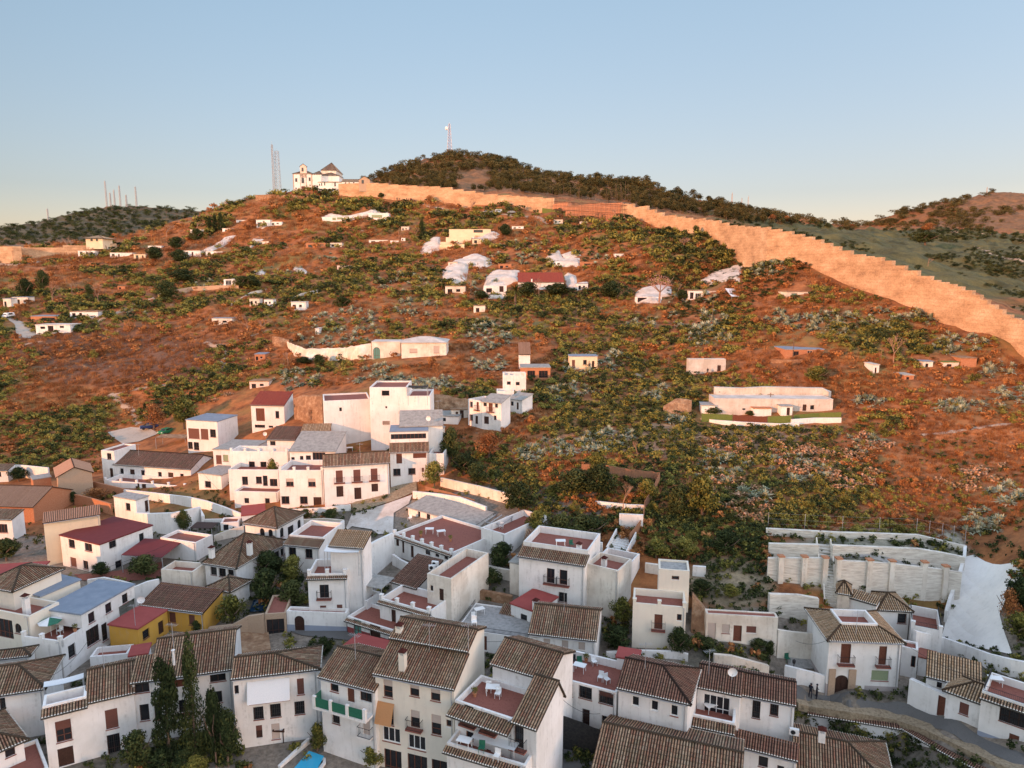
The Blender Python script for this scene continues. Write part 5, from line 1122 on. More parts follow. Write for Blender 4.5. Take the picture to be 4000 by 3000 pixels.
H('white terrace house with a red band and balustrade', c='b', A=(-225,578), B=(270,584), yb=905, ry=535, par=.9, piers=5, wins=[('kg',-60,670,-10,730),('kg',40,672,90,735),('k',130,680,170,740)])
H('white terraced block with climbing plants left of the four square windows', c='b', A=(-240,738), B=(190,742), yb=1010, ry=650, par=.8, wins=[('k',0,800,50,860),('k',60,792,100,880),('x',120,820,185,890),('k',-120,800,-70,870)])
H('lowest white block with a little grilled window beside the red sheet roof', c='b', A=(-190,925), B=(188,935), yb=1075, ry=880, par=.4, wins=[('kg',80,988,118,1035),('k',-100,985,-60,1030)])
H('tall narrow house with a wooden gallery and an open top floor', c='b', key='b6', A=(1157,585), B=(1488,575), yb=893, roof='shed', pitch=.42, ry=507, name='tiled_house', wins=[('D',1212,592,1262,688),('D',1357,584,1470,640),('wg',1187,732,1248,792),('wg',1317,727,1377,780),('b',1432,724,1452,760)],
  vols=[dict(rel=('b6',0,None,None,5,1.9), roof='deck', rm='bluegrey', wins=[('x',1165,430,1470,474)]), dict(rel=('b6',1.6,5.2,7.5,4.5,2.4), roof='shed', pitch=.4, rm='asbestos')])
H('white annex with a lattice balcony beside the narrow gallery house', c='b', A=(1492,600), B=(1622,602), yb=800, ry=540, par=.8, wins=[('G',1525,425,1570,500)])
H('large blank white house with a single tiny window', c='b', key='b7', A=(583,147), B=(985,128), yb=560, W=8, par=.3, wins=[('k',720,203,742,235)])
H('large pink lit white block with a grilled window and a round porthole', c='b', key='b7b', A=(980,28), B=(1300,16), yb=575, W=8, par=.3, wins=[('kg',1088,57,1152,100),('x',1117,192,1134,210),('sg',1095,320,1155,352)],
  vols=[dict(on=('b7b','f'), A=(1302,103), B=(1503,80), W=8, par=.4)])
canopy('dark net shelter on the roof of the porthole house', 'b', (1310,30), (1480,26), 12, 3, 'darkcloth', yb=590)
H('white house with a bright red tiled roof standing above the others', c='b', A=(-45,176), B=(240,182), yb=425, roof='shed', pitch=.42, ry=66, rm='tile_red', name='red_roofed_house', wins=[('D',0,210,75,320),('w',168,234,200,296),('k',-10,352,78,378),('k',110,360,148,378)])
H('white hillside house with small balconies beside the dark trees', c='b', key='b13', A=(1832,128), B=(1948,148), yb=355, ry=112, par=.7, wins=[('w',1850,152,1872,200),('DB',1905,155,1925,225),('w',1848,264,1875,315),('d',1895,275,1918,345)],
  vols=[dict(on=('b13','f'), A=(1950,148), B=(2118,162), roof='shed', pitch=.2, ry=88, rm='asbestos', wins=[('w',1965,150,1995,192),('DB',2010,160,2045,240),('w',2065,168,2090,205),('d',1970,280,2012,345),('w',2055,272,2078,312)])])
H('white tower house with a single steep clay roof on the slope', c='o', A=(2028,1382), B=(2071,1386), yb=1440, roof='shed', pitch=.5, ry=1338, rm='tile_plain', name='tower_house', wins=[('x',2125,1362,2131,1367)])
H('wooden veranda with a grey roof below the steep clay roof', cat='veranda', name='veranda', c='o', A=(2035,1437), B=(2150,1440), yb=1482, roof='deck', ry=1424, rm='asbestos', m='brick', wins=[('x',2060,1448,2090,1476),('x',2105,1448,2140,1476)])
H('round white balcony terrace below the wooden veranda', cat='terrace', name='terrace_block', c='o', A=(1964,1466), B=(2055,1476), yb=1530, ry=1452, par=.9, piers=5, wins=[('x',1980,1490,1995,1503),('x',2015,1492,2030,1505)])
H('yellow hut with a grey roof between the agaves', c='o', cat='hut', name='hut', A=(2226,1393), B=(2334,1402), yb=1444, roof='deck', ry=1386, rm='bluegrey', m='lemon', wins=[('b',2234,1406,2246,1438),('k',2278,1406,2292,1424),('d',2312,1410,2322,1442)])
H('white shed with a pale corrugated roof behind the porthole house', c='b', cat='shed', name='shed', A=(1508,275), B=(1745,285), yb=345, roof='deck', ry=235, rm='asbestos', wins=[('k',1590,292,1640,322),('k',1525,292,1545,320)])
H('low white shed in shade beside the hillside house', c='b', cat='shed', name='shed', A=(1690,228), B=(1830,222), yb=315, roof='deck', ry=212, m='worn', rm='rock', wins=[('d',1725,240,1748,280),('d',1762,225,1795,300)])
# ---- hillside cave houses and cabins
H('long worn cave house with a green door and a low grey roof', c='o', key='lc', A=(1452,1337), B=(1563,1335), yb=1404, W=6, roof='deck', rm='lime', m='worn', name='cave_house', wins=[('tA',1458,1356,1485,1402)],
  vols=[dict(A=(1567,1337), B=(1742,1337), yb=1401, roof='hip', pitch=.25, ry=1314, rm='lime', m='worn', wins=[('s',1694,1351,1716,1379),('s',1600,1362,1630,1378)])])
H('white cave house with a red brown tiled roof and a small chimney', c='o', A=(2025,1101), B=(2202,1104), yb=1137, roof='shed', pitch=.5, ry=1062, name='cave_house', rm='tile_red', chim=[(2077,1100,1085)], wins=[('k',2050,1112,2062,1124),('k',2140,1112,2152,1122)])
H('square white cave house with lattice windows below a white mound', c='s', A=(685,322), B=(1050,316), yb=416, roof='deck', ry=303, m='white', rm='rock', name='cave_house', wins=[('w',700,337,732,395),('Wg',750,347,802,392),('k',838,365,852,392),('d',870,347,905,410),('w',948,350,998,395)])
canopy('white shade sail beside the house with lattice windows', 's', (1085,375), (1270,385), 300, 2.2, 'whitecloth', yb=418, pitch=.35)
H('white cave front with one dark door in the middle of the slope', c='s', A=(690,955), B=(1035,940), yb=1100, W=2, par=.05, rm='lime', m='lime', name='cave_house', wins=[('d',952,1012,985,1096)])
H('long white cave dwelling with a terrace fenced in green and brown cloth', c='o', A=(2792,1556), B=(3255,1559), yb=1622, W=5, par=.1, rm='lime', m='lime', name='cave_house', wins=[('k',2900,1595,2912,1602),('d',3135,1580,3150,1605),('k',3165,1583,3180,1600)])
H('small white shed with a grey top at the left end of the long cave dwelling', c='s', cat='shed', name='shed', A=(808,1385), B=(930,1388), yb=1470, roof='deck', ry=1358, wins=[('x',932,1400,938,1455)])
H('small white shed with a brick top in front of the long cave dwelling', c='s', cat='shed', name='shed', A=(1292,1415), B=(1455,1415), yb=1492, roof='deck', ry=1390, rm='brick')
H('small white shed with a brown door in front of the long cave dwelling', c='s', cat='shed', name='shed', A=(1545,1395), B=(1650,1395), yb=1482, roof='deck', ry=1378, wins=[('d',1595,1404,1625,1475)])
H('brown wooden cabin with a grey awning on the right slope', c='t', cat='cabin', name='cabin', A=(135,1398), B=(430,1395), yb=1468, roof='deck', ry=1372, rm='bluegrey', m='brick', wins=[('w',195,1410,235,1455),('W',300,1405,340,1445)])
H('orange plank cabin near the foot of the city wall', c='t', cat='cabin', name='cabin', A=(1475,1465), B=(1595,1470), yb=1528, roof='deck', ry=1430, rm='rock', m='brick')
H('stone ruin with a green and a red door on the right slope', c='t', cat='ruin', name='ruined_house', A=(145,958), B=(330,960), yb=1000, roof='deck', ry=950, rm='rock', m='worn', wins=[('t',178,968,222,998),('b',272,968,302,998)])
H('ochre terraced cave house below the parked cars', c='u', key='oc', name='cave_house', A=(1592,1095), B=(1800,1105), yb=1160, ry=1075, m='lemon', par=.2, rm='dirt',
  vols=[dict(A=(1640,1055), B=(1860,1062), yb=1130, ry=1040, m='lemon', par=.2, rm='dirt'), dict(A=(1668,985), B=(2028,985), yb=1085, ry=970, m='lemon', par=.3, rm='dirt', wins=[('x',1880,990,1960,1015)]), dict(A=(1868,1068), B=(1945,1072), yb=1118, ry=1058, roof='deck', m='lemon', rm='bluegrey', wins=[('k',1885,1080,1910,1105)])])
H('long white cave house with green panels below the hermitage', c='u', name='cave_house', A=(570,880), B=(960,862), yb=915, ry=850, m='white', par=.2, rm='lime', wins=[('G',660,885,690,905),('G',700,882,750,900),('G',850,872,880,890)],
  vols=[dict(A=(968,845), B=(1145,835), yb=890, ry=826, m='white', rm='lime', par=.2, wins=[('G',1000,862,1090,885)])])
H('flat roofed white bungalow beside the road at the far left', c='l', A=(255,1235), B=(500,1235), yb=1300, roof='deck', ry=1218, m='white', rm='lime', wins=[('k',290,1245,325,1262),('w',345,1240,385,1285),('k',430,1240,460,1255)])
H('open brick shed with a thin flat roof above the bungalow', c='l', cat='shed', name='shed', A=(220,1172), B=(410,1168), yb=1215, roof='deck', ry=1158, m='brick', rm='bluegrey', wins=[('x',300,1180,395,1205)])
H('white shed with an overhanging roof on the left slope', c='l', cat='shed', name='shed', A=(502,1140), B=(700,1125), yb=1185, roof='deck', ry=1118, m='white', rm='rock', wins=[('x',520,1148,545,1180),('x',570,1145,590,1170)])
H('pale house with an overhanging roof above the old wall at the far left', c='l', A=(615,605), B=(735,602), dep=384, h=6, roof='hip', pitch=.3, ry=580, rm='tile_tan', m='lemon', oh=1.2, name='villa', wins=[('k',650,612,668,630),('k',690,612,705,630)])
for i, (nm, A_, B_, yb_, m_, rm_) in enumerate([
  ('blue shaded white cottage below the bare trees at the left', (560,700),(680,700),740,'white','lime'),
  ('long low white cottage in the row at the left', (790,715),(950,705),748,'white','lime'),
  ('yellow cottage at the right end of the left row', (962,725),(1045,722),765,'lemon','dirt'),
  ('small white cottage at the top of the left row', (1065,665),(1160,662),690,'white','lime'),
  ('white cottage below the three cypresses', (1320,700),(1440,700),745,'white','lime'),
  ('low white cottage right of the three cypresses', (1480,705),(1600,700),735,'white','lime'),
  ('white cottage highest in the left row', (1370,548),(1490,545),575,'white','lime')]):
    H(nm, cat='cottage', name='cottage', c='l', A=A_, B=B_, yb=yb_, W=5, roof='deck', m=m_, rm=rm_, wins=[('k', A_[0]+15, A_[1]+6, A_[0]+35, yb_-8), ('d', A_[0]+60, A_[1]+8, A_[0]+72, yb_-2)])
for nm, c_, A_, B_, yb_, m_, rm_ in [
  ('white hut beside the palm and the red tiled cave house', 'q', (1810,575),(1925,568),650,'white','bluegrey'),
  ('shack with a brown awning above the red tiled cave house', 'q', (960,365),(1100,352),418,'brick','rock'),
  ('glazed shack below the left white mound', 'q', (385,605),(600,600),700,'worn','rock'),
  ('wooden shack right of the bluish white mound', 'q', (1850,340),(2150,330),400,'brick','rock'),
  ('white hut below the bare orange bush on the middle slope', 'r', (745,400),(870,395),470,'white','lime'),
  ('dark open shack on the left middle slope', 'r', (385,370),(470,368),435,'worn','rock'),
  ('little white glazed hut on the left middle slope', 'r', (512,378),(582,375),430,'white','dirt'),
  ('low dark shack at the bend of the left path', 'r', (60,540),(230,545),600,'worn','bluegrey'),
  ('small orange hut with a blue tarpaulin beside the white cliff', 'r', (430,850),(520,850),910,'brick','bluegrey'),
  ('ruined terracotta hut behind the red tiled roof house', 'r', (385,1085),(550,1075),1150,'pink','rock'),
  ('row of shacks below the long white cave house', 'u', (430,1105),(600,1100),1150,'brick','rock'),
  ('pale shack in the row below the hermitage slope', 'u', (640,1105),(740,1100),1140,'worn','lime'),
  ('low white shack with a dark opening left of the slim cypress', 'u', (975,1080),(1140,1075),1105,'white','dirt'),
  ('white cottage below the hermitage at the left', 'u', (0,905),(120,900),975,'white','lime'),
  ('white cottage with a red porch below the hermitage', 'u', (125,920),(220,918),955,'white','brick'),
  ('pink hut on the slope below the hermitage', 'u', (700,1300),(810,1295),1345,'pink','dirt'),
  ('white hut at the foot of the agave slope', 'u', (1255,965),(1320,960),1000,'pink','lime'),
  ('white shelter on stilts near the middle of the ridge', 'v', (890,868),(990,860),905,'white','lime'),
  ('white hut below the hermitage wall at the left slope', 'u', (70,1595),(145,1590),1650,'white','dirt'),
  ('pale shack with dark eaves under the scaffolding', 'v', (360,570),(440,565),605,'worn','rock'),
  ('white tin shack under the green mesh', 'v', (590,590),(660,585),610,'white','lime'),
  ('low white shack left of the bluish mound', 'v', (0,630),(100,625),650,'white','lime')]:
    w_ = B_[0]-A_[0]; H(nm, cat='hut', name='hut', c=c_, A=A_, B=B_, yb=yb_, W=4, roof='deck', m=m_, rm=rm_, wins=[('x', A_[0]+w_*.12, A_[1]+(yb_-A_[1])*.3, A_[0]+w_*.35, yb_-(yb_-A_[1])*.12), ('k', A_[0]+w_*.55, A_[1]+(yb_-A_[1])*.3, A_[0]+w_*.75, yb_-(yb_-A_[1])*.4)])
# ---- hermitage
H('white church with a bell gable and orange corners on the hilltop', c='u', cat='church', name='church', key='ch', A=(318,504), B=(490,498), yb=668, roof='hip', pitch=.45, ry=452, rm='tile', W=13, wins=[('w',338,544,358,575),('w',455,538,472,568),('w',392,540,416,587),('D',392,614,424,652),('w',340,625,352,640),('w',462,600,472,612)],
  pil=[('brickpale',317,506,331,662),('brickpale',378,506,388,662),('brickpale',430,506,440,662),('brickpale',477,506,489,664),('brickpale',333,502,475,510)],
  vols=[dict(on=('ch','f'), A=(379,440), B=(434,440), h=7, W=1.6, roof='gablex', pitch=.7, m='pink', rm='tile', wins=[('xA',393,452,411,487)]),
        dict(A=(487,509), B=(562,512), dep=441, h=11, roof='hip', pitch=.4, W=14, m='white', rm='tile'),
        dict(A=(562,474), B=(690,482), dep=452, h=9, roof='pyr', pitch=.62, W=19, m='worn', rm='tile'),
        dict(A=(545,520), B=(716,526), dep=444, h=8, roof='hip', pitch=.4, W=12, m='white', rm='tile')])
H('white wing of small windows attached to the hilltop church', c='u', name='convent_wing', A=(536,578), B=(737,548), yb=676, W=9, roof='shed', pitch=.15, rm='tile_tan', wins=[('k',545,590,553,610),('k',562,586,572,608),('k',588,581,598,606),('w',677,582,690,614),('k',588,640,598,670),('k',565,642,574,662),('w',626,635,634,655)])
H('long low white wing behind the top of the city wall', c='u', name='convent_wing', A=(740,572), B=(888,570), dep=434, h=6, W=8, roof='gable', ry=548, rm='tile_tan', wins=[('k',770,580,780,592),('k',800,580,810,592),('k',840,578,850,590)])
H('tan gabled building at the upper end of the city wall', c='u', name='convent_wing', A=(888,556), B=(984,560), dep=426, h=7, W=22, roof='gablex', pitch=.6, m='brickpale', rm='tile', wins=[('w',912,560,932,590),('k',1010,560,1035,582),('k',1062,568,1075,592),('k',1090,573,1100,595),('k',1120,578,1132,600)])

H('red roofed store behind the ridge of the long green balcony house', c='f', cat='store', name='store', A=(765,605), B=(1060,680), yb=760, roof='deck', ry=545, rm='redsheet')
H('red floored white terrace above the worn bare house', c='c', cat='terrace', name='terrace_block', A=(700,1528), B=(990,1588), yb=1740, ry=1440, par=.8)
H('little turret with an orange tiled cap beside the garden stair', c='h', name='turret_house', A=(605,135), B=(708,152), yb=340, W=2.6, roof='pyr', pitch=.7, m='worn', rm='tile_tan', oh=.25)
H('low white room with a sloping tile edge behind the corner house', c='h', A=(705,175), B=(935,240), yb=380, roof='shed', pitch=.2, ry=150, rm='tile_tan')
H('white entrance block between the corner house and the white slope', c='h', A=(1160,610), B=(1300,640), yb=860, par=.2, ry=560, wins=[('x',1235,690,1275,790)])
H('small white block with a brown flat top beside the tan tiled house', c='h', A=(1300,700), B=(1440,735), yb=860, roof='deck', ry=650, rm='terracotta')
canopy('grey sheet roof over the dark patio behind the tower house', 'f', (905,80), (1085,115), 0, 2.8, 'asbestos', yb=330)
canopy('dark pergola roof below the curved retaining wall', 'a', (1640,1245), (1830,1250), 1195, 2.4, 'darkwood', yb=1330)
canopy('grey flat shade over the courtyard behind the terraced houses', 'a', (1340,465), (1600,470), 435, 2.5, 'rock', yb=560)
canopy('brown pergola of beams in front of the white awning house', 'f', (-10,1330), (235,1340), 1250, 2.4, 'darkwood', yb=1440, rafters=True)
canopy('metal frame over the white terrace room', 'b', (1985,1190), (2130,1215), 1130, 2.4, 'steel', yb=1330, rafters=True)

H('low white house with a chimney right of the broad maroon roof', c='a', A=(1385,1325), B=(1690,1372), yb=1500, par=.4, ry=1280, chim=[(1580,1440,1310)])
H('little tiled lean to at the left end of the white roof terrace', c='c', A=(95,1388), B=(200,1400), yb=1490, roof='shed', pitch=.5, ry=1262, name='tiled_house')
H('small white store with a tiled top beside the railed grey terrace', c='f', cat='store', name='store', A=(2075,395), B=(2190,420), yb=470, roof='shed', pitch=.45, ry=250)
H('low white block under the curved retaining wall', c='a', A=(1905,1200), B=(2060,1190), yb=1275, par=.2, ry=1150, wins=[('x',1930,1215,1975,1265)])
H('white room with a brown door behind the dark patio', c='f', A=(800,175), B=(960,215), yb=330, par=.5, ry=120, wins=[('d',850,215,885,300)])
H('worn low house at the foot of the hillside sheds', c='b', A=(1515,395), B=(1600,398), yb=520, roof='deck', ry=370, rm='asbestos', m='worn', wins=[('G',1530,420,1575,490)])

for nm, c_, A_, B_, yb_, W_s, wn_ in [
  ('white cave front with two dark openings below the large white mound','q',(800,598),(1048,598),695,3,[('x',828,625,890,672),('d',970,602,1015,665)]),
  ('white cave front with a door under the bluish white mound','q',(1580,345),(1700,345),400,3,[('x',1595,352,1625,395),('W',1640,352,1665,380)]),
  ('low white cave front under the striped white cave roof','r',(170,215),(285,205),270,3,[('W',185,222,235,265),('x',245,222,270,265)]),
  ('small white cave front on the far left middle slope','l',(1610,905),(1715,900),965,3,[('W',1625,912,1665,955)]),
  ('white cave front behind the blossoming tree','s',(205,380),(440,380),440,3,[('x',215,385,300,430),('x',440,395,500,425)])]:
    H(nm, cat='cave house', name='cave_house', c=c_, A=A_, B=B_, yb=yb_, W=W_s, par=.1, m='white', rm='lime', wins=wn_)

H('white step block between the round balcony and the hillside house', c='o', cat='terrace', name='terrace_block', A=(1940,1528), B=(2008,1536), yb=1575, ry=1518, par=.5)
H('grey roofed white house wedged below the round balcony', c='o', A=(1985,1555), B=(2040,1562), yb=1605, roof='shed', pitch=.2, ry=1535, rm='asbestos', wins=[('x',1995,1568,2006,1585),('d',2018,1572,2026,1600)])
H('pale hut at the left end of the agave band', cat='hut', name='hut', c='o', A=(1850, 1195), B=(1895, 1195), yb=1222, W=4, roof='deck', m='worn', rm='rock', wins=[('x', 1859.0, 1203.1, 1872.5, 1219)])
H('orange lean to beside the spreading bare tree', cat='hut', name='hut', c='t', A=(1040, 1595), B=(1115, 1600), yb=1630, W=4, roof='deck', m='brick', rm='dirt', wins=[('x', 1055.0, 1605.5, 1077.5, 1627)])
H('blue panelled shack by the spreading bare tree', cat='hut', name='hut', c='t', A=(1185, 1490), B=(1260, 1492), yb=1535, W=4, roof='deck', m='worn', rm='bluegrey', wins=[('x', 1200.0, 1503.5, 1222.5, 1532)])
H('green topped caravan like hut near the orange cabin', cat='hut', name='hut', c='t', A=(1340, 1495), B=(1460, 1498), yb=1538, W=4, roof='deck', m='pink', rm='greencloth', wins=[('x', 1364.0, 1507.9, 1400.0, 1535)])
H('white tarpaulin tent among the agaves at the right', cat='hut', name='hut', c='t', A=(805, 1515), B=(850, 1540), yb=1580, W=4, roof='deck', m='white', rm='lime', wins=[('x', 814.0, 1534.5, 827.5, 1577)])
H('white hut above the whitewashed cliff', cat='hut', name='hut', c='r', A=(955, 630), B=(985, 630), yb=680, W=4, roof='deck', m='white', rm='lime', wins=[('x', 961.0, 645.0, 970.0, 677)])
H('white shack at the far left above the road', cat='hut', name='hut', c='l', A=(20, 1045), B=(75, 1045), yb=1110, W=4, roof='deck', m='worn', rm='bluegrey', wins=[('x', 31.0, 1064.5, 47.5, 1107)])
H('grey open shack left of the dark conifers', cat='hut', name='hut', c='l', A=(85, 1035), B=(200, 1035), yb=1085, W=4, roof='deck', m='worn', rm='bluegrey', wins=[('x', 108.0, 1050.0, 142.5, 1082)])
H('orange hut among bare trees on the left slope', cat='hut', name='hut', c='l', A=(845, 955), B=(900, 955), yb=980, W=4, roof='deck', m='brick', rm='rock', wins=[('x', 856.0, 962.5, 872.5, 977)])
H('white cottage second from the top of the left row', cat='hut', name='hut', c='l', A=(1600, 540), B=(1700, 535), yb=565, W=4, roof='deck', m='white', rm='lime', wins=[('x', 1620.0, 547.5, 1650.0, 562)])
H('little white cottage under the church terrace', cat='hut', name='hut', c='l', A=(1700, 480), B=(1800, 478), yb=500, W=4, roof='deck', m='white', rm='lime', wins=[('x', 1720.0, 486.0, 1750.0, 497)])
H('low shack with a red roof near the cypress and ochre house', cat='hut', name='hut', c='u', A=(1255, 1060), B=(1290, 1058), yb=1085, W=4, roof='deck', m='white', rm='rock', wins=[('x', 1262.0, 1067.5, 1272.5, 1082)])
H('white shack at the end of the row of shacks', cat='hut', name='hut', c='u', A=(1160, 1085), B=(1230, 1082), yb=1110, W=4, roof='deck', m='white', rm='lime', wins=[('x', 1174.0, 1092.5, 1195.0, 1107)])
H('brown shack above the green panel cave house', cat='hut', name='hut', c='u', A=(0, 1090), B=(110, 1088), yb=1120, W=4, roof='deck', m='worn', rm='rock', wins=[('x', 22.0, 1099.0, 55.0, 1117)])
H('low pink wall hut beside the golden bare bush', cat='hut', name='hut', c='u', A=(1660, 1270), B=(1740, 1262), yb=1310, W=4, roof='deck', m='pink', rm='rock', wins=[('x', 1676.0, 1282.0, 1700.0, 1307)])
# ================================================================== WALLS, PATHS, VEGETATION
CW = [(1326,722,762),(1380,714,764),(1450,715,768),(1520,720,770),(1585,723,772),(1630,727,774),(1675,727,776),(1720,731,782),(1768,738,790),(1812,745,800),(1858,750,806),(1890,758,806),(1945,764,808),(2000,766,812),(2060,768,818),(2120,772,825),(2165,778,832)]
CW2 = [(2430,800,865),(2450,798,872),(2475,802,880),(2530,818,895),(2560,825,900),(2590,840,903),(2640,842,912),(2700,855,925),(2750,860,935),(2810,864,948),(2840,878,955),(2900,884,968),(2960,888,990),(3000,895,1005),(3090,908,1035),(3170,930,1060),(3205,945,1075),(3240,958,1082),(3275,972,1090),(3320,990,1102),(3400,1003,1125),(3440,1010,1135),(3480,1030,1150),(3530,1050,1168),(3580,1065,1185),(3630,1088,1210),(3690,1105,1235),(3750,1125,1262),(3790,1145,1280),(3820,1162,1295),(3850,1180,1312),(3880,1200,1328),(3910,1218,1345),(3940,1238,1358),(4000,1255,1388),(4100,1290,1425),(4300,1370,1520),(4600,1480,1640)]
dp1 = [434-(x-1326)*.052 for x, *_ in CW]
dd = np.interp([x for x, *_ in CW2], [2430, 2500, 2620, 2800, 3000, 3250, 3500, 3750, 4000, 4300, 4600], [350, 335, 315, 285, 245, 220, 196, 178, 163, 150, 138])
def stepped(pts, deps):
    out = []; dps = []
    for (a, b, da, db) in zip(pts, pts[1:], deps, deps[1:]):
        k = max(1, int(round((b[0]-a[0])/38)))
        for i in range(k): t = i/k+(random.uniform(-.2, .2)/k if i else 0); out.append((a[0]+(b[0]-a[0])*t, a[1]+(b[1]-a[1])*t+random.uniform(-3, 2.5), a[2]+(b[2]-a[2])*t+6)); dps.append(da+(db-da)*t)
    out.append(pts[-1]); dps.append(deps[-1]); return out, dps
p_, d_ = stepped(CW, dp1); wall('city_wall', 'long earthen city wall descending in steps from the church to the scaffolding', p_, 'citywall', 1.3, 'city wall', depths=d_, stepped=True, deep=6)
p_, d_ = stepped(CW2, list(dd)); wall('city_wall', 'tall earthen city wall stepping down the ridge to the right edge', p_, 'citywall', 1.3, 'city wall', depths=d_, stepped=True, deep=6)
wall('city_wall', 'reddish rebuilt stretch of the city wall behind the scaffolding', [(2165,782,840),(2225,806,845),(2290,800,866),(2360,790,875),(2432,798,880)], 'citybrick', 2, 'city wall', depths=[388,376,366,358,352], deep=5, stepped=True)
wall('city_wall', 'old rampart wall with a tower stub at the far left', [(-400,968,1000),(-60,964,1000),(60,962,1002),(78,962,1002),(84,970,985),(250,964,980),(400,953,972),(456,950,966)], 'citywall', 2, 'city wall', depths=[380,378,376,376,384,388,392,394], deep=2, stepped=True)
wall('parapet_wall', 'low stone parapet in front of the hilltop church', [(1000,762,785),(1060,760,790),(1130,763,795),(1190,765,780),(1290,765,778)], 'rock', .8, 'wall', depths=[436,434,432,431,430], deep=4)
screen('construction_fence', 'green mesh fence below the scaffolded wall', [(2118,812,832),(2200,824,842),(2290,832,855)], 'greencloth')
screen('construction_fence', 'tall green mesh sheet hanging on the scaffolding', [(2292,800,858),(2342,797,862)], 'greencloth')
# garden and retaining walls of the town
W_ = wall
W_('garden_wall', 'worn white top wall of the terraced garden at the right', [(-20,1245,1300),(640,1280,1325),(850,1285,1335),(1290,1300,1340),(1500,1350,1390),(1700,1395,1440)], 'block', .5, c='d')
W_('retaining_wall', 'tan retaining wall in the terraced garden left of the stair', [(0,1375,1490),(430,1385,1500)], 'block', .5, c='d')
W_('retaining_wall', 'tan retaining wall in the terraced garden right of the stair', [(545,1388,1510),(1290,1420,1550),(1500,1455,1580),(1690,1495,1610)], 'block', .5, c='d')
W_('garden_wall', 'lower garden wall with brick capped piers left of the stair', [(-10,1500,1690),(110,1500,1700),(300,1500,1720),(480,1500,1735)], 'block', .4, c='d')
W_('garden_wall', 'lower garden wall with brick capped piers right of the stair', [(575,1520,1760),(860,1535,1780),(1040,1548,1800),(1500,1600,1850),(1650,1625,1860)], 'block', .4, c='d')
for i, (x, y) in enumerate([(100,1490),(300,1492),(478,1500),(592,1508),(856,1520),(1048,1530),(1325,1540),(1508,1575)]):
    P = hit(*cc('d', x, 1700+x*.11)); z = z_from_py(P[0], P[1], cc('d', 0, y)[1]); mb = MB(); mb.box(-.3,.3,-.3,.3,-1,z-P[2]); r_ = empty('wall_pier', tuple(P)); mb.obj('shaft', 'worn', r_); mb = MB(); mb.box(-.38,.38,-.38,.38,z-P[2]+.003,z-P[2]+.15); mb.obj('cap', 'brick', r_)
    tag(r_, 'square brick capped pier on the lower garden wall', 'pier', 'piers of the lower garden wall')
W_('garden_wall', 'white side wall closing the terraced garden beside the white slope', [(1700,1395,1440),(1690,1480,1560),(1650,1620,1700),(1560,1850,1960),(1530,1960,2060)], 'white', .35, c='d')
W_('boundary_wall', 'stained white wall with crumbling plaster below the terraced garden', [(0,150,330),(250,160,360),(420,190,400)], 'block', .5, c='h')
W_('boundary_wall', 'stone topped wall curving along the lower edge of the cobbled street', [(235,1062,1085),(350,1090,1110),(700,1140,1165),(1100,1205,1235),(1400,1310,1345),(1800,1500,1530),(2212,1680,1720),(2500,1800,1850)], 'stone', 1.5, c='h', deep=.5)
W_('boundary_wall', 'white wall with a red tiled coping along the cobbled street', [(340,1172,1200),(750,1235,1262),(1170,1305,1332),(1400,1440,1465),(1640,1570,1590),(1900,1690,1710)], 'white', .35, c='h', deep=6.5, cop='tile')
W_('garden_wall', 'low white wall beside the vine covered passage', [(815,655,705),(1100,640,695),(1430,650,710),(1520,672,730)], 'white', .35, c='g')
W_('garden_wall', 'white wall with a small arched niche below the ruin', [(1740,672,790),(1890,685,800),(2212,770,830)], 'worn', .4, c='g')
W_('garden_wall', 'orange lit brick wall behind the tan brick house', [(785,835,915),(930,870,940),(1080,905,960)], 'brick', .3, c='a')
W_('garden_wall', 'white wall running along the foot of the terraced houses', [(1080,912,975),(1300,935,1000),(1640,975,1060),(1790,1010,1080),(1940,1060,1130),(2090,1120,1180)], 'white', .35, c='a')
W_('garden_wall', 'orange plastered wall around the overgrown plot', [(650,950,1040),(800,985,1065),(970,1035,1130)], 'brick', .3, c='a')
W_('retaining_wall', 'curved white retaining wall below the terraced houses', [(1175,1112,1215),(1300,1118,1275),(1500,1112,1300),(1570,1100,1290),(1740,1060,1200),(1760,1140,1230)], 'white', .5, c='a')
W_('garden_wall', 'white courtyard wall at the far left', [(60,697,770),(200,700,800),(430,722,845)], 'white', .3, c='a')
W_('garden_wall', 'long white wall above the grey corrugated roof', [(1360,925,985),(1600,950,1010),(1760,975,1035),(1990,1060,1120)], 'white', .35, c='b')
W_('garden_wall', 'peeling sunlit wall above the long white wall', [(1600,808,880),(1790,850,930),(1930,880,960),(2100,925,1010),(2212,950,1040)], 'worn', .35, c='b')
W_('street_wall', 'white parapet wall along the steep stone ramp', [(230,1085,1120),(560,1070,1110),(820,1040,1090)], 'white', .3, c='b')
W_('garden_wall', 'stained white wall behind the round tree', [(1970,1560,1640),(2212,1610,1700)], 'worn', .35, c='b')
W_('garden_wall', 'white wall around the walled garden of dark trees', [(260,1285,1360),(500,1325,1400),(780,1370,1450)], 'white', .3, c='c')
W_('garden_wall', 'short white wall at the back of the garden of dark trees', [(720,1010,1060),(1000,1040,1095),(1140,1045,1100)], 'white', .3, c='c')
W_('boundary_wall', 'white wall ending in steps beside the red stairs', [(925,1120,1240),(1130,1130,1260)], 'white', .4, c='c')
W_('garden_wall', 'white sunlit wall below the fenced cave dwelling', [(2738,1632,1642),(2790,1640,1652),(2900,1648,1662),(3050,1655,1668),(3120,1650,1664)], 'white', .4)
W_('garden_wall', 'white sunlit wall at the right end of the cave dwelling', [(3090,1638,1658),(3185,1632,1650),(3285,1632,1650)], 'white', .4)
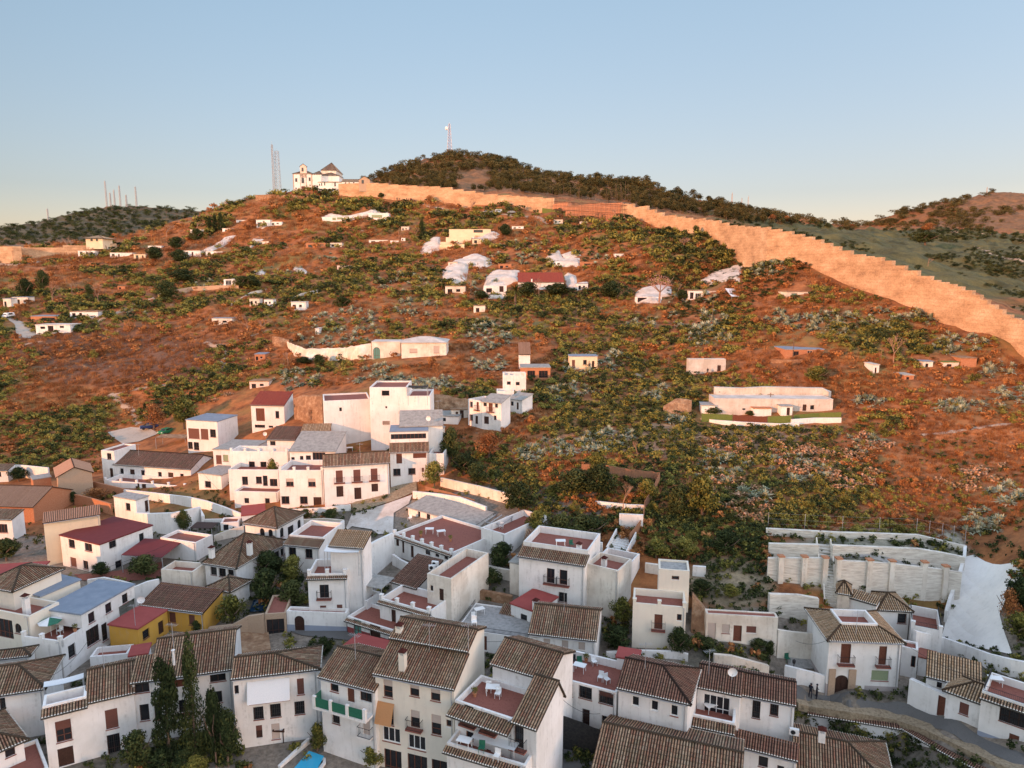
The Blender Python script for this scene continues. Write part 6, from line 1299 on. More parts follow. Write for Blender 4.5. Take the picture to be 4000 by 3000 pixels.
W_('retaining_wall', 'whitewashed back wall above the long cave dwelling', [(2788,1511,1548),(2900,1515,1548),(2985,1510,1548),(3210,1515,1552),(3240,1530,1558)], 'lime', 1.2)
cliff('whitewashed cliff left of the long worn cave house', [(1120,1332,1350),(1150,1345,1392),(1200,1362,1412),(1260,1360,1410),(1345,1358,1405),(1400,1348,1404),(1452,1341,1403)], 'worn')
cliff('orange earth cliff above the whitewashed cliff', [(1065,1312,1350),(1090,1316,1356),(1130,1326,1352)], 'rock')
cliff('earth cliff beside the blank white house', [(1150,1555,1640),(1200,1540,1650),(1262,1545,1655)], 'rock')
cliff('pale rock cliff behind the hillside sheds', [(1685,1535,1600),(1750,1545,1600),(1830,1560,1600)], 'rock')
cliff('brown rock face left of the ruined grey block house', [(1545,150,500),(1620,240,520),(1690,330,555)], 'rock', c='g')
cliff('orange earth bank left of the long cave dwelling', [(2590,1585,1620),(2640,1555,1625),(2700,1560,1625)], 'rock')
# fences
steps('long stair climbing through the middle of the terraced garden', 'd', (520,1745), (475,1400), 1.5)
steps('stone stair rising beside the little pyramid roof', 'h', (555,270), (540,30), 1.6)
steps('red and white steps climbing the edge of the walled garden', 'c', (900,1480), (985,1330), 2.6, 'white', 8)
W_('garden_wall', 'white wall joining the long white house to the worn roof terrace', [(1170,95,270),(1290,45,215),(1385,25,180)], 'white', .3, c='e')
W_('garden_wall', 'low white wall above the dark garden with vases on top', [(760,30,70),(900,10,60),(1050,40,90),(1160,70,120)], 'white', .3, c='e')
W_('garden_wall', 'curved brick wall beside the dark pool', [(-400,440,500),(-200,420,520),(-60,345,500),(75,325,515)], 'brickpale', .4, c='f')
W_('garden_wall', 'white wall with a pink stain above the pergola', [(1770,1168,1225),(1930,1165,1215),(2090,1150,1200)], 'white', .3, c='a')
W_('garden_wall', 'worn white wall rising beside the pyramid roof', [(1850,1310,1360),(1980,1260,1330),(2110,1225,1300)], 'worn', .3, c='a')
W_('garden_wall', 'tall white wall running back from the awning house', [(935,1415,1720),(1060,1345,1620),(1188,1285,1510)], 'white', .4, c='b')
W_('garden_wall', 'white courtyard wall under the long red terrace', [(1185,1470,1560),(1260,1520,1600),(1340,1560,1640)], 'white', .3, c='b')
W_('garden_wall', 'white wall rising to the awning house', [(560,1300,1420),(680,1230,1330),(760,1180,1260)], 'white', .3, c='b')
W_('garden_wall', 'stained white wall below the overgrown plot on the ramp', [(410,1170,1225),(590,1160,1225),(760,1175,1240)], 'worn', .3, c='b')
W_('retaining_wall', 'crumbling ochre wall behind the railed terrace', [(1840,130,190),(1960,120,195),(2212,170,245)], 'rock', .5, c='f')
W_('retaining_wall', 'white wall at the back of the railed terrace', [(1850,255,310),(2000,270,325),(2200,300,360)], 'white', .3, c='f')
W_('garden_wall', 'worn wall behind the cream terrace house', [(1150,1545,1620),(1270,1560,1640)], 'worn', .4, c='c')
W_('garden_wall', 'blank white wall right of the grey topped storey', [(1560,1570,1650),(1672,1578,1660)], 'white', .4, c='c')
W_('retaining_wall', 'tall white retaining wall at the foot of the white slope', [(1240,470,790),(1500,530,700),(1710,600,690),(1900,670,790),(2100,720,860),(2300,760,900)], 'white', .4, c='h')
W_('garden_wall', 'white wall with an iron grille around the corner house patio', [(140,770,915),(240,795,935),(380,830,960),(520,870,1000)], 'white', .3, c='h')
W_('garden_wall', 'brick patched wall at the back of the corner house patio', [(70,460,690),(200,480,700),(410,500,720)], 'worn', .3, c='h')
for lb, c_, p_, ht, m_, sd in [('low rubble wall on the left middle slope','r',[(230,430),(400,330),(530,300)],.9,'block',1),('white garden walls on the left middle slope','r',[(745,395),(830,350),(980,315)],1.2,'lime',2),('low pale wall beside the wooden cabin','t',[(20,1500),(150,1505),(260,1500)],.9,'rock',3),('low white wall in front of the left white mound','q',[(850,735),(1050,735)],1.4,'white',4),('pink lit wall below the ochre cave house','u',[(1590,1160),(1800,1150)],2.0,'lemon',5),('brick lit wall along the left path','l',[(1140,1040),(1240,1010),(1380,985),(1560,975),(1720,975)],1.6,'brickpale',6)]:
    W_('low_wall', lb, [(x, y-ht*F/max(60, hit(*cc(c_, x, y))[1])/SC.get(c_, S), y) for x, y in p_], m_, .35, c=c_)
screen('cloth_fence', 'olive green cloth fence at the left of the cave terrace', [(2739,1614,1648),(2860,1620,1652)], 'greencloth')
screen('cloth_fence', 'brown cloth fence in the middle of the cave terrace', [(2862,1620,1652),(2995,1628,1658)], 'browncloth')
screen('cloth_fence', 'green cloth fence right of the brown cloth', [(2998,1627,1658),(3090,1622,1655)], 'greencloth')
screen('cloth_fence', 'dark green cloth fence at the right end of the cave terrace', [(3100,1620,1640),(3200,1612,1632),(3285,1610,1632)], 'greencloth')
screen('reed_fence', 'tall reddish reed fence above the dark garden', [(600,690,790),(800,700,800),(1030,735,830),(1275,765,850)], 'reed', c='c')
screen('reed_fence', 'shaded reed fence descending along the dark garden', [(1275,768,860),(1210,900,1000),(1145,1010,1110),(1130,1150,1240),(1010,1300,1400)], 'reed', c='c')
screen('reed_fence', 'reed fence panels along the terrace above the corrugated roof', [(1465,885,935),(1600,915,970),(1740,955,1010),(1890,1000,1050)], 'reed', c='b')
screen('metal_gate', 'wide black sheet gate between two white posts', [(430,1200,1500),(755,1330,1540)], 'darkcloth', c='g', cat='gate')
def fence_posts(label, pts, c, n=9):
    W2 = [hit(*cc(c, *p)) for p in pts]; r_ = empty('wire_fence', tuple(W2[0])); mb = MB(); wm = MB(); tot = len(W2)-1; prev = None
    for i in range(n):
        t = i/(n-1)*tot; k = min(tot-1, int(t)); p = W2[k]+(W2[k+1]-W2[k])*(t-k)-W2[0]; mb = MB(); mb.bar((p[0],p[1],p[2]-.3), (p[0],p[1],p[2]+2.1), .03, 5); mb.obj('post', 'steel', r_)
        if prev is not None:
            for h_ in (.5, 1.2, 2.0): wm.bar((prev[0],prev[1],prev[2]+h_), (p[0],p[1],p[2]+h_), .008, 3)
        prev = p
    wm.obj('wire', 'steel', r_); tag(r_, label, 'fence')
fence_posts('thin wire fence along the top of the terraced garden', [(0,1235),(640,1272),(1280,1292),(1500,1335),(1700,1380)], 'd')
# paved and bare ground
patch('street', [(-60,1100),(240,945),(330,1010),(530,1038),(870,1085),(1120,1092),(1220,1118),(1470,1218),(1820,1388),(2080,1505),(2500,1680),(2500,1830),(2212,1690),(1800,1510),(1400,1325),(1100,1215),(700,1150),(240,1070)], 'asphalt', .12, 'h')
patch('street', [(255,470),(440,462),(780,478),(1190,590),(1190,620),(780,560),(400,520)], 'asphalt', .12, 'f')
patch('yard', [(300,1480),(430,1500),(720,1560),(800,1700),(250,1900),(150,1700)], 'asphalt', .12, 'g')
patch('ground', [(1690,1505),(1780,1482),(2160,1540),(2200,1640),(2060,1850),(2000,2000),(2040,2150),(2110,2350),(1950,2320),(1700,2260),(1500,2190),(1560,1960),(1640,1650)], 'whitestone', .14, 'd')
patch('ramp', [(825,1040),(1000,950),(1385,830),(1390,930),(1200,1010),(840,1115)], 'stone', .14, 'b')
patch('ground', [(828,1130),(1100,1050),(1350,962),(1320,1040),(1190,1120),(1185,1290),(1060,1305),(1000,1262),(830,1235),(760,1290)], 'lime', .14, 'b')
patch('yard', [(930,420),(1130,375),(1300,390),(1370,430),(1200,500),(1060,520),(1000,480)], 'dirt', .14, 'a')
patch('road', [(15,1165),(75,1180),(130,1200),(240,1270),(275,1300),(220,1330),(120,1340),(110,1240),(60,1195),(10,1185)], 'dirt', .14, 'l')
patch('patio', [(640,1650),(880,1640),(1130,1600),(1400,1540),(1390,1680),(1000,1720),(700,1700)], 'terracotta', .12, 'a')
patch('yard', [(3065,2490),(3190,2500),(3230,2620),(3080,2610)], 'concrete', .12)
for nm, pts in [('bare_ground', [(2490,1650),(2600,1660),(2760,1672),(3280,1668),(3300,1700),(2900,1720),(2550,1710)])]: patch(nm, pts, 'rock', .1)
patch('path', [(0,1480),(560,1500),(1290,1550),(1690,1610),(1640,1640),(1040,1560),(560,1525),(0,1510)], 'concrete', .1, 'd')
for k, (c_, pts) in enumerate([
  ('q', [(110,250),(180,130),(310,60),(340,200),(240,250)]), ('q', [(360,540),(400,400),(460,340),(520,310),(720,250),(880,310),(900,370),(780,420),(640,380),(610,560),(380,570)]),
  ('q', [(790,640),(830,500),(930,430),(1190,435),(1170,550),(1040,600),(1040,690),(850,690)]), ('q', [(1460,320),(1500,250),(1620,210),(1650,290),(1840,300),(1840,400),(1560,410)]),
  ('q', [(1665,450),(1800,490),(1810,570),(1930,560),(1930,640),(1700,640)]), ('s', [(775,245),(880,160),(1110,85),(1185,90),(1160,258),(1040,235)]), ('s', [(190,350),(260,300),(400,270),(530,290),(530,370),(440,380),(430,440),(200,440)]),
  ('q', [(500,60),(860,90),(980,60),(860,130)]), ('r', [(2050,130),(2140,60),(2212,80),(2212,200),(2060,210)]), ('r', [(380,165),(450,125),(530,110),(520,165)]), ('r', [(120,275),(220,200),(285,205),(280,265)]), ('r', [(755,110),(800,95),(885,130),(880,155),(790,150)]),
  ('l', [(1450,700),(1620,600),(1700,590),(1500,720)]), ('l', [(1790,640),(1830,610),(1900,620),(1800,680)]), ('u', [(0,960),(60,925),(130,935),(60,985)]), ('u', [(540,890),(620,855),(960,835),(1150,830),(1140,850),(960,870),(640,880)]), ('u', [(1410,1190),(1480,1090),(1590,1040),(1600,1160),(1500,1200)]), ('u', [(1880,1090),(2020,1010),(2110,1030),(1960,1095)]), ('v', [(420,870),(560,830),(600,880),(480,930)])]):
    tag(patch('white_mound', pts, 'lime', .22, c_, 1.6, kind='structure', bulge=1.1))
for c_, pts, w_ in [('r', [(0,745),(90,775),(160,830),(165,940),(150,1010)], 1.6), ('r', [(90,775),(180,765),(320,715),(450,675),(580,635)], 1.0), ('a', [(950,90),(1040,150),(1130,225),(1190,320),(1200,350)], 1.6), ('a', [(950,100),(1100,60),(1330,20),(1500,-5)], 1.0),
                     ('l', [(680,1220),(800,1160),(920,1110),(1040,1060),(1110,1040)], 1.8), ('l', [(90,1400),(180,1375),(310,1350)], 1.4), ('o', [(3600,1700),(3700,1690),(3860,1665),(4060,1640)], 1.0), ('u', [(1430,760),(1560,800),(1700,835)], 2), ('u', [(1950,850),(2100,860),(2212,865)], 3), ('v', [(0,535),(150,545),(260,570),(330,610)], 3), ('v', [(1830,860),(1900,890),(1960,912)], 1.2), ('l', [(0,790),(130,800),(330,780)], 3),
                     ('s', [(190,1010),(200,1080),(260,1140)], 1.2), ('t', [(1200,510),(1380,545),(1600,620),(1780,690),(1952,740)], 5), ('t', [(1400,508),(1700,525),(1952,565)], 5)]: ribbon('path', pts, 'pathm', w_, .14, c_)
patch('pool_water', [(330,1690),(460,1540),(590,1585),(520,1720)], 'pool', .35, 'f', label=None)
patch('pool_water', [(-20,225),(110,235),(150,262),(80,320),(-60,330)], 'darkpool', .3, 'f')
wall('pool_edge', 'white rim of the small blue pool', [(455,1535,1545),(592,1580,1592),(590,1610,1625),(520,1700,1720)], 'white', .3, c='f', deep=.3)
wall('garden_wall', 'low white wall in front of the blue pool', [(200,1640,1660),(460,1400,1440)], 'white', .3, c='f')

# ---------------- town plants
TR = [('cypress','e',1700,1600,575,165,'tall slim cypress in front of the wide tiled roof'),('conifer','e',1470,1640,760,270,'broad dark conifer left of the tall cypress'),('dark','e',1970,1650,1160,230,'dark leafy tree right of the tall cypress'),('dark','e',1870,1650,980,190,'dark tree growing against the cypress'),('dark','e',1200,1670,1340,270,'dark bush at the foot of the gabled house'),
 ('olive','e',2010,440,170,240,'yellow green tree beside the yellow house'),('dark','e',1700,500,380,110,'small dark tree at the corner of the yellow house'),('olive','e',1680,1700,1560,200,'low bush at the foot of the cypress'),
 ('dark','f',100,230,-60,260,'dark tree beside the dark pool'),('dark','f',330,290,40,240,'dark tree against the tower house'),('dark','b',100,1659,1450,260,'dark tree left of the awning terrace'),('olive','b',330,1700,1480,200,'loose green tree in the garden below the grilled windows'),
 ('olive','f',530,1520,1280,170,'green tree beside the outdoor stair'),('olive','f',1000,1650,1470,220,'vine bush at the foot of the cream house'),('dark','f',590,720,530,150,'dark bush behind the long green balcony house'),('dark','a',60,1530,1340,230,'dark tree in the shaded court at the left edge'),('dark','e',1580,1690,1500,220,'dark shrub between the conifer and the cypress'),('dark','e',1420,1690,1500,260,'dark hedge at the foot of the conifer'),
 ('dark','a',160,840,720,140,'round courtyard tree at the far left'),('dark','a',880,1660,1540,150,'round tree in front of the maroon roofed house'),('dark','a',1260,1659,1480,260,'dark tree below the maroon carport'),('dark','a',1590,1290,1090,120,'climbing plant on the curved retaining wall'),('rust','a',1330,400,170,200,'rusty tree beside the parked cars'),('olive','a',1590,390,120,220,'green tree above the parked cars'),('cypress','a',1255,240,165,30,'little cypress on the path above the parked cars'),
 ('olive','b',1545,890,670,190,'bright green tree at the top of the stone ramp'),('dark','b',1690,680,380,190,'dark tree right of the lattice balcony'),('dark','b',1800,780,600,240,'dark tree on the bank right of the lattice balcony'),('dark','b',1900,880,680,220,'dark shrubby tree above the peeling wall'),('rust','b',2020,640,420,260,'reddish bushy tree on the bank'),
 ('dark','b',2130,1600,1370,230,'dark bushy tree right of the walled terrace'),('dark','b',2020,1740,1590,190,'round dark tree in front of the stained wall'),('dark','c',560,960,740,330,'big dark tree in the walled garden'),('dark','c',760,1000,700,280,'tall dark tree at the reed fence'),('olive','c',740,900,600,170,'loose olive tree at the left end of the reed fence'),('dark','c',60,1120,850,260,'dark round tree left of the walled garden'),('olive','c',230,1290,1090,220,'green bush below the walled garden'),('bare','c',960,1110,780,230,'bare red brown tree beside the garden bench'),('olive','c',1160,1020,830,200,'leafy green tree in the corner of the reed fence'),
 ('dark','c',660,1340,1140,330,'dark creeper covered tree above the chair terrace'),('dark','c',420,1330,1130,260,'dark tree behind the white roof terrace'),('bare','c',1080,650,440,120,'thin bare tree on the bank above the reed fence'),('olive','c',1240,1500,1330,220,'green bush below the red stairs'),('olive','c',1480,1500,1330,240,'green shrubby tree above the grey topped house'),('dark','c',1850,1480,1270,230,'green bush under the terraced garden wall'),('olive','c',1640,1150,800,300,'broad dark green tree on the bank'),('dark','c',1450,1150,880,220,'dark tree beside the shaded reed fence'),
 ('dark','g',890,200,10,130,'climbing plant on the worn wall'),('olive','g',950,430,190,200,'yellow flowering creeper beside the terrace house'),('dark','g',920,620,440,260,'tangled vines in the passage'),('dark','g',1440,700,450,190,'climbing vine at the foot of the cream terrace house'),('dark','g',1640,180,30,190,'dark bush above the ruin'),('olive','g',1880,190,70,160,'round green bush above the ruin'),('dark','g',2130,640,540,160,'dark bush in front of the ruin'),('dark','g',1700,640,540,200,'dark bush at the foot of the rock face'),('rust','g',1930,1260,1120,90,'creeper beside the large glass door'),
 ('dark','h',60,280,190,150,'green bush on the stained wall'),('olive','h',2160,560,330,260,'big green bush at the right edge of the white slope'),('rust','h',2060,420,110,200,'reddish flowering bush on the white slope'),('dark','h',2190,300,20,260,'dark green bush at the right edge'),('rust','h',280,330,220,180,'dry bush below the garden stair'),('dark','h',20,700,560,90,'dark bush at the edge of the corner house patio'),('olive','h',500,890,760,60,'potted plant by the arched stone doorway'),
 ('dark','b',430,1170,1080,110,'bush in the plot below the stone ramp'),('dark','b',640,1180,1080,130,'climber in the plot below the stone ramp'),('rust','a',830,1010,900,230,'dry bush in the overgrown plot'),('dark','a',640,1040,930,80,'dark bush beside the orange plastered wall'),('olive','b',870,420,345,70,'small yellow bush in front of the blank white house'),('dark','b',30,600,500,110,'potted bush on the balustrade terrace'),('olive','b',150,900,650,100,'climbing plant on the terraced block'),
 # hillside trees
 ('cypress','l',1512,560,460,40,'leftmost of the three cypresses on the left skyline'),('cypress','l',1550,560,437,38,'middle of the three cypresses on the left skyline'),('conifer','l',1590,560,430,60,'conifer beside the two cypresses on the left skyline'),('dark','l',1110,780,670,160,'dark pine below the white cottage row'),('dark','l',1280,700,600,150,'dark pine above the white cottage row'),('dark','l',1290,800,690,150,'dark pine at the right of the cottage row'),('dark','l',1420,640,540,120,'dark tree below the three cypresses'),
 ('dark','l',310,1000,840,110,'dark conifer on the left slope'),('dark','l',190,1060,900,130,'dark pine on the left slope'),('dark','l',640,1030,940,90,'dark tree among bare trees on the left slope'),('bare','l',500,720,560,180,'bare pink lit tree below the old rampart'),('bare','l',640,760,640,150,'bare tree in front of the blue white cottage'),('bare','l',770,720,560,190,'bare tree beside the pale villa'),('bare','l',1200,600,480,200,'bare pink lit tree on the left ridge'),('bare','l',380,1080,890,170,'bare pale tree on the left slope'),('bare','l',710,1100,870,160,'bare tree in the middle of the left slope'),('bare','l',520,1010,900,120,'bare shrub on the left slope'),('bare','l',1420,560,470,150,'bare tree on the skyline left of the cypresses'),('dark','l',1200,1060,920,160,'dark bush at the end of the brick wall'),('dark','l',1310,940,830,220,'dark shrubbery on the left shoulder'),('dark','l',1750,970,880,150,'dark tree beside the white striped cave roof'),
 ('cypress','u',1437,1070,905,60,'slim cypress beside the ochre cave house'),('bare','u',1380,1080,930,110,'bare tree left of the slim cypress'),('bare','u',1235,1110,930,80,'small bare tree below the ridge'),('bare','u',1850,860,700,150,'bare tree beside the parked cars'),('dark','u',2150,1060,940,110,'dark tree right of the ochre cave house'),('dark','u',1605,730,670,60,'small tree in front of the city wall'),('dark','u',1080,720,670,60,'bush at the foot of the city wall'),('rust','u',1500,760,690,80,'brown tree in front of the city wall'),('bare','u',1860,1520,1300,210,'bare golden tree between the white mounds'),('bare','u',530,1500,1390,170,'bare orange shrub on the middle slope'),('bare','u',780,1290,1180,120,'bare bush on the middle slope'),
 ('bare','q',660,660,400,260,'spreading golden tree in front of the left white mound'),('palm','q',1140,820,560,200,'palm tree in front of the red tiled cave house'),('bare','q',1395,750,440,120,'slender pale tree in front of the red tiled cave house'),('dark','q',1290,720,560,200,'dark tree right of the palm'),('dark','q',1600,720,570,230,'dark tree at the right end of the red tiled roof'),('dark','q',2150,760,560,190,'dark tree right of the white hut'),('dark','q',760,760,650,170,'dark bush below the golden tree'),
 ('blossom','v',1270,1290,1040,250,'pale blossoming tree in front of the white mound cave'),('olive','v',1585,700,620,70,'small green tree in front of the city wall'),('blossom','v',1485,810,720,110,'pink blossoming tree on the crest'),('bare','v',1430,1240,1080,110,'bare tree left of the lattice window house'),('dark','v',860,1260,1110,180,'dark tree left of the blossoming tree'),('bare','v',710,590,480,110,'bare tree in front of the scaffolding'),('bare','v',900,580,440,120,'bare tree at the right of the scaffolding'),
 ('bare','t',955,1500,1230,230,'bare spreading tree on the right slope'),('bare','t',860,1500,1350,60,'thin bare tree beside the spreading tree'),('bare','t',20,680,600,30,'small bare tree at the foot of the city wall'),('rust','t',380,1470,1390,70,'round reddish bush in front of the wooden cabin'),('dark','t',1200,600,500,230,'dark tree clump in the valley behind the wall'),('rust','t',1230,500,430,130,'reddish tree beside the track behind the wall'),('rust','t',640,470,440,80,'reddish bush on the far saddle'),('rust','t',30,420,365,70,'rust coloured bush behind the wall'),('rust','t',140,428,375,80,'second rust coloured bush behind the wall'),('bare','t',1220,760,680,90,'grey bare shrub behind the wall'),
 ('bare','r',370,660,460,270,'golden bare thicket on the left middle slope'),('bare','r',490,650,520,180,'golden bare thicket beside the white glazed hut'),('dark','r',400,290,170,170,'dark tree in front of the white striped cave roof'),('dark','r',980,960,850,120,'dark conifer in front of the whitewashed cliff'),('dark','r',860,940,870,140,'dark bush in front of the whitewashed cliff'),('bare','r',960,290,170,130,'orange bare bush on the middle slope'),('dark','r',1190,460,350,150,'dark tree below the little chimney'),('bare','r',720,950,790,120,'bare tree left of the whitewashed cliff'),
 ('dark','s',900,1470,1390,150,'small green tree inside the cave terrace'),('dark','s',1260,1480,1430,90,'shrub inside the cave terrace'),('olive','s',1880,1180,1020,210,'dark green bush below the wooden cabin'),('dark','s',620,420,310,120,'dark tree left of the lattice window house'),('cypress','t',1632,505,400,6,'x')]
for k_, c_, x, yb, yt, w_, lb in TR:
    if lb == 'x': continue
    plant(k_, x, yb, yt, w_, lb, 'tree', c=c_)

# ---------------- agaves, prickly pears and shrubs scattered in the patches where the photo has them
vb = 4000/2212; PLANTS = []
placed = 0
AG = [('on the slope right of the steep roofed tower', [(1230,850,50,20,9),(1300,780,60,18,9),(1250,790,40,20,6),(1420,850,30,18,5),(1460,912,20,14,3)]), ('around the palm and red tiled cave house', [(1130,545,55,30,14),(1060,585,30,30,5),(1280,560,30,20,4)]),
 ('above the long worn cave house', [(750,705,75,40,26),(900,665,50,20,9),(870,610,60,20,13),(680,745,50,20,6),(1000,620,50,30,6)]), ('in the gully left of the steep roofed tower', [(1060,725,50,38,20),(1055,790,40,20,7),(960,830,60,15,7)]),
 ('below the long worn cave house', [(820,815,60,25,10),(640,820,50,25,8),(880,830,40,20,5)]), ('on the slope above the cave front with one dark door', [(1530,730,50,22,11),(1500,690,70,20,9),(1390,700,40,14,6)]),
 ('along the crest right of the white sail', [(1660,580,40,24,12),(1490,650,60,14,5)]), ('in the band below the city wall', [(1780,700,90,25,22),(1900,690,50,20,8),(1690,690,40,18,6)]), ('at the foot of the city wall at the right', [(2060,745,70,25,11),(1990,690,40,20,6),(2150,800,40,20,6)]),
 ('on the right slope above the dry field', [(2090,880,80,14,10),(2190,855,50,22,9),(1880,870,30,15,4),(1870,960,60,20,4)]), ('above the terraced garden at the lower right', [(2120,1130,50,28,10),(2160,1070,50,25,5)]),
 ('on the bank above the reed fence', [(1290,960,55,22,10),(1200,970,50,22,7),(1140,985,40,15,4),(1330,940,40,15,4)]), ('among the prickly pears on the lower slope', [(1560,1010,60,40,9),(1740,1010,80,40,8),(1630,1080,50,30,4)]), ('near the left path', [(620,590,50,18,7),(700,560,30,14,5),(450,620,30,12,4),(300,680,40,10,3)])]
r2 = random.Random(33)
for where, cl in AG:
    for (cx, cy, rx, ry, n_) in cl:
        for _ in range(n_):
            a, q_ = r2.uniform(0, 6.283), math.sqrt(r2.random()); P = hit((cx+rx*q_*math.cos(a))*vb, (cy+ry*q_*math.sin(a))*vb)
            if P is None: continue
            s_ = r2.uniform(1.1, 1.9); put('agave%d' % r2.randrange(4), P, (s_, s_, s_*r2.uniform(.8, 1.1)), 'grey green agave '+where, 'agave', 'agaves '+where, r2.uniform(0, 6.28))
PP = [('on the shaded lower slope above the ruin', [(1620,1090,50,35,26),(1560,1060,50,30,12)]), ('below the bare bank in the lower right', [(1660,975,80,25,26),(1560,960,60,20,14)]), ('in the middle of the lower right slope', [(1780,1000,90,35,44),(1880,960,50,20,12),(1840,1040,60,25,18)]), ('near the white slope at the right edge', [(2080,1040,70,20,16),(2130,1010,40,15,6)]), ('on the slope beside the parked cars', [(180,930,50,18,5),(470,850,40,20,8)])]
for where, cl in PP:
    for (cx, cy, rx, ry, n_) in cl:
        for _ in range(n_):
            a, q_ = r2.uniform(0, 6.283), math.sqrt(r2.random()); P = hit((cx+rx*q_*math.cos(a))*vb, (cy+ry*q_*math.sin(a))*vb)
            if P is None: continue
            s_ = r2.uniform(1.0, 1.9); PLANTS.append((P[0], P[1], s_*.35)); put('pear%d' % r2.randrange(3), P, s_, 'pinkish prickly pear '+where, 'prickly pear', 'prickly pears '+where, r2.uniform(0, 6.28))

# big agaves stand clear of the scrub
# mask of places where nothing wild may grow: built footprints
FP = []
for poly in BUILT:
    c_ = np.mean(poly, 0); FP.append((c_[0], c_[1], max(math.hypot(p[0]-c_[0], p[1]-c_[1]) for p in poly), np.array(poly)))
GYR = {}
for i, f_ in enumerate(FP):
    for gx in range(int((f_[0]-f_[2]-2)//10), int((f_[0]+f_[2]+2)//10)+1):
        for gy in range(int((f_[1]-f_[2]-2)//10), int((f_[1]+f_[2]+2)//10)+1): GYR.setdefault((gx, gy), []).append(i)
def blocked(x, y, m=.7):
    for i in GYR.get((int(x//10), int(y//10)), ()):
        cx, cy, r_, pl = FP[i]; ins = True
        for k in range(4):
            a, b = pl[k], pl[(k+1) % 4]; e = b-a; L = math.hypot(*e)+1e-9
            if (e[0]*(y-a[1])-e[1]*(x-a[0]))/L < -m: ins = False; break
        if ins: return True
    return False
PG = {}
for x_, y_, s_ in PLANTS:
    for gx in (-1, 0, 1):
        for gy in (-1, 0, 1): PG.setdefault((int(x_//4)+gx, int(y_//4)+gy), []).append((x_, y_, s_))
def crowded(x, y): return any((x-a)**2+((y-b)*.55)**2 < (s_*1.0)**2 and y < b+1.0 for a, b, s_ in PG.get((int(x//4), int(y//4)), ()))
def inpoly(px, py, poly):
    c_ = np.zeros(len(px), bool); n_ = len(poly)
    for i in range(n_):
        (x0, y0), (x1, y1) = poly[i], poly[(i+1) % n_]
        cond = ((y0 > py) != (y1 > py)) & (px < (x1-x0)*(py-y0)/(y1-y0+1e-9)+x0); c_ ^= cond
    return c_
CLEAR = [  # image regions of town, streets, bare ground
 [(-700,1830),(-50,1830),(390,1850),(400,1740),(520,1720),(620,1640),(720,1620),(840,1560),(1000,1500),(1120,1500),(1250,1520),(1420,1490),(1700,1490),(1720,1560),(1960,1560),(1970,1660),(1780,1680),(1730,1800),(1820,1850),(2000,1940),(2080,2050),(2400,2080),(2460,2180),(2700,2190),(2760,2300),(2990,2330),(3000,2060),(3770,2130),(3980,2190),(3980,2550),(4700,2600),(4700,3400),(-700,3400)],
 [(410,1690),(600,1640),(700,1690),(450,1740)], [(1450,1400),(1760,1400),(1760,1420),(1450,1425)], [(2720,1600),(3300,1600),(3300,1672),(2720,1672)]]
def mounds(c_, pts): return [cc(c_, *p) for p in pts]
CLEAR += [mounds('q', [(360,540),(400,400),(520,310),(720,250),(880,310),(900,370),(640,380),(610,560)]), mounds('q', [(790,640),(830,500),(930,430),(1190,435),(1170,550),(1040,690)]), mounds('q', [(1460,320),(1620,210),(1840,300),(1840,400)]), mounds('q', [(1665,450),(1810,500),(1930,640),(1700,640)]), mounds('s', [(775,245),(1110,85),(1185,90),(1160,258)]), mounds('s', [(190,350),(260,300),(530,290),(530,440),(200,440)]), mounds('u', [(1410,1190),(1590,1040),(1600,1160)]), mounds('l', [(15,1165),(240,1270),(220,1330),(110,1330)])]
def scatter(n_, box, seed, keep=None, clear=True):
    r_ = np.random.default_rng(seed); px = r_.uniform(box[0], box[2], n_); py = r_.uniform(box[1], box[3], n_)
    if clear:
        m = np.zeros(n_, bool)
        for pl in CLEAR: m |= inpoly(px, py, pl)
        px, py = px[~m], py[~m]
        m = np.zeros(len(px), bool)
        for _, cl in AG:
            for (cx, cy, rx, ry, n0) in cl: m |= ((((px/vb-cx)/rx)**2+((py/vb-cy)/ry)**2 < 1) & (r_.random(len(px)) < .5))
        px, py = px[~m], py[~m]
    P = hits(px, py); ok = ~np.isnan(P[:, 0]); P, px, py = P[ok], px[ok], py[ok]
    ok = np.array([not blocked(p[0], p[1]) and not crowded(p[0], p[1]) for p in P]) if len(P) else np.zeros(0, bool); P, px, py = P[ok], px[ok], py[ok]
    if keep is not None: k = keep(P, px, py, r_); P, px, py = P[k], px[k], py[k]
    return P, px, py, r_
# zones of dominant growth: 0 dry grass, 1 olive, 2 dark
WALLX = np.array([1326,1700,2165,2300,2430,2500,2620,2800,3000,3250,3500,3750,4000,4300,4600]); WALLD = np.array([430,412,388,372,348,333,313,283,243,218,194,176,161,148,136.])
def front(P, px): return (P[:, 1]*CP-P[:, 2]*SP) < np.interp(px, WALLX, WALLD, left=470)-1.5
def greenness(P, px, py):
    g_ = fbm(P[:, 0], P[:, 1], 22, 4, 40)*1.8+.13
    for (cx, cy, rx, ry, a) in [(100,930,120,50,.6),(620,840,80,30,.35),(1340,900,110,60,.5),(1250,660,90,50,.35),(1680,1040,250,70,.45),(1450,1130,130,60,.6),(1100,960,130,45,.5),(2100,700,80,40,.25),(1280,800,70,50,.3),(1560,760,60,30,.2),(870,620,100,40,.3),(300,600,120,30,.2),(560,700,50,20,.2),(2100,1000,80,40,.1),(1800,850,100,50,-.1),(2080,940,130,50,-.8),(350,790,180,60,-.25),(1250,480,80,20,.3),(1530,1010,100,50,.3),(1900,640,80,30,.2)]:
        g_ = g_+a*np.exp(-(((px/vb-cx)/rx)**2+((py/vb-cy)/ry)**2))
    return g_
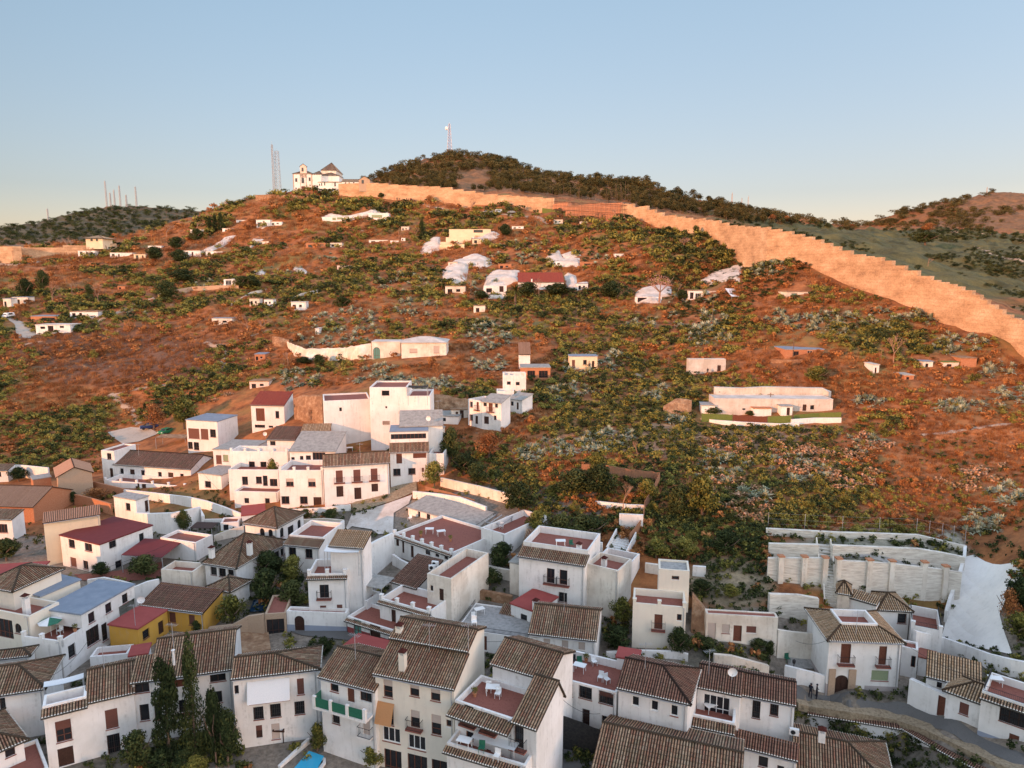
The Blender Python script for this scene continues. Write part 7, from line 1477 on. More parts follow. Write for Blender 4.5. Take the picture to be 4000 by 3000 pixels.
def merged(name, protoV, protoQ, P, sx, sz, rz, tone, m, prototone=None):
    k = len(P); c, s = np.cos(rz), np.sin(rz); vx = protoV[:, 0][None]*sx[:, None]; vy = protoV[:, 1][None]*sx[:, None]; vz = protoV[:, 2][None]*sz[:, None]
    X = vx*c[:, None]-vy*s[:, None]+P[:, 0:1]; Y = vx*s[:, None]+vy*c[:, None]+P[:, 1:2]; Z = vz+P[:, 2:3]
    V_ = np.stack([X, Y, Z], -1).reshape(-1, 3); Q_ = (protoQ[None]+(np.arange(k)*len(protoV))[:, None, None]).reshape(-1, 4)
    tn = (tone[:, None]+(prototone[None] if prototone is not None else 0)+np.zeros((1, len(protoV)))).ravel()
    return link(name, np_mesh(name, V_, Q_, m, tn))
def grass_proto(n_, seed, spread=.5):
    r_ = np.random.default_rng(seed); V_ = []; Q_ = []; tn = []
    for i in range(n_):
        a = r_.uniform(0, 6.283); d_ = spread*math.sqrt(r_.random()); x, y = d_*math.cos(a), d_*math.sin(a); h_ = r_.uniform(.4, .85); w_ = r_.uniform(.010, .024); b = r_.uniform(0, 6.283); lx_, ly_ = r_.normal(0, .13, 2)
        dx, dy = math.cos(b)*w_, math.sin(b)*w_; k = len(V_); V_ += [(x-dx, y-dy, -.1), (x+dx, y+dy, -.1), (x+lx_+dx*.3, y+ly_+dy*.3, h_), (x+lx_-dx*.3, y+ly_-dy*.3, h_)]; Q_.append((k, k+1, k+2, k+3)); tn += [r_.uniform(-.15, .2)]*4
    return np.array(V_), np.array(Q_), np.array(tn)
def bush_proto(n_, seed, size=.09):
    c_, q_ = blob_list(7, seed, .15, .6, .36, .16, .3); return leaf_cloud(c_, q_, n_, size, seed, .9, .3)
near = lambda lo, hi: (lambda P, px, py, r_: (P[:, 1] > lo) & (P[:, 1] < hi))
BOX = (-1000, 700, 4800, 2400)
# dry grass
P, px, py, r_ = scatter(70000, BOX, 5, near(90, 470)); gz = greenness(P, px, py); k = (gz+r_.normal(0, .16, len(P)) < .22) & front(P, px); P = P[k]; dep = P[:, 1]
gV, gQ, gT = grass_proto(44, 3); n_ = len(P); sc_ = dep/150*r_.uniform(.55, 1.25, n_)
tg = tag(merged('dry_grass', gV, gQ, P, sc_*1.5, sc_*r_.uniform(.45, .95, n_), r_.uniform(0, 6.28, n_), r_.uniform(-.25, .25, n_)+.15*fbm(P[:, 0], P[:, 1], 18, 3, 9)*2, 'leaf_rust', gT), 'rusty dry grass covering the hillside', 'grass', None, 'stuff')
# low scrub
for lf, nm, lo, hi, N_, seed, lab in (('leaf_olive', 'scrub', .10, 9, 39000, 51, 'olive green low scrub covering parts of the slope'), ('leaf_dark', 'undergrowth', .24, 9, 35000, 52, 'dark green undergrowth in the hollows of the slope'), ('leaf_rust', 'dead_scrub', -.12, .16, 11000, 53, 'russet dead scrub spread over the slope')):
    P, px, py, r_ = scatter(N_, BOX, seed, near(88, 470)); gz = greenness(P, px, py)+r_.normal(0, .06, len(P)); k = (gz > lo) & (gz < hi) & front(P, px); P = P[k]; n_ = len(P)
    bV, bQ, bT = bush_proto(64, seed, .115); sc_ = P[:, 1]/140*r_.uniform(.5, 1.6, n_)
    tag(merged(nm, bV, bQ, P, sc_*1.25, sc_*.95, r_.uniform(0, 6.28, n_), r_.uniform(-.25, .3, n_), lf, bT), lab, 'scrub', None, 'stuff')
# larger single shrubs
# hollows, gardens and banks between the houses
GREEN = [[(2080,1900),(2250,1780),(2590,1850),(2560,1960),(2470,2110),(2300,2130),(2060,2060)],[(2470,2050),(2560,1880),(3010,1900),(3010,2080),(2990,2330),(2880,2330),(2720,2190),(2500,2190)],[(2700,2490),(3060,2520),(3050,2590),(2700,2560)],[(520,2870),(960,2860),(980,3010),(520,3010)],[(970,2180),(1230,2200),(1240,2330),(1010,2440)],[(3930,2170),(4100,2150),(4100,2520),(3960,2450)],[(2370,2430),(2480,2430),(2480,2545),(2370,2540)],[(1190,1985),(1370,1980),(1340,2040),(1190,2040)],[(1860,1780),(2090,1790),(2100,1960),(1990,1990),(1900,1900)],[(1890,2140),(2040,2120),(2050,2230),(1930,2240)],[(-50,1640),(420,1700),(400,1840),(-50,1830)],[(3010,2560),(3060,2480),(3030,2600)],[(330,1930),(450,1930),(470,2010),(350,2000)],[(3140,2090),(3760,2125),(3750,2160),(3140,2110)]]
for lf, nm, N_, seed, lab, th in (('leaf_dark', 'undergrowth', 9000, 71, 'dark green undergrowth filling the gardens between the houses', .0), ('leaf_olive', 'scrub', 7000, 72, 'olive green growth in the gardens between the houses', .3), ('leaf_rust', 'dead_scrub', 5000, 73, 'russet dead growth in the gardens between the houses', .5)):
    def kp(P, px, py, r_):
        m = np.zeros(len(px), bool)
        for pl in GREEN: m |= inpoly(px, py, pl)
        return m & (fbm(P[:, 0], P[:, 1], 5, 3, seed)+r_.normal(0, .15, len(px)) > -.1+th*.4)
    P, px, py, r_ = scatter(N_, (-60, 1600, 4100, 3010), seed, kp, clear=False); n_ = len(P)
    bV, bQ, bT = bush_proto(70, seed, .11); sc_ = r_.uniform(.5, 1.5, n_)
    tag(merged(nm, bV, bQ, P, sc_*1.1, sc_*1.0, r_.uniform(0, 6.28, n_), r_.uniform(-.25, .3, n_), lf, bT), lab, 'scrub', None, 'stuff')
STREETS = [[cc('h', *p) for p in [(-60,1100),(240,945),(530,1038),(1120,1092),(1470,1218),(2080,1505),(2500,1680),(2500,1900),(1800,1610),(1100,1315),(240,1140)]], [cc('f', *p) for p in [(255,470),(780,470),(1190,590),(1190,640),(780,580),(300,540)]], [cc('d', *p) for p in [(1700,1500),(2200,1520),(2250,1700),(2120,2350),(1500,2190)]], [cc('b', *p) for p in [(750,1290),(1390,830),(1390,960),(1190,1300),(1000,1262)]], [cc('a', *p) for p in [(930,420),(1300,390),(1370,430),(1060,520)]], [cc('a', *p) for p in [(900,1640),(1390,1560),(1390,1680),(1000,1700)]]]
for lf, nm, N_, seed, lab, th in (('leaf_dark', 'undergrowth', 9000, 171, 'dark green plants growing in the lanes and courts of the town', -.02), ('leaf_olive', 'scrub', 6000, 172, 'light green plants growing in the lanes and courts of the town', .05)):
    def kp(P, px, py, r_):
        m = (P[:, 1] < 135) & (P[:, 1] > 40)
        for pl in STREETS: m &= ~inpoly(px, py, pl)
        return m & (fbm(P[:, 0], P[:, 1], 6, 3, seed) > th)
    P, px, py, r_ = scatter(N_, (-60, 1700, 4100, 3010), seed, kp, clear=False); n_ = len(P)
    bV, bQ, bT = bush_proto(60, seed, .12); sc_ = r_.uniform(.35, 1.0, n_)
    tag(merged(nm, bV, bQ, P, sc_*1.1, sc_*1.0, r_.uniform(0, 6.28, n_), r_.uniform(-.25, .3, n_), lf, bT), lab, 'scrub', None, 'stuff')
AQ = []
ra = random.Random(91)
for _, cl in AG:
    for (cx, cy, rx, ry, n0) in cl:
        for _ in range(int(n0*1.7)):
            a, q_ = ra.uniform(0, 6.283), math.sqrt(ra.random()); AQ.append(((cx+rx*q_*math.cos(a))*vb, (cy+ry*q_*math.sin(a))*vb))
AQ = np.array(AQ); P = hits(AQ[:, 0], AQ[:, 1]); P = P[~np.isnan(P[:, 0])]; r_ = np.random.default_rng(92); n_ = len(P); am = PROTO['agave1'].data; av = np.array([tuple(v.co) for v in am.vertices]); aq = np.array([tuple(p.vertices) for p in am.polygons]); ta = np.zeros(len(av)); am.attributes['tone'].data.foreach_get('value', ta); sc_ = r_.uniform(1.1, 2.1, n_)*np.clip(P[:, 1]/150, .75, 1.35)
tag(merged('agave_thicket', av, aq, P, sc_, sc_*r_.uniform(.8, 1.1, n_), r_.uniform(0, 6.28, n_), r_.uniform(-.25, .2, n_), 'agave', ta), 'thicket of smaller grey green agaves growing among the big ones', 'agave', None, 'stuff')
# pale stones and rubble strewn over the slope
P, px, py, r_ = scatter(9000, BOX, 57, lambda P, px, py, r_: front(P, px) & (P[:, 1] > 88) & (P[:, 1] < 430) & (fbm(P[:, 0], P[:, 1], 16, 3, 31)+r_.normal(0, .12, len(px)) > .06)); n_ = len(P)
sV = np.array([(-.5,-.4,-.1),(.5,-.5,-.1),(.4,.5,-.1),(-.5,.4,-.1),(-.3,-.25,.35),(.3,-.3,.28),(.25,.3,.4),(-.3,.2,.3)]); sQ = np.array([(4,5,6,7),(0,1,5,4),(1,2,6,5),(2,3,7,6),(3,0,4,7)])
sc_ = P[:, 1]/160*r_.uniform(.2, .8, n_); tag(merged('rubble', sV, sQ, P, sc_, sc_*r_.uniform(.5, 1.2, n_), r_.uniform(0, 6.28, n_), r_.uniform(-.2, .2, n_), 'rock'), 'pale stones and rubble strewn over the slope', 'rubble', None, 'stuff')
P, px, py, r_ = scatter(900, (0, 1000, 4000, 2350), 77, lambda P, px, py, r_: front(P, px) & (P[:, 1] > 88)); gz = greenness(P, px, py); w_ = np.argsort(P[:, 1])
cnt = {0: 0, 1: 0, 2: 0}
BAND = ['low on the slope near the town', 'in the middle of the slope', 'high on the slope']
for i in w_:
    if sum(cnt.values()) >= 270: break
    if r_.random() > .5: continue
    g_ = gz[i]+r_.normal(0, .1); kd = 1 if g_ > .42 else (0 if g_ > .14 else 2); cnt[kd] += 1
    s_ = r_.uniform(1.3, 2.6)*max(.8, P[i][1]/150); bd = BAND[0 if py[i] > 1600 else (1 if py[i] > 1300 else 2)]; nm = ['olive green', 'dark green', 'rust brown'][kd]; side = 'left' if px[i] < 1500 else ('central' if px[i] < 2700 else 'right')
    put('shrub%d' % (kd if kd else (0 if i % 2 else 3)), P[i], (s_, s_, s_*r_.uniform(.7, 1.1)), '%s shrub %s, %s part' % (nm, bd, side), 'shrub', '%s shrubs %s, %s part' % (nm, bd, side))
# far hills: pines
def pine_box(n_, box, seed, keep): return scatter(n_, box, seed, keep, clear=False)
ok_ = lambda P, px, py, r_: (P[:, 1] > 480) & (P[:, 1] < 1080) & ~((np.abs(px-1850) < 60) & (np.abs(py-705) < 38)) & (fbm(P[:, 0], P[:, 1], 60, 2, 4) > -.27)
P, px, py, r_ = pine_box(4300, (1400, 590, 3350, 880), 91, ok_)
o_ = np.argsort(-1/P[:, 1]*(1+.5*r_.random(len(P)))); P = P[o_]; px = px[o_]; 
for i in range(min(290, len(P))):
    s_ = P[i][1]/640*r_.uniform(6.5, 10); put('pine%d' % (i % 3), P[i], (s_, s_, s_*.85), 'dark rounded pine on the hill behind the '+('scaffolding' if px[i] < 2500 else 'long city wall'), 'pine tree', 'pines on the hill behind the '+('scaffolding' if px[i] < 2500 else 'long city wall'))
rest = P[290:]; bV, bQ, bT = leaf_cloud(*blob_list(9, 5, .25, .75, .34, .16, .28), 260, .055, 6, .8, .3); n_ = len(rest); sc_ = rest[:, 1]/800*r_.uniform(7, 11.5, n_)
tag(merged('pine_forest', bV, bQ, rest, sc_, sc_*.8, r_.uniform(0, 6.28, n_), r_.uniform(-.3, .25, n_), 'leaf_pine', bT), 'pine forest covering the high hill behind the city wall', 'forest', None, 'stuff')
for nm, lab, box, kp, N_, sz, lf, seed in [('woodland', 'pine woods on the far right hill', (3200, 740, 4400, 980), lambda P, px, py, r_: (P[:, 1] > 850) & (fbm(P[:, 0], P[:, 1], 130, 3, 14)-.0006*(px-3700) > .0), 1500, 8, 'leaf_pine', 61),
     ('hill_scrub', 'dark scrub dotted over the far left hill', (-400, 790, 1000, 960), lambda P, px, py, r_: (P[:, 1] > 600), 1500, 6, 'leaf_dark', 62),
     ('valley_scrub', 'dark green thickets on the grassy valley side behind the wall', (2600, 860, 4400, 1330), lambda P, px, py, r_: (P[:, 1] > 215) & (P[:, 1] < 900) & (fbm(P[:, 0], P[:, 1], 70, 3, 24) > -.02), 6500, 5.0, 'leaf_dark', 63)]:
    P, px, py, r_ = pine_box(N_, box, seed, kp); n_ = len(P)
    if n_ == 0: continue
    sc_ = P[:, 1]/900*r_.uniform(.6, 1.4, n_)*sz; tag(merged(nm, bV, bQ, P, sc_*1.2, sc_*.75, r_.uniform(0, 6.28, n_), r_.uniform(-.3, .25, n_), lf, bT), lab, 'scrub', None, 'stuff')

# ================================================================== MASTS, CARS, PEOPLE, TERRACE THINGS
def lattice(name, label, c, x, yb, yt, dep, wb, wt, m, legs=4, n=9, group=None, dish=False, cat='mast', r=.10):
    bx, by = cc(c, x, yb); P = at_depth(bx, by, dep); P[2] = min(P[2], float(T(P[0], P[1])))if dep < 700 else P[2]; ty = cc(c, 0, yt)[1]; h = z_from_py(P[0], P[1], ty)-P[2]; root = empty(name, tuple(P)); lm, bm_ = MB(), MB()
    pt = lambda i, z: ((wb+(wt-wb)*min(1, max(0, z/h))**.7)/2*math.cos(math.pi/4+i*2*math.pi/legs), (wb+(wt-wb)*min(1, max(0, z/h))**.7)/2*math.sin(math.pi/4+i*2*math.pi/legs), z)
    zs = [h*(1-(1-k/n)**1.15) for k in range(n+1)]; zs[0] = -3
    for za, zb in zip(zs, zs[1:]):
        for i in range(legs):
            lm.bar(pt(i, za), pt(i, zb), r, 4); bm_.bar(pt(i, za), pt((i+1) % legs, zb), r*.6, 3); bm_.bar(pt((i+1) % legs, za), pt(i, zb), r*.6, 3); bm_.bar(pt(i, zb), pt((i+1) % legs, zb), r*.6, 3)
    lm.obj('frame', m, root); bm_.obj('bracing', 'redsheet' if dish else m, root); p = MB(); p.bar((0,0,h), (0,0,h*1.06), r*.7, 4); p.obj('aerial', m, root)
    if dish: p = MB(); p.bar((-3.2,-1,h*.86), (-2.6,-2.2,h*.86), 2.3, 14, 1.6); p.bar((-2.6,0,h*.86), (0,0,h*.86), .3, 4); p.obj('dish', 'whitepaint', root)
    tag(root, label, cat, group); return root
lattice('lattice_mast', 'tall white lattice tower with a dish on the highest hill', 'o', 1757, 612, 484, 890, 11, 3.2, 'whitepaint', dish=True, n=11, r=.14)
lattice('lattice_mast', 'dark latticed mast with a platform left of the church', 'o', 1088, 748, 590, 448, 4.6, 3.0, 'steel', n=12, r=.085)
lattice('lattice_mast', 'slim dark mast beside the latticed mast', 'o', 1071, 748, 565, 446, 1.6, 1.2, 'steel', n=16, r=.075)
for x, yb, yt, lb in [(418,802,708,'tallest mast at the left end of the far left hilltop'),(433,798,754,'short thin mast second on the far left hilltop'),(449,797,742,'third mast from the left on the far left hilltop'),(471,797,726,'tall mast in the middle of the far left hilltop'),(495,797,762,'short mast right of the middle on the far left hilltop'),(534,798,730,'mast standing alone at the right end of the far left hilltop'),(190,868,816,'pylon on the shoulder of the far left hill')]:
    lattice('radio_mast', lb, 'o', x, yb+8, yt, 1185, 3.2, 2.0, 'steel', n=9, r=.3, legs=3)
for x, yb, yt, dep, lb in [(2857,838,756,1000,'distant thin pylon above the pine ridge'),(2895,845,775,1400,'faint pylon beyond the pine ridge'),(2920,850,768,1400,'rightmost of the pylons beyond the pine ridge'),(3852,778,732,1480,'pylon on top of the far right hill')]:
    lattice('pylon', lb, 'o', x, yb, yt, dep, 4, 1.2, 'steel', n=6, r=.4, legs=3)
def pole(label, c, x, yb, yt, m='bark', r=.1, name='utility_pole', lamp=False):
    P = hit(*cc(c, x, yb)); 
    if P is None: return
    h = z_from_py(P[0], P[1], cc(c, 0, yt)[1])-P[2]; root = empty(name, tuple(P)); p = MB(); p.bar((0,0,-.5), (0,0,h), r, 6, r*.7); p.obj('pole', m, root)
    p = MB()
    if lamp: p.lathe((.0,0,h), [(.05,0),(.16,.1),(.2,.4),(.05,.55)], 6); p.obj('lantern', 'iron', root)
    else: p.box(-.7,.7,-.05,.05,h-.5,h-.38); p.obj('crossarm', m, root)
    tag(root, label, 'lamp' if lamp else 'pole')
for a_ in [('wooden pole on the left slope below the rampart','l',968,670,540),('pole on the far left road','l',100,800,700),('white pole on the left ridge','l',1204,520,415),('brown pole on the left ridge','l',1278,500,428),('pale pole behind the city wall at the right','t',1630,505,403),('pole behind the wall on the far track','t',1020,470,435),('leaning pole beside the cave front','s',500,1010,930),('pole beside the wooden cabin','t',190,1450,1300),('slim pole below the lattice window house','v',1730,1470,1270),('pole in front of the long cave dwelling','s',1440,1400,1265),('pole below the hermitage slope','u',845,760,710),('thin pole on the slope below the church','u',985,820,770),('pole beside the parked cars','a',1375,440,370)]: pole(*a_)
pole('black street lantern on a post beside the corner house patio', 'h', 215, 900, 760, 'iron', .06, 'street_lamp', True)
def car(label, c, x, yb, L, m, van=False, rz=0.0):
    P = hit(*cc(c, x, yb)); root = empty('parked_van' if van else 'parked_car', (P[0], P[1], P[2]+.02), rz); W_, H_ = 1.75, (2.0 if van else 1.45); s = L/4.2
    prof = ([(-2.1,.35),(2.1,.35),(2.12,.9),(1.7,1.15),(1.2,1.9),(-2.0,1.95),(-2.1,.9)] if van else [(-2.1,.35),(2.1,.35),(2.12,.75),(1.9,.88),(1.15,.95),(.55,1.42),(-1.0,1.45),(-1.75,1.0),(-2.1,.9)])
    p = MB(); pr = [(a*s, b) for a, b in prof]; w = W_/2; ins = lambda b: w-(.14 if b > 1.2 else 0)
    A_ = [(a, -ins(b), b) for a, b in pr]; B_ = [(a, ins(b), b) for a, b in pr]; p.poly(A_); p.poly(B_[::-1])
    for i in range(len(pr)): j = (i+1) % len(pr); p.poly([A_[j], A_[i], B_[i], B_[j]])
    p.obj('body', m, root); p = MB()
    z0, z1 = (1.2, 1.75) if van else (1.0, 1.36)
    for sg in (-1, 1):
        y0, y1 = sg*(w-.02), sg*(w-.10); p.poly([(-1.3*s, y0, z0), (1.0*s, y0, z0), (.6*s, y1+sg*.02, z1), (-1.05*s, y1+sg*.02, z1)])
    xf = (1.68, 1.24) if van else (1.16, .60); p.poly([(xf[0]*s+.02, -w+.2, z0), (xf[0]*s+.02, w-.2, z0), (xf[1]*s+.04, w-.28, z1), (xf[1]*s+.04, -w+.28, z1)]); p.obj('window_glass', 'glass', root)
    for a in (-1.3, 1.35):
        for sg in (-1, 1): p = MB(); p.bar((a*s, sg*(w-.12), .32), (a*s, sg*(w+.02), .32), .32, 14); p.obj('wheel', 'rubber', root)
    for sg in (-1, 1): p = MB(); p.box(2.1*s, 2.1*s+.06, sg*.62-.16, sg*.62+.16, .62, .78); p.obj('headlight', 'whitepaint', root)
    tag(root, label, 'van' if van else 'car')
car('dark blue car parked on the dirt yard behind the terraced houses', 'a', 1290, 388, 4.2, 'carblue', rz=R(-150))
car('green car parked beside the dirt yard', 'a', 1435, 430, 3.8, 'cargreen', rz=R(-110))
car('white van driving on the dirt road at the far left', 'l', 62, 1182, 4.4, 'carwhite', True, R(-95))
for i, (x, m_, v_, lb) in enumerate([(1995,'cargrey',False,'grey car first in the row by the city wall'),(2050,'cargrey',False,'silver car second in the row by the city wall'),(2090,'carwhite',True,'white van in the row by the city wall'),(2205,'cargrey',False,'pale car at the right end of the row by the city wall')]):
    car(lb, 'u', x, 845+(x-1995)*.02, 4.3, m_, v_, R(-160))
# a standing person: one skinned body
def person_mesh(pose=0, coat='cloth_dark'):
    bm_v = [(0,0,.95),(0,.01,1.15),(0,.0,1.4),(0,0,1.5),(0,-.02,1.62),(-.1,0,.9),(-.11,-.03,.5),(-.11,.02,.08),(-.11,-.12,.03),(.1,0,.9),(.11,.03 if pose else -.02,.5),(.12,.1 if pose else .02,.08),(.12,-.02,.03),(-.19,0,1.4),(-.25,-.02,1.12),(-.24,-.12,.88),(.19,0,1.4),(.25,-.04,1.12),(.2,-.22 if pose else -.1,.98 if pose else .88)]
    ed = [(0,1),(1,2),(2,3),(3,4),(0,5),(5,6),(6,7),(7,8),(0,9),(9,10),(10,11),(11,12),(2,13),(13,14),(14,15),(2,16),(16,17),(17,18)]
    rad = [.15,.13,.16,.06,.105,.1,.07,.05,.045,.1,.07,.05,.045,.065,.05,.035,.065,.05,.035]
    me = bpy.data.meshes.new('body'); me.from_pydata(bm_v, ed, []); o = bpy.data.objects.new('body', me); COL.objects.link(o)
    sk = o.modifiers.new('s', 'SKIN'); o.modifiers.new('d', 'SUBSURF').levels = 1
    for v_, r_ in zip(me.skin_vertices[0].data, rad): v_.radius = (r_, r_*.8)
    me.skin_vertices[0].data[0].use_root = True
    dg = bpy.context.evaluated_depsgraph_get(); m2 = bpy.data.meshes.new_from_object(o.evaluated_get(dg)); bpy.data.objects.remove(o); m2.materials.clear(); m2.materials.append(M[coat]); m2.materials.append(M['skin'])
    for p in m2.polygons: p.material_index = 1 if p.center.z > 1.5 else 0; p.use_smooth = True
    m2.name = 'person'; return m2
PM = {(k, c_): person_mesh(k, c_) for k in (0, 1) for c_ in ('cloth_dark', 'cloth_red')}
def person(label, c, x, yb, k=0, coat='cloth_dark', rz=0, group=None, s=1.0, z=None):
    P = hit(*cc(c, x, yb)) if z is None else at_z(*cc(c, x, yb), z)
    if P is None: return
    o = link('person', PM[(k, coat)], None, tuple(P), rz, s); hm_ = MB(); hm_.lathe((0,-.0,1.58), [(.10,0),(.115,.06),(.09,.13),(.03,.165)], 8); hm_.obj('hair', 'cloth_dark', o); tag(o, label, 'person', group)
person('person in a dark coat walking along the cobbled street', 'h', 365, 1058, 1, rz=2.2); person('person in dark clothes holding up a camera in the street', 'h', 418, 1065, 1, rz=1.2)
person('person standing in front of the yellow hut', 'q', 1940, 1500, 0); person('man standing outside the cave front', 's', 862, 1100, 0); person('person in red at the doorway of the left white mound', 'q', 955, 690, 0, 'cloth_red'); person('person standing left of the lattice window house', 's', 628, 438, 1)
r3 = random.Random(4)
for i in range(34):
    x = r3.uniform(1110, 1440); person('visitor standing on the ridge path below the city wall', 'u', x, 700+(x-1110)*.17+r3.uniform(0, 18), r3.randrange(2), 'cloth_dark' if r3.random() < .8 else 'cloth_red', r3.uniform(0, 6), 'visitors on the ridge path below the city wall')
for i in range(26):
    x = r3.uniform(130, 560); person('visitor gathered on the parapet in front of the church', 'u', x, 684+r3.uniform(-4, 6), r3.randrange(2), 'cloth_dark' if r3.random() < .8 else 'cloth_red', r3.uniform(0, 6), 'visitors on the parapet before the church')
for i in range(6): person('visitor resting on the slope below the church', 'u', r3.uniform(240, 320), r3.uniform(752, 778), 0, 'cloth_dark', r3.uniform(0, 6), 'visitors resting on the slope below the church')
person('person walking on the ridge path with nobody near', 'u', 1573, 805, 1); person('cyclist in black near the parked cars', 'u', 1890, 855, 1)
# scaffolding
P0, P1 = at_depth(2150, 850, 372), at_depth(2440, 870, 346); root = empty('scaffolding', tuple(P0)); v_ = P1-P0; L = np.linalg.norm(v_[:2]); ux, uy = v_[0]/L, v_[1]/L; up_, led, dk = MB(), MB(), MB(); k = int(L/2.6); r4 = random.Random(8)
for i in range(k+1):
    for off in (-3.2, -1.6, 2.6):
        x, y = ux*L*i/k-uy*off*-1, uy*L*i/k+ux*off; hh = 9+r4.uniform(-1.5, 5)+2*math.sin(i*.5); up_.bar((x, y, -3), (x, y, hh), .07, 4)
for j in range(5):
    for off in (-3.2, -1.6, 2.6): led.bar((-uy*-off, ux*off, j*2.0), (ux*L+uy*off, uy*L+ux*off, j*2.0+v_[2]), .055, 4)
    if j in (2, 4): a = [(-uy*-o_, ux*o_, j*2.) for o_ in (-3.2, -1.6)]; b = [(ux*L+uy*o_, uy*L+ux*o_, j*2.+v_[2]) for o_ in (-3.2, -1.6)]; dk.poly([a[0], b[0], b[1], a[1]])
up_.obj('uprights', 'bark', root); led.obj('ledgers', 'bark', root); dk.obj('deck', 'wood', root); tag(root, 'scaffolding of many poles around the broken stretch of the city wall', 'scaffolding')

# ---- things on terraces
def on_floor(c, x, y, key=None):
    """point on the terrace floor under a pixel: the highest built floor the ray meets"""
    dg = bpy.context.evaluated_depsgraph_get(); r_ = Vector(ray(*cc(c, x, y))).normalized(); ok, loc, nr, idx, ob, mt = scene.ray_cast(dg, Vector((0,0,0)), r_)
    return loc if ok and nr.z > .6 else None
def mk_chair(m='whitepaint'):
    r_ = empty('garden_chair', (0,-40,-300)); p = MB(); p.box(-.25,.25,-.25,.25,.42,.46); p.obj('seat', m, r_); p = MB(); p.box(-.25,.25,.22,.26,.463,.9); p.obj('backrest', m, r_)
    for sx in (-.22,.22):
        for sy in (-.22,.22): p = MB(); p.bar((sx,sy,0), (sx,sy,.419), .025, 4); p.obj('leg', m, r_)
    return r_
def mk_table(m='whitepaint'):
    r_ = empty('garden_table', (0,-40,-300)); p = MB(); p.box(-.6,.6,-.4,.4,.70,.74); p.obj('tabletop', m, r_)
    for sx in (-.5,.5):
        for sy in (-.32,.32): p = MB(); p.bar((sx,sy,0), (sx,sy,.699), .03, 4); p.obj('leg', m, r_)
    return r_
def mk_dish():
    r_ = empty('satellite_dish', (0,-40,-300)); p = MB(); n_ = 14
    for (ra, ya), (rb_, yb_) in zip([(0,0),(.2,-.03),(.35,-.09)], [(.2,-.03),(.35,-.09),(.45,-.17)]):
        for k in range(n_):
            a, b = 2*math.pi*k/n_, 2*math.pi*(k+1)/n_; p.poly([(ra*math.cos(a),ya,.9+ra*math.sin(a)), (rb_*math.cos(a),yb_,.9+rb_*math.sin(a)), (rb_*math.cos(b),yb_,.9+rb_*math.sin(b)), (ra*math.cos(b),ya,.9+ra*math.sin(b))])
    p.obj('reflector', 'whitepaint', r_); p = MB(); p.bar((0,.05,0), (0,.05,.9), .03, 5); p.obj('mount', 'steel', r_); p = MB(); p.bar((0,-.1,.5), (0,-.45,.9), .02, 4); p.obj('feed_arm', 'steel', r_); return r_
def mk_ac():
    r_ = empty('air_conditioner', (0,-40,-300)); p = MB(); p.box(-.42,.42,-.16,.16,0,.6); p.obj('casing', 'whitepaint', r_); p = MB(); p.bar((-.1,-.162,.3), (-.1,-.18,.3), .22, 14); p.obj('fan_grille', 'iron', r_); return r_
def mk_antenna():
    r_ = empty('aerial', (0,-40,-300)); p = MB(); p.bar((0,0,-.3), (0,0,2.6), .025, 4); p.obj('pole', 'steel', r_); p = MB(); p.bar((-.6,0,2.4), (.6,0,2.4), .015, 3)
    for i in range(7): x = -.55+i*.18; p.bar((x,-.3,2.4), (x,.3,2.4), .012, 3)
    p.obj('elements', 'steel', r_); return r_
def mk_pot():
    r_ = empty('potted_plant', (0,-40,-300)); p = MB(); p.lathe((0,0,0), [(.14,0),(.2,.32),(.22,.36)], 10); p.obj('pot', 'brick', r_); V_, Q_, tn = leaf_cloud([(0,0,.6),(.12,.05,.7),(-.1,0,.75)], [.25,.2,.2], 260, .045, 3); link('leaves', np_mesh('leaves', V_, Q_, 'leaf_olive', tn), r_); return r_
def mk_parasol():
    r_ = empty('parasol', (0,-40,-300)); p = MB(); p.bar((0,0,0), (0,0,2.2), .025, 6); p.obj('pole', 'whitepaint', r_)
    for j, m_ in ((0, 'whitecloth'), (1, 'greenpaint')):
        p = MB()
        for k in range(8):
            if (k//2) % 2 != j: continue
            a, b = 2*math.pi*k/8, 2*math.pi*(k+1)/8; p.poly([(0,0,2.25), (1.2*math.cos(a),1.2*math.sin(a),1.75), (1.2*math.cos(b),1.2*math.sin(b),1.75)]); p.poly([(0,0,2.23), (1.2*math.cos(b),1.2*math.sin(b),1.73), (1.2*math.cos(a),1.2*math.sin(a),1.73)])
        p.obj('canopy', m_, r_)
    return r_
PROTO.update(chair=mk_chair(), gchair=mk_chair('greenpaint'), bchair=mk_chair('iron'), table=mk_table(), dish=mk_dish(), ac=mk_ac(), aerial=mk_antenna(), pot=mk_pot(), parasol=mk_parasol())
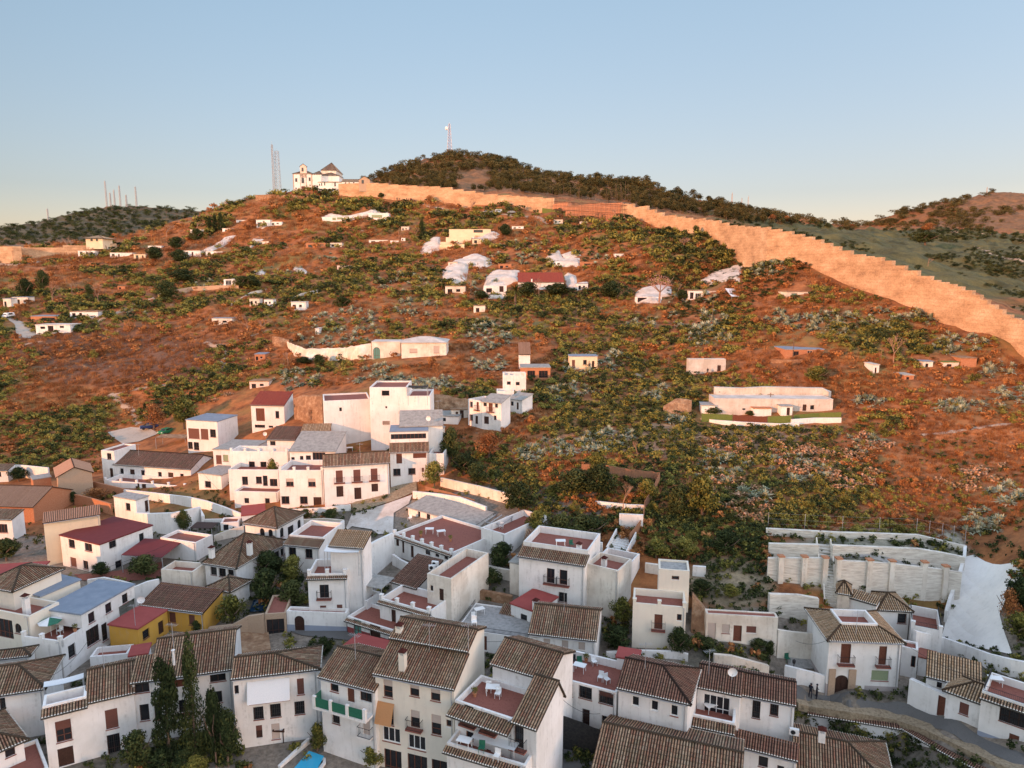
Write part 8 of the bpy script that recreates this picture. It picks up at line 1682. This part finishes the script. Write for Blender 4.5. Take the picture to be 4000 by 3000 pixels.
TH = [('chair','g',765,905,'white plastic chair left of a pair on the red roof terrace'),('chair','g',820,925,'white plastic chair right of a pair on the red roof terrace'),('table','g',585,825,'white table on the red roof terrace of the chair house'),('bchair','g',530,760,'black chair at the back of the red roof terrace'),('gchair','g',585,775,'green chair at the back of the red roof terrace'),('chair','g',710,770,'tall white chair at the back of the red roof terrace'),
 ('chair','f',2010,1000,'white chair left of the round table on the inset terrace'),('table','f',2045,1020,'white table on the inset red terrace'),('chair','f',2090,1050,'white chair right of the table on the inset terrace'),('dish','e',700,1060,'white satellite dish on the terrace corner of the gabled house'),('table','e',560,1040,'table under the pale canopy'),('chair','e',590,1050,'chair under the pale canopy'),('pot','e',335,1085,'potted plant at the corner of the gabled house terrace'),('parasol','e',445,520,'open green and white parasol on the roof terrace'),('chair','e',520,500,'white garden seat beside the parasol'),('pot','e',650,480,'bushy potted plant beside the parasol'),('dish','e',1225,262,'white satellite dish at the eave of the yellow house'),
 ('aerial','e',1170,430,'thin aerial on the red annex roof'),('aerial','g',760,240,'aerial on the worn wall terrace'),('aerial','f',1835,640,'aerial beside the railed terrace'),('gchair','b',700,1540,'green deck chair on the awning terrace'),('pot','b',590,1560,'potted plant on the awning terrace'),('pot','b',770,1570,'second potted plant on the awning terrace near the chimney'),
 ('table','b',1500,1290,'white table on the long red terrace'),('table','b',1600,1310,'yellow topped bench table on the long red terrace'),('pot','b',1425,1320,'potted palm on the long red terrace'),('chair','b',1330,1180,'chair on the long red terrace'),('table','b',2060,1230,'table in the framed terrace room'),('chair','b',2120,1250,'white chair in the framed terrace room'),
 ('ac','o',1688,2225,'lowest air conditioner at the left of the stack'),('ac','o',1700,2210,'air conditioner behind the lowest one'),('ac','o',1718,2218,'air conditioner in the middle of the roof'),('ac','o',1735,2208,'air conditioner at the back of the roof'),('ac','o',1712,2232,'air conditioner at the front of the roof'),('ac','o',1695,2240,'air conditioner at the front left corner of the roof'),
 ('chair','c',240,1400,'white chair at the left of the white roof terrace'),('chair','c',290,1405,'second white chair on the white roof terrace'),('bchair','c',370,1420,'dark chair on the white roof terrace'),('gchair','c',515,1410,'green chair on the white roof terrace'),('table','f',1930,330,'white table on the railed grey terrace'),('chair','f',1880,380,'white chair on the railed grey terrace'),('chair','f',1885,430,'white chair at the railing of the grey terrace'),
 ('table','h',1960,940,'round blue table behind the railing at the right edge'),('gchair','h',430,780,'green chair on the corner house patio'),('gchair','h',165,740,'green chair at the left of the patio'),('dish','g',1195,520,'large satellite dish in front of the cream terrace house'),('table','f',920,240,'small table in the dark patio below the tower house'),
 ('bchair','b',750,505,'black chair on the upper red terrace'),('table','b',810,580,'dark table on the upper red terrace'),('pot','b',868,500,'potted bush on the upper red terrace'),('dish','b',1493,340,'satellite dish on the grey ribbed roof'),('aerial','b',1575,260,'aerial beside the pale shed'),('dish','b',82,465,'satellite dish beside the sagging roof'),('table','e',40,1620,'x'),('gchair','f',1950,1520,'green chair in the patio under the white shade'),('chair','f',2080,1590,'white chair in the patio under the white shade'),('table','f',1800,1480,'table at the left of the patio'),
 ('chair','g',1670,1150,'white chair outside the large glass door'),('table','g',1715,1170,'round white table outside the large glass door'),('chair','g',1790,1180,'second white chair outside the large glass door'),('aerial','f',860,720,'aerial on the roof of the green balcony house'),('aerial','f',1500,640,'aerial on the roof of the tall cream house'),('aerial','e',900,800,'aerial on the gabled roof of the brown blind house'),('aerial','g',450,300,'aerial on the roof with three pale shutters below'),('aerial','g',1150,800,'aerial on the dark hipped roof'),('aerial','g',1700,850,'aerial above the large glass door'),('aerial','h',760,500,'aerial on the tiled rim of the corner house'),('aerial','b',900,640,'aerial on the roof of the three balcony doors'),('aerial','a',1200,620,'aerial on the long terraced roof'),('aerial','e',1500,620,'aerial on the wide roof behind the cypress'),('dish','g',1900,900,'satellite dish on the dark tiled roof above the glass door'),('pot','g',640,740,'potted plant at the back of the red roof terrace'),('pot','f',1890,1040,'potted plant on the inset terrace'),('pot','b',1300,1230,'potted plant at the left of the long red terrace'),('pot','b',1680,1360,'potted plant at the right of the long red terrace'),('table','c',420,1400,'low table on the white roof terrace'),('ac','h',225,1370,'air conditioner on the wall near the tiled boundary'),('chair','a',1560,1570,'white chair on the worn roof terrace'),('table','a',1600,1580,'white table on the worn roof terrace'),('chair','a',1640,1590,'x2')]
bpy.context.view_layer.update()
spots = [(t, on_floor(t[1], t[2], t[3])) for t in TH]
for (k_, c_, x, y, lb), P in spots:
    if P is None: print('no floor for', lb); continue
    if lb[0] == 'x': continue
    o = put(k_, (P.x, P.y, P.z+.05), 1.0, lb, {'chair': 'chair', 'gchair': 'chair', 'bchair': 'chair', 'table': 'table', 'dish': 'satellite dish', 'ac': 'air conditioner', 'aerial': 'aerial', 'pot': 'potted plant', 'parasol': 'parasol'}[k_], None, random.uniform(-.5, .5))
# cables sagging across the town
for i, (c_, pts, dz) in enumerate([('e', [(430,870),(590,740),(760,560)], 6), ('h', [(1150,560),(1560,830),(1880,910)], 5), ('a', [(1690,690),(1850,850),(2050,1060)], 4), ('g', [(-420,560),(0,600),(430,480)], 4), ('g', [(430,1060),(620,1150),(760,1190)], 4), ('a', [(640,1660),(1200,1500),(1560,1330)], 4), ('f', [(1500,330),(1640,360),(1760,400)], 4), ('h', [(240,560),(380,545),(540,540)], 4)]):
    A_, B_ = hit(*cc(c_, *pts[0])), hit(*cc(c_, *pts[2])); A_ = at_depth(*cc(c_, *pts[0]), (A_[1]*CP-A_[2]*SP)*.88); B_ = at_depth(*cc(c_, *pts[2]), (B_[1]*CP-B_[2]*SP)*.88); p = MB(); pr = None
    for k in range(13):
        t = k/12; q_ = A_+(B_-A_)*t; q_ = (q_[0], q_[1], q_[2]-1.2*4*t*(1-t)*.4)
        if pr: p.bar(pr, q_, .02, 3)
        pr = q_
    tag(p.obj('cable', 'iron'), ['thin black cable crossing the left lane', 'thin black cable beside the corner house', 'thin black cable in front of the terraced houses', 'cable along the front with three pale shutters', 'cable above the wide black gate', 'cable crossing the court by the maroon roof', 'short cable beside the railed grey terrace', 'short cable left of the corner house'][i], 'cable')
# prototypes never placed are removed
for k_, o in PROTO.items():
    if k_ not in used:
        for ch in list(o.children): bpy.data.objects.remove(ch)
        bpy.data.objects.remove(o)
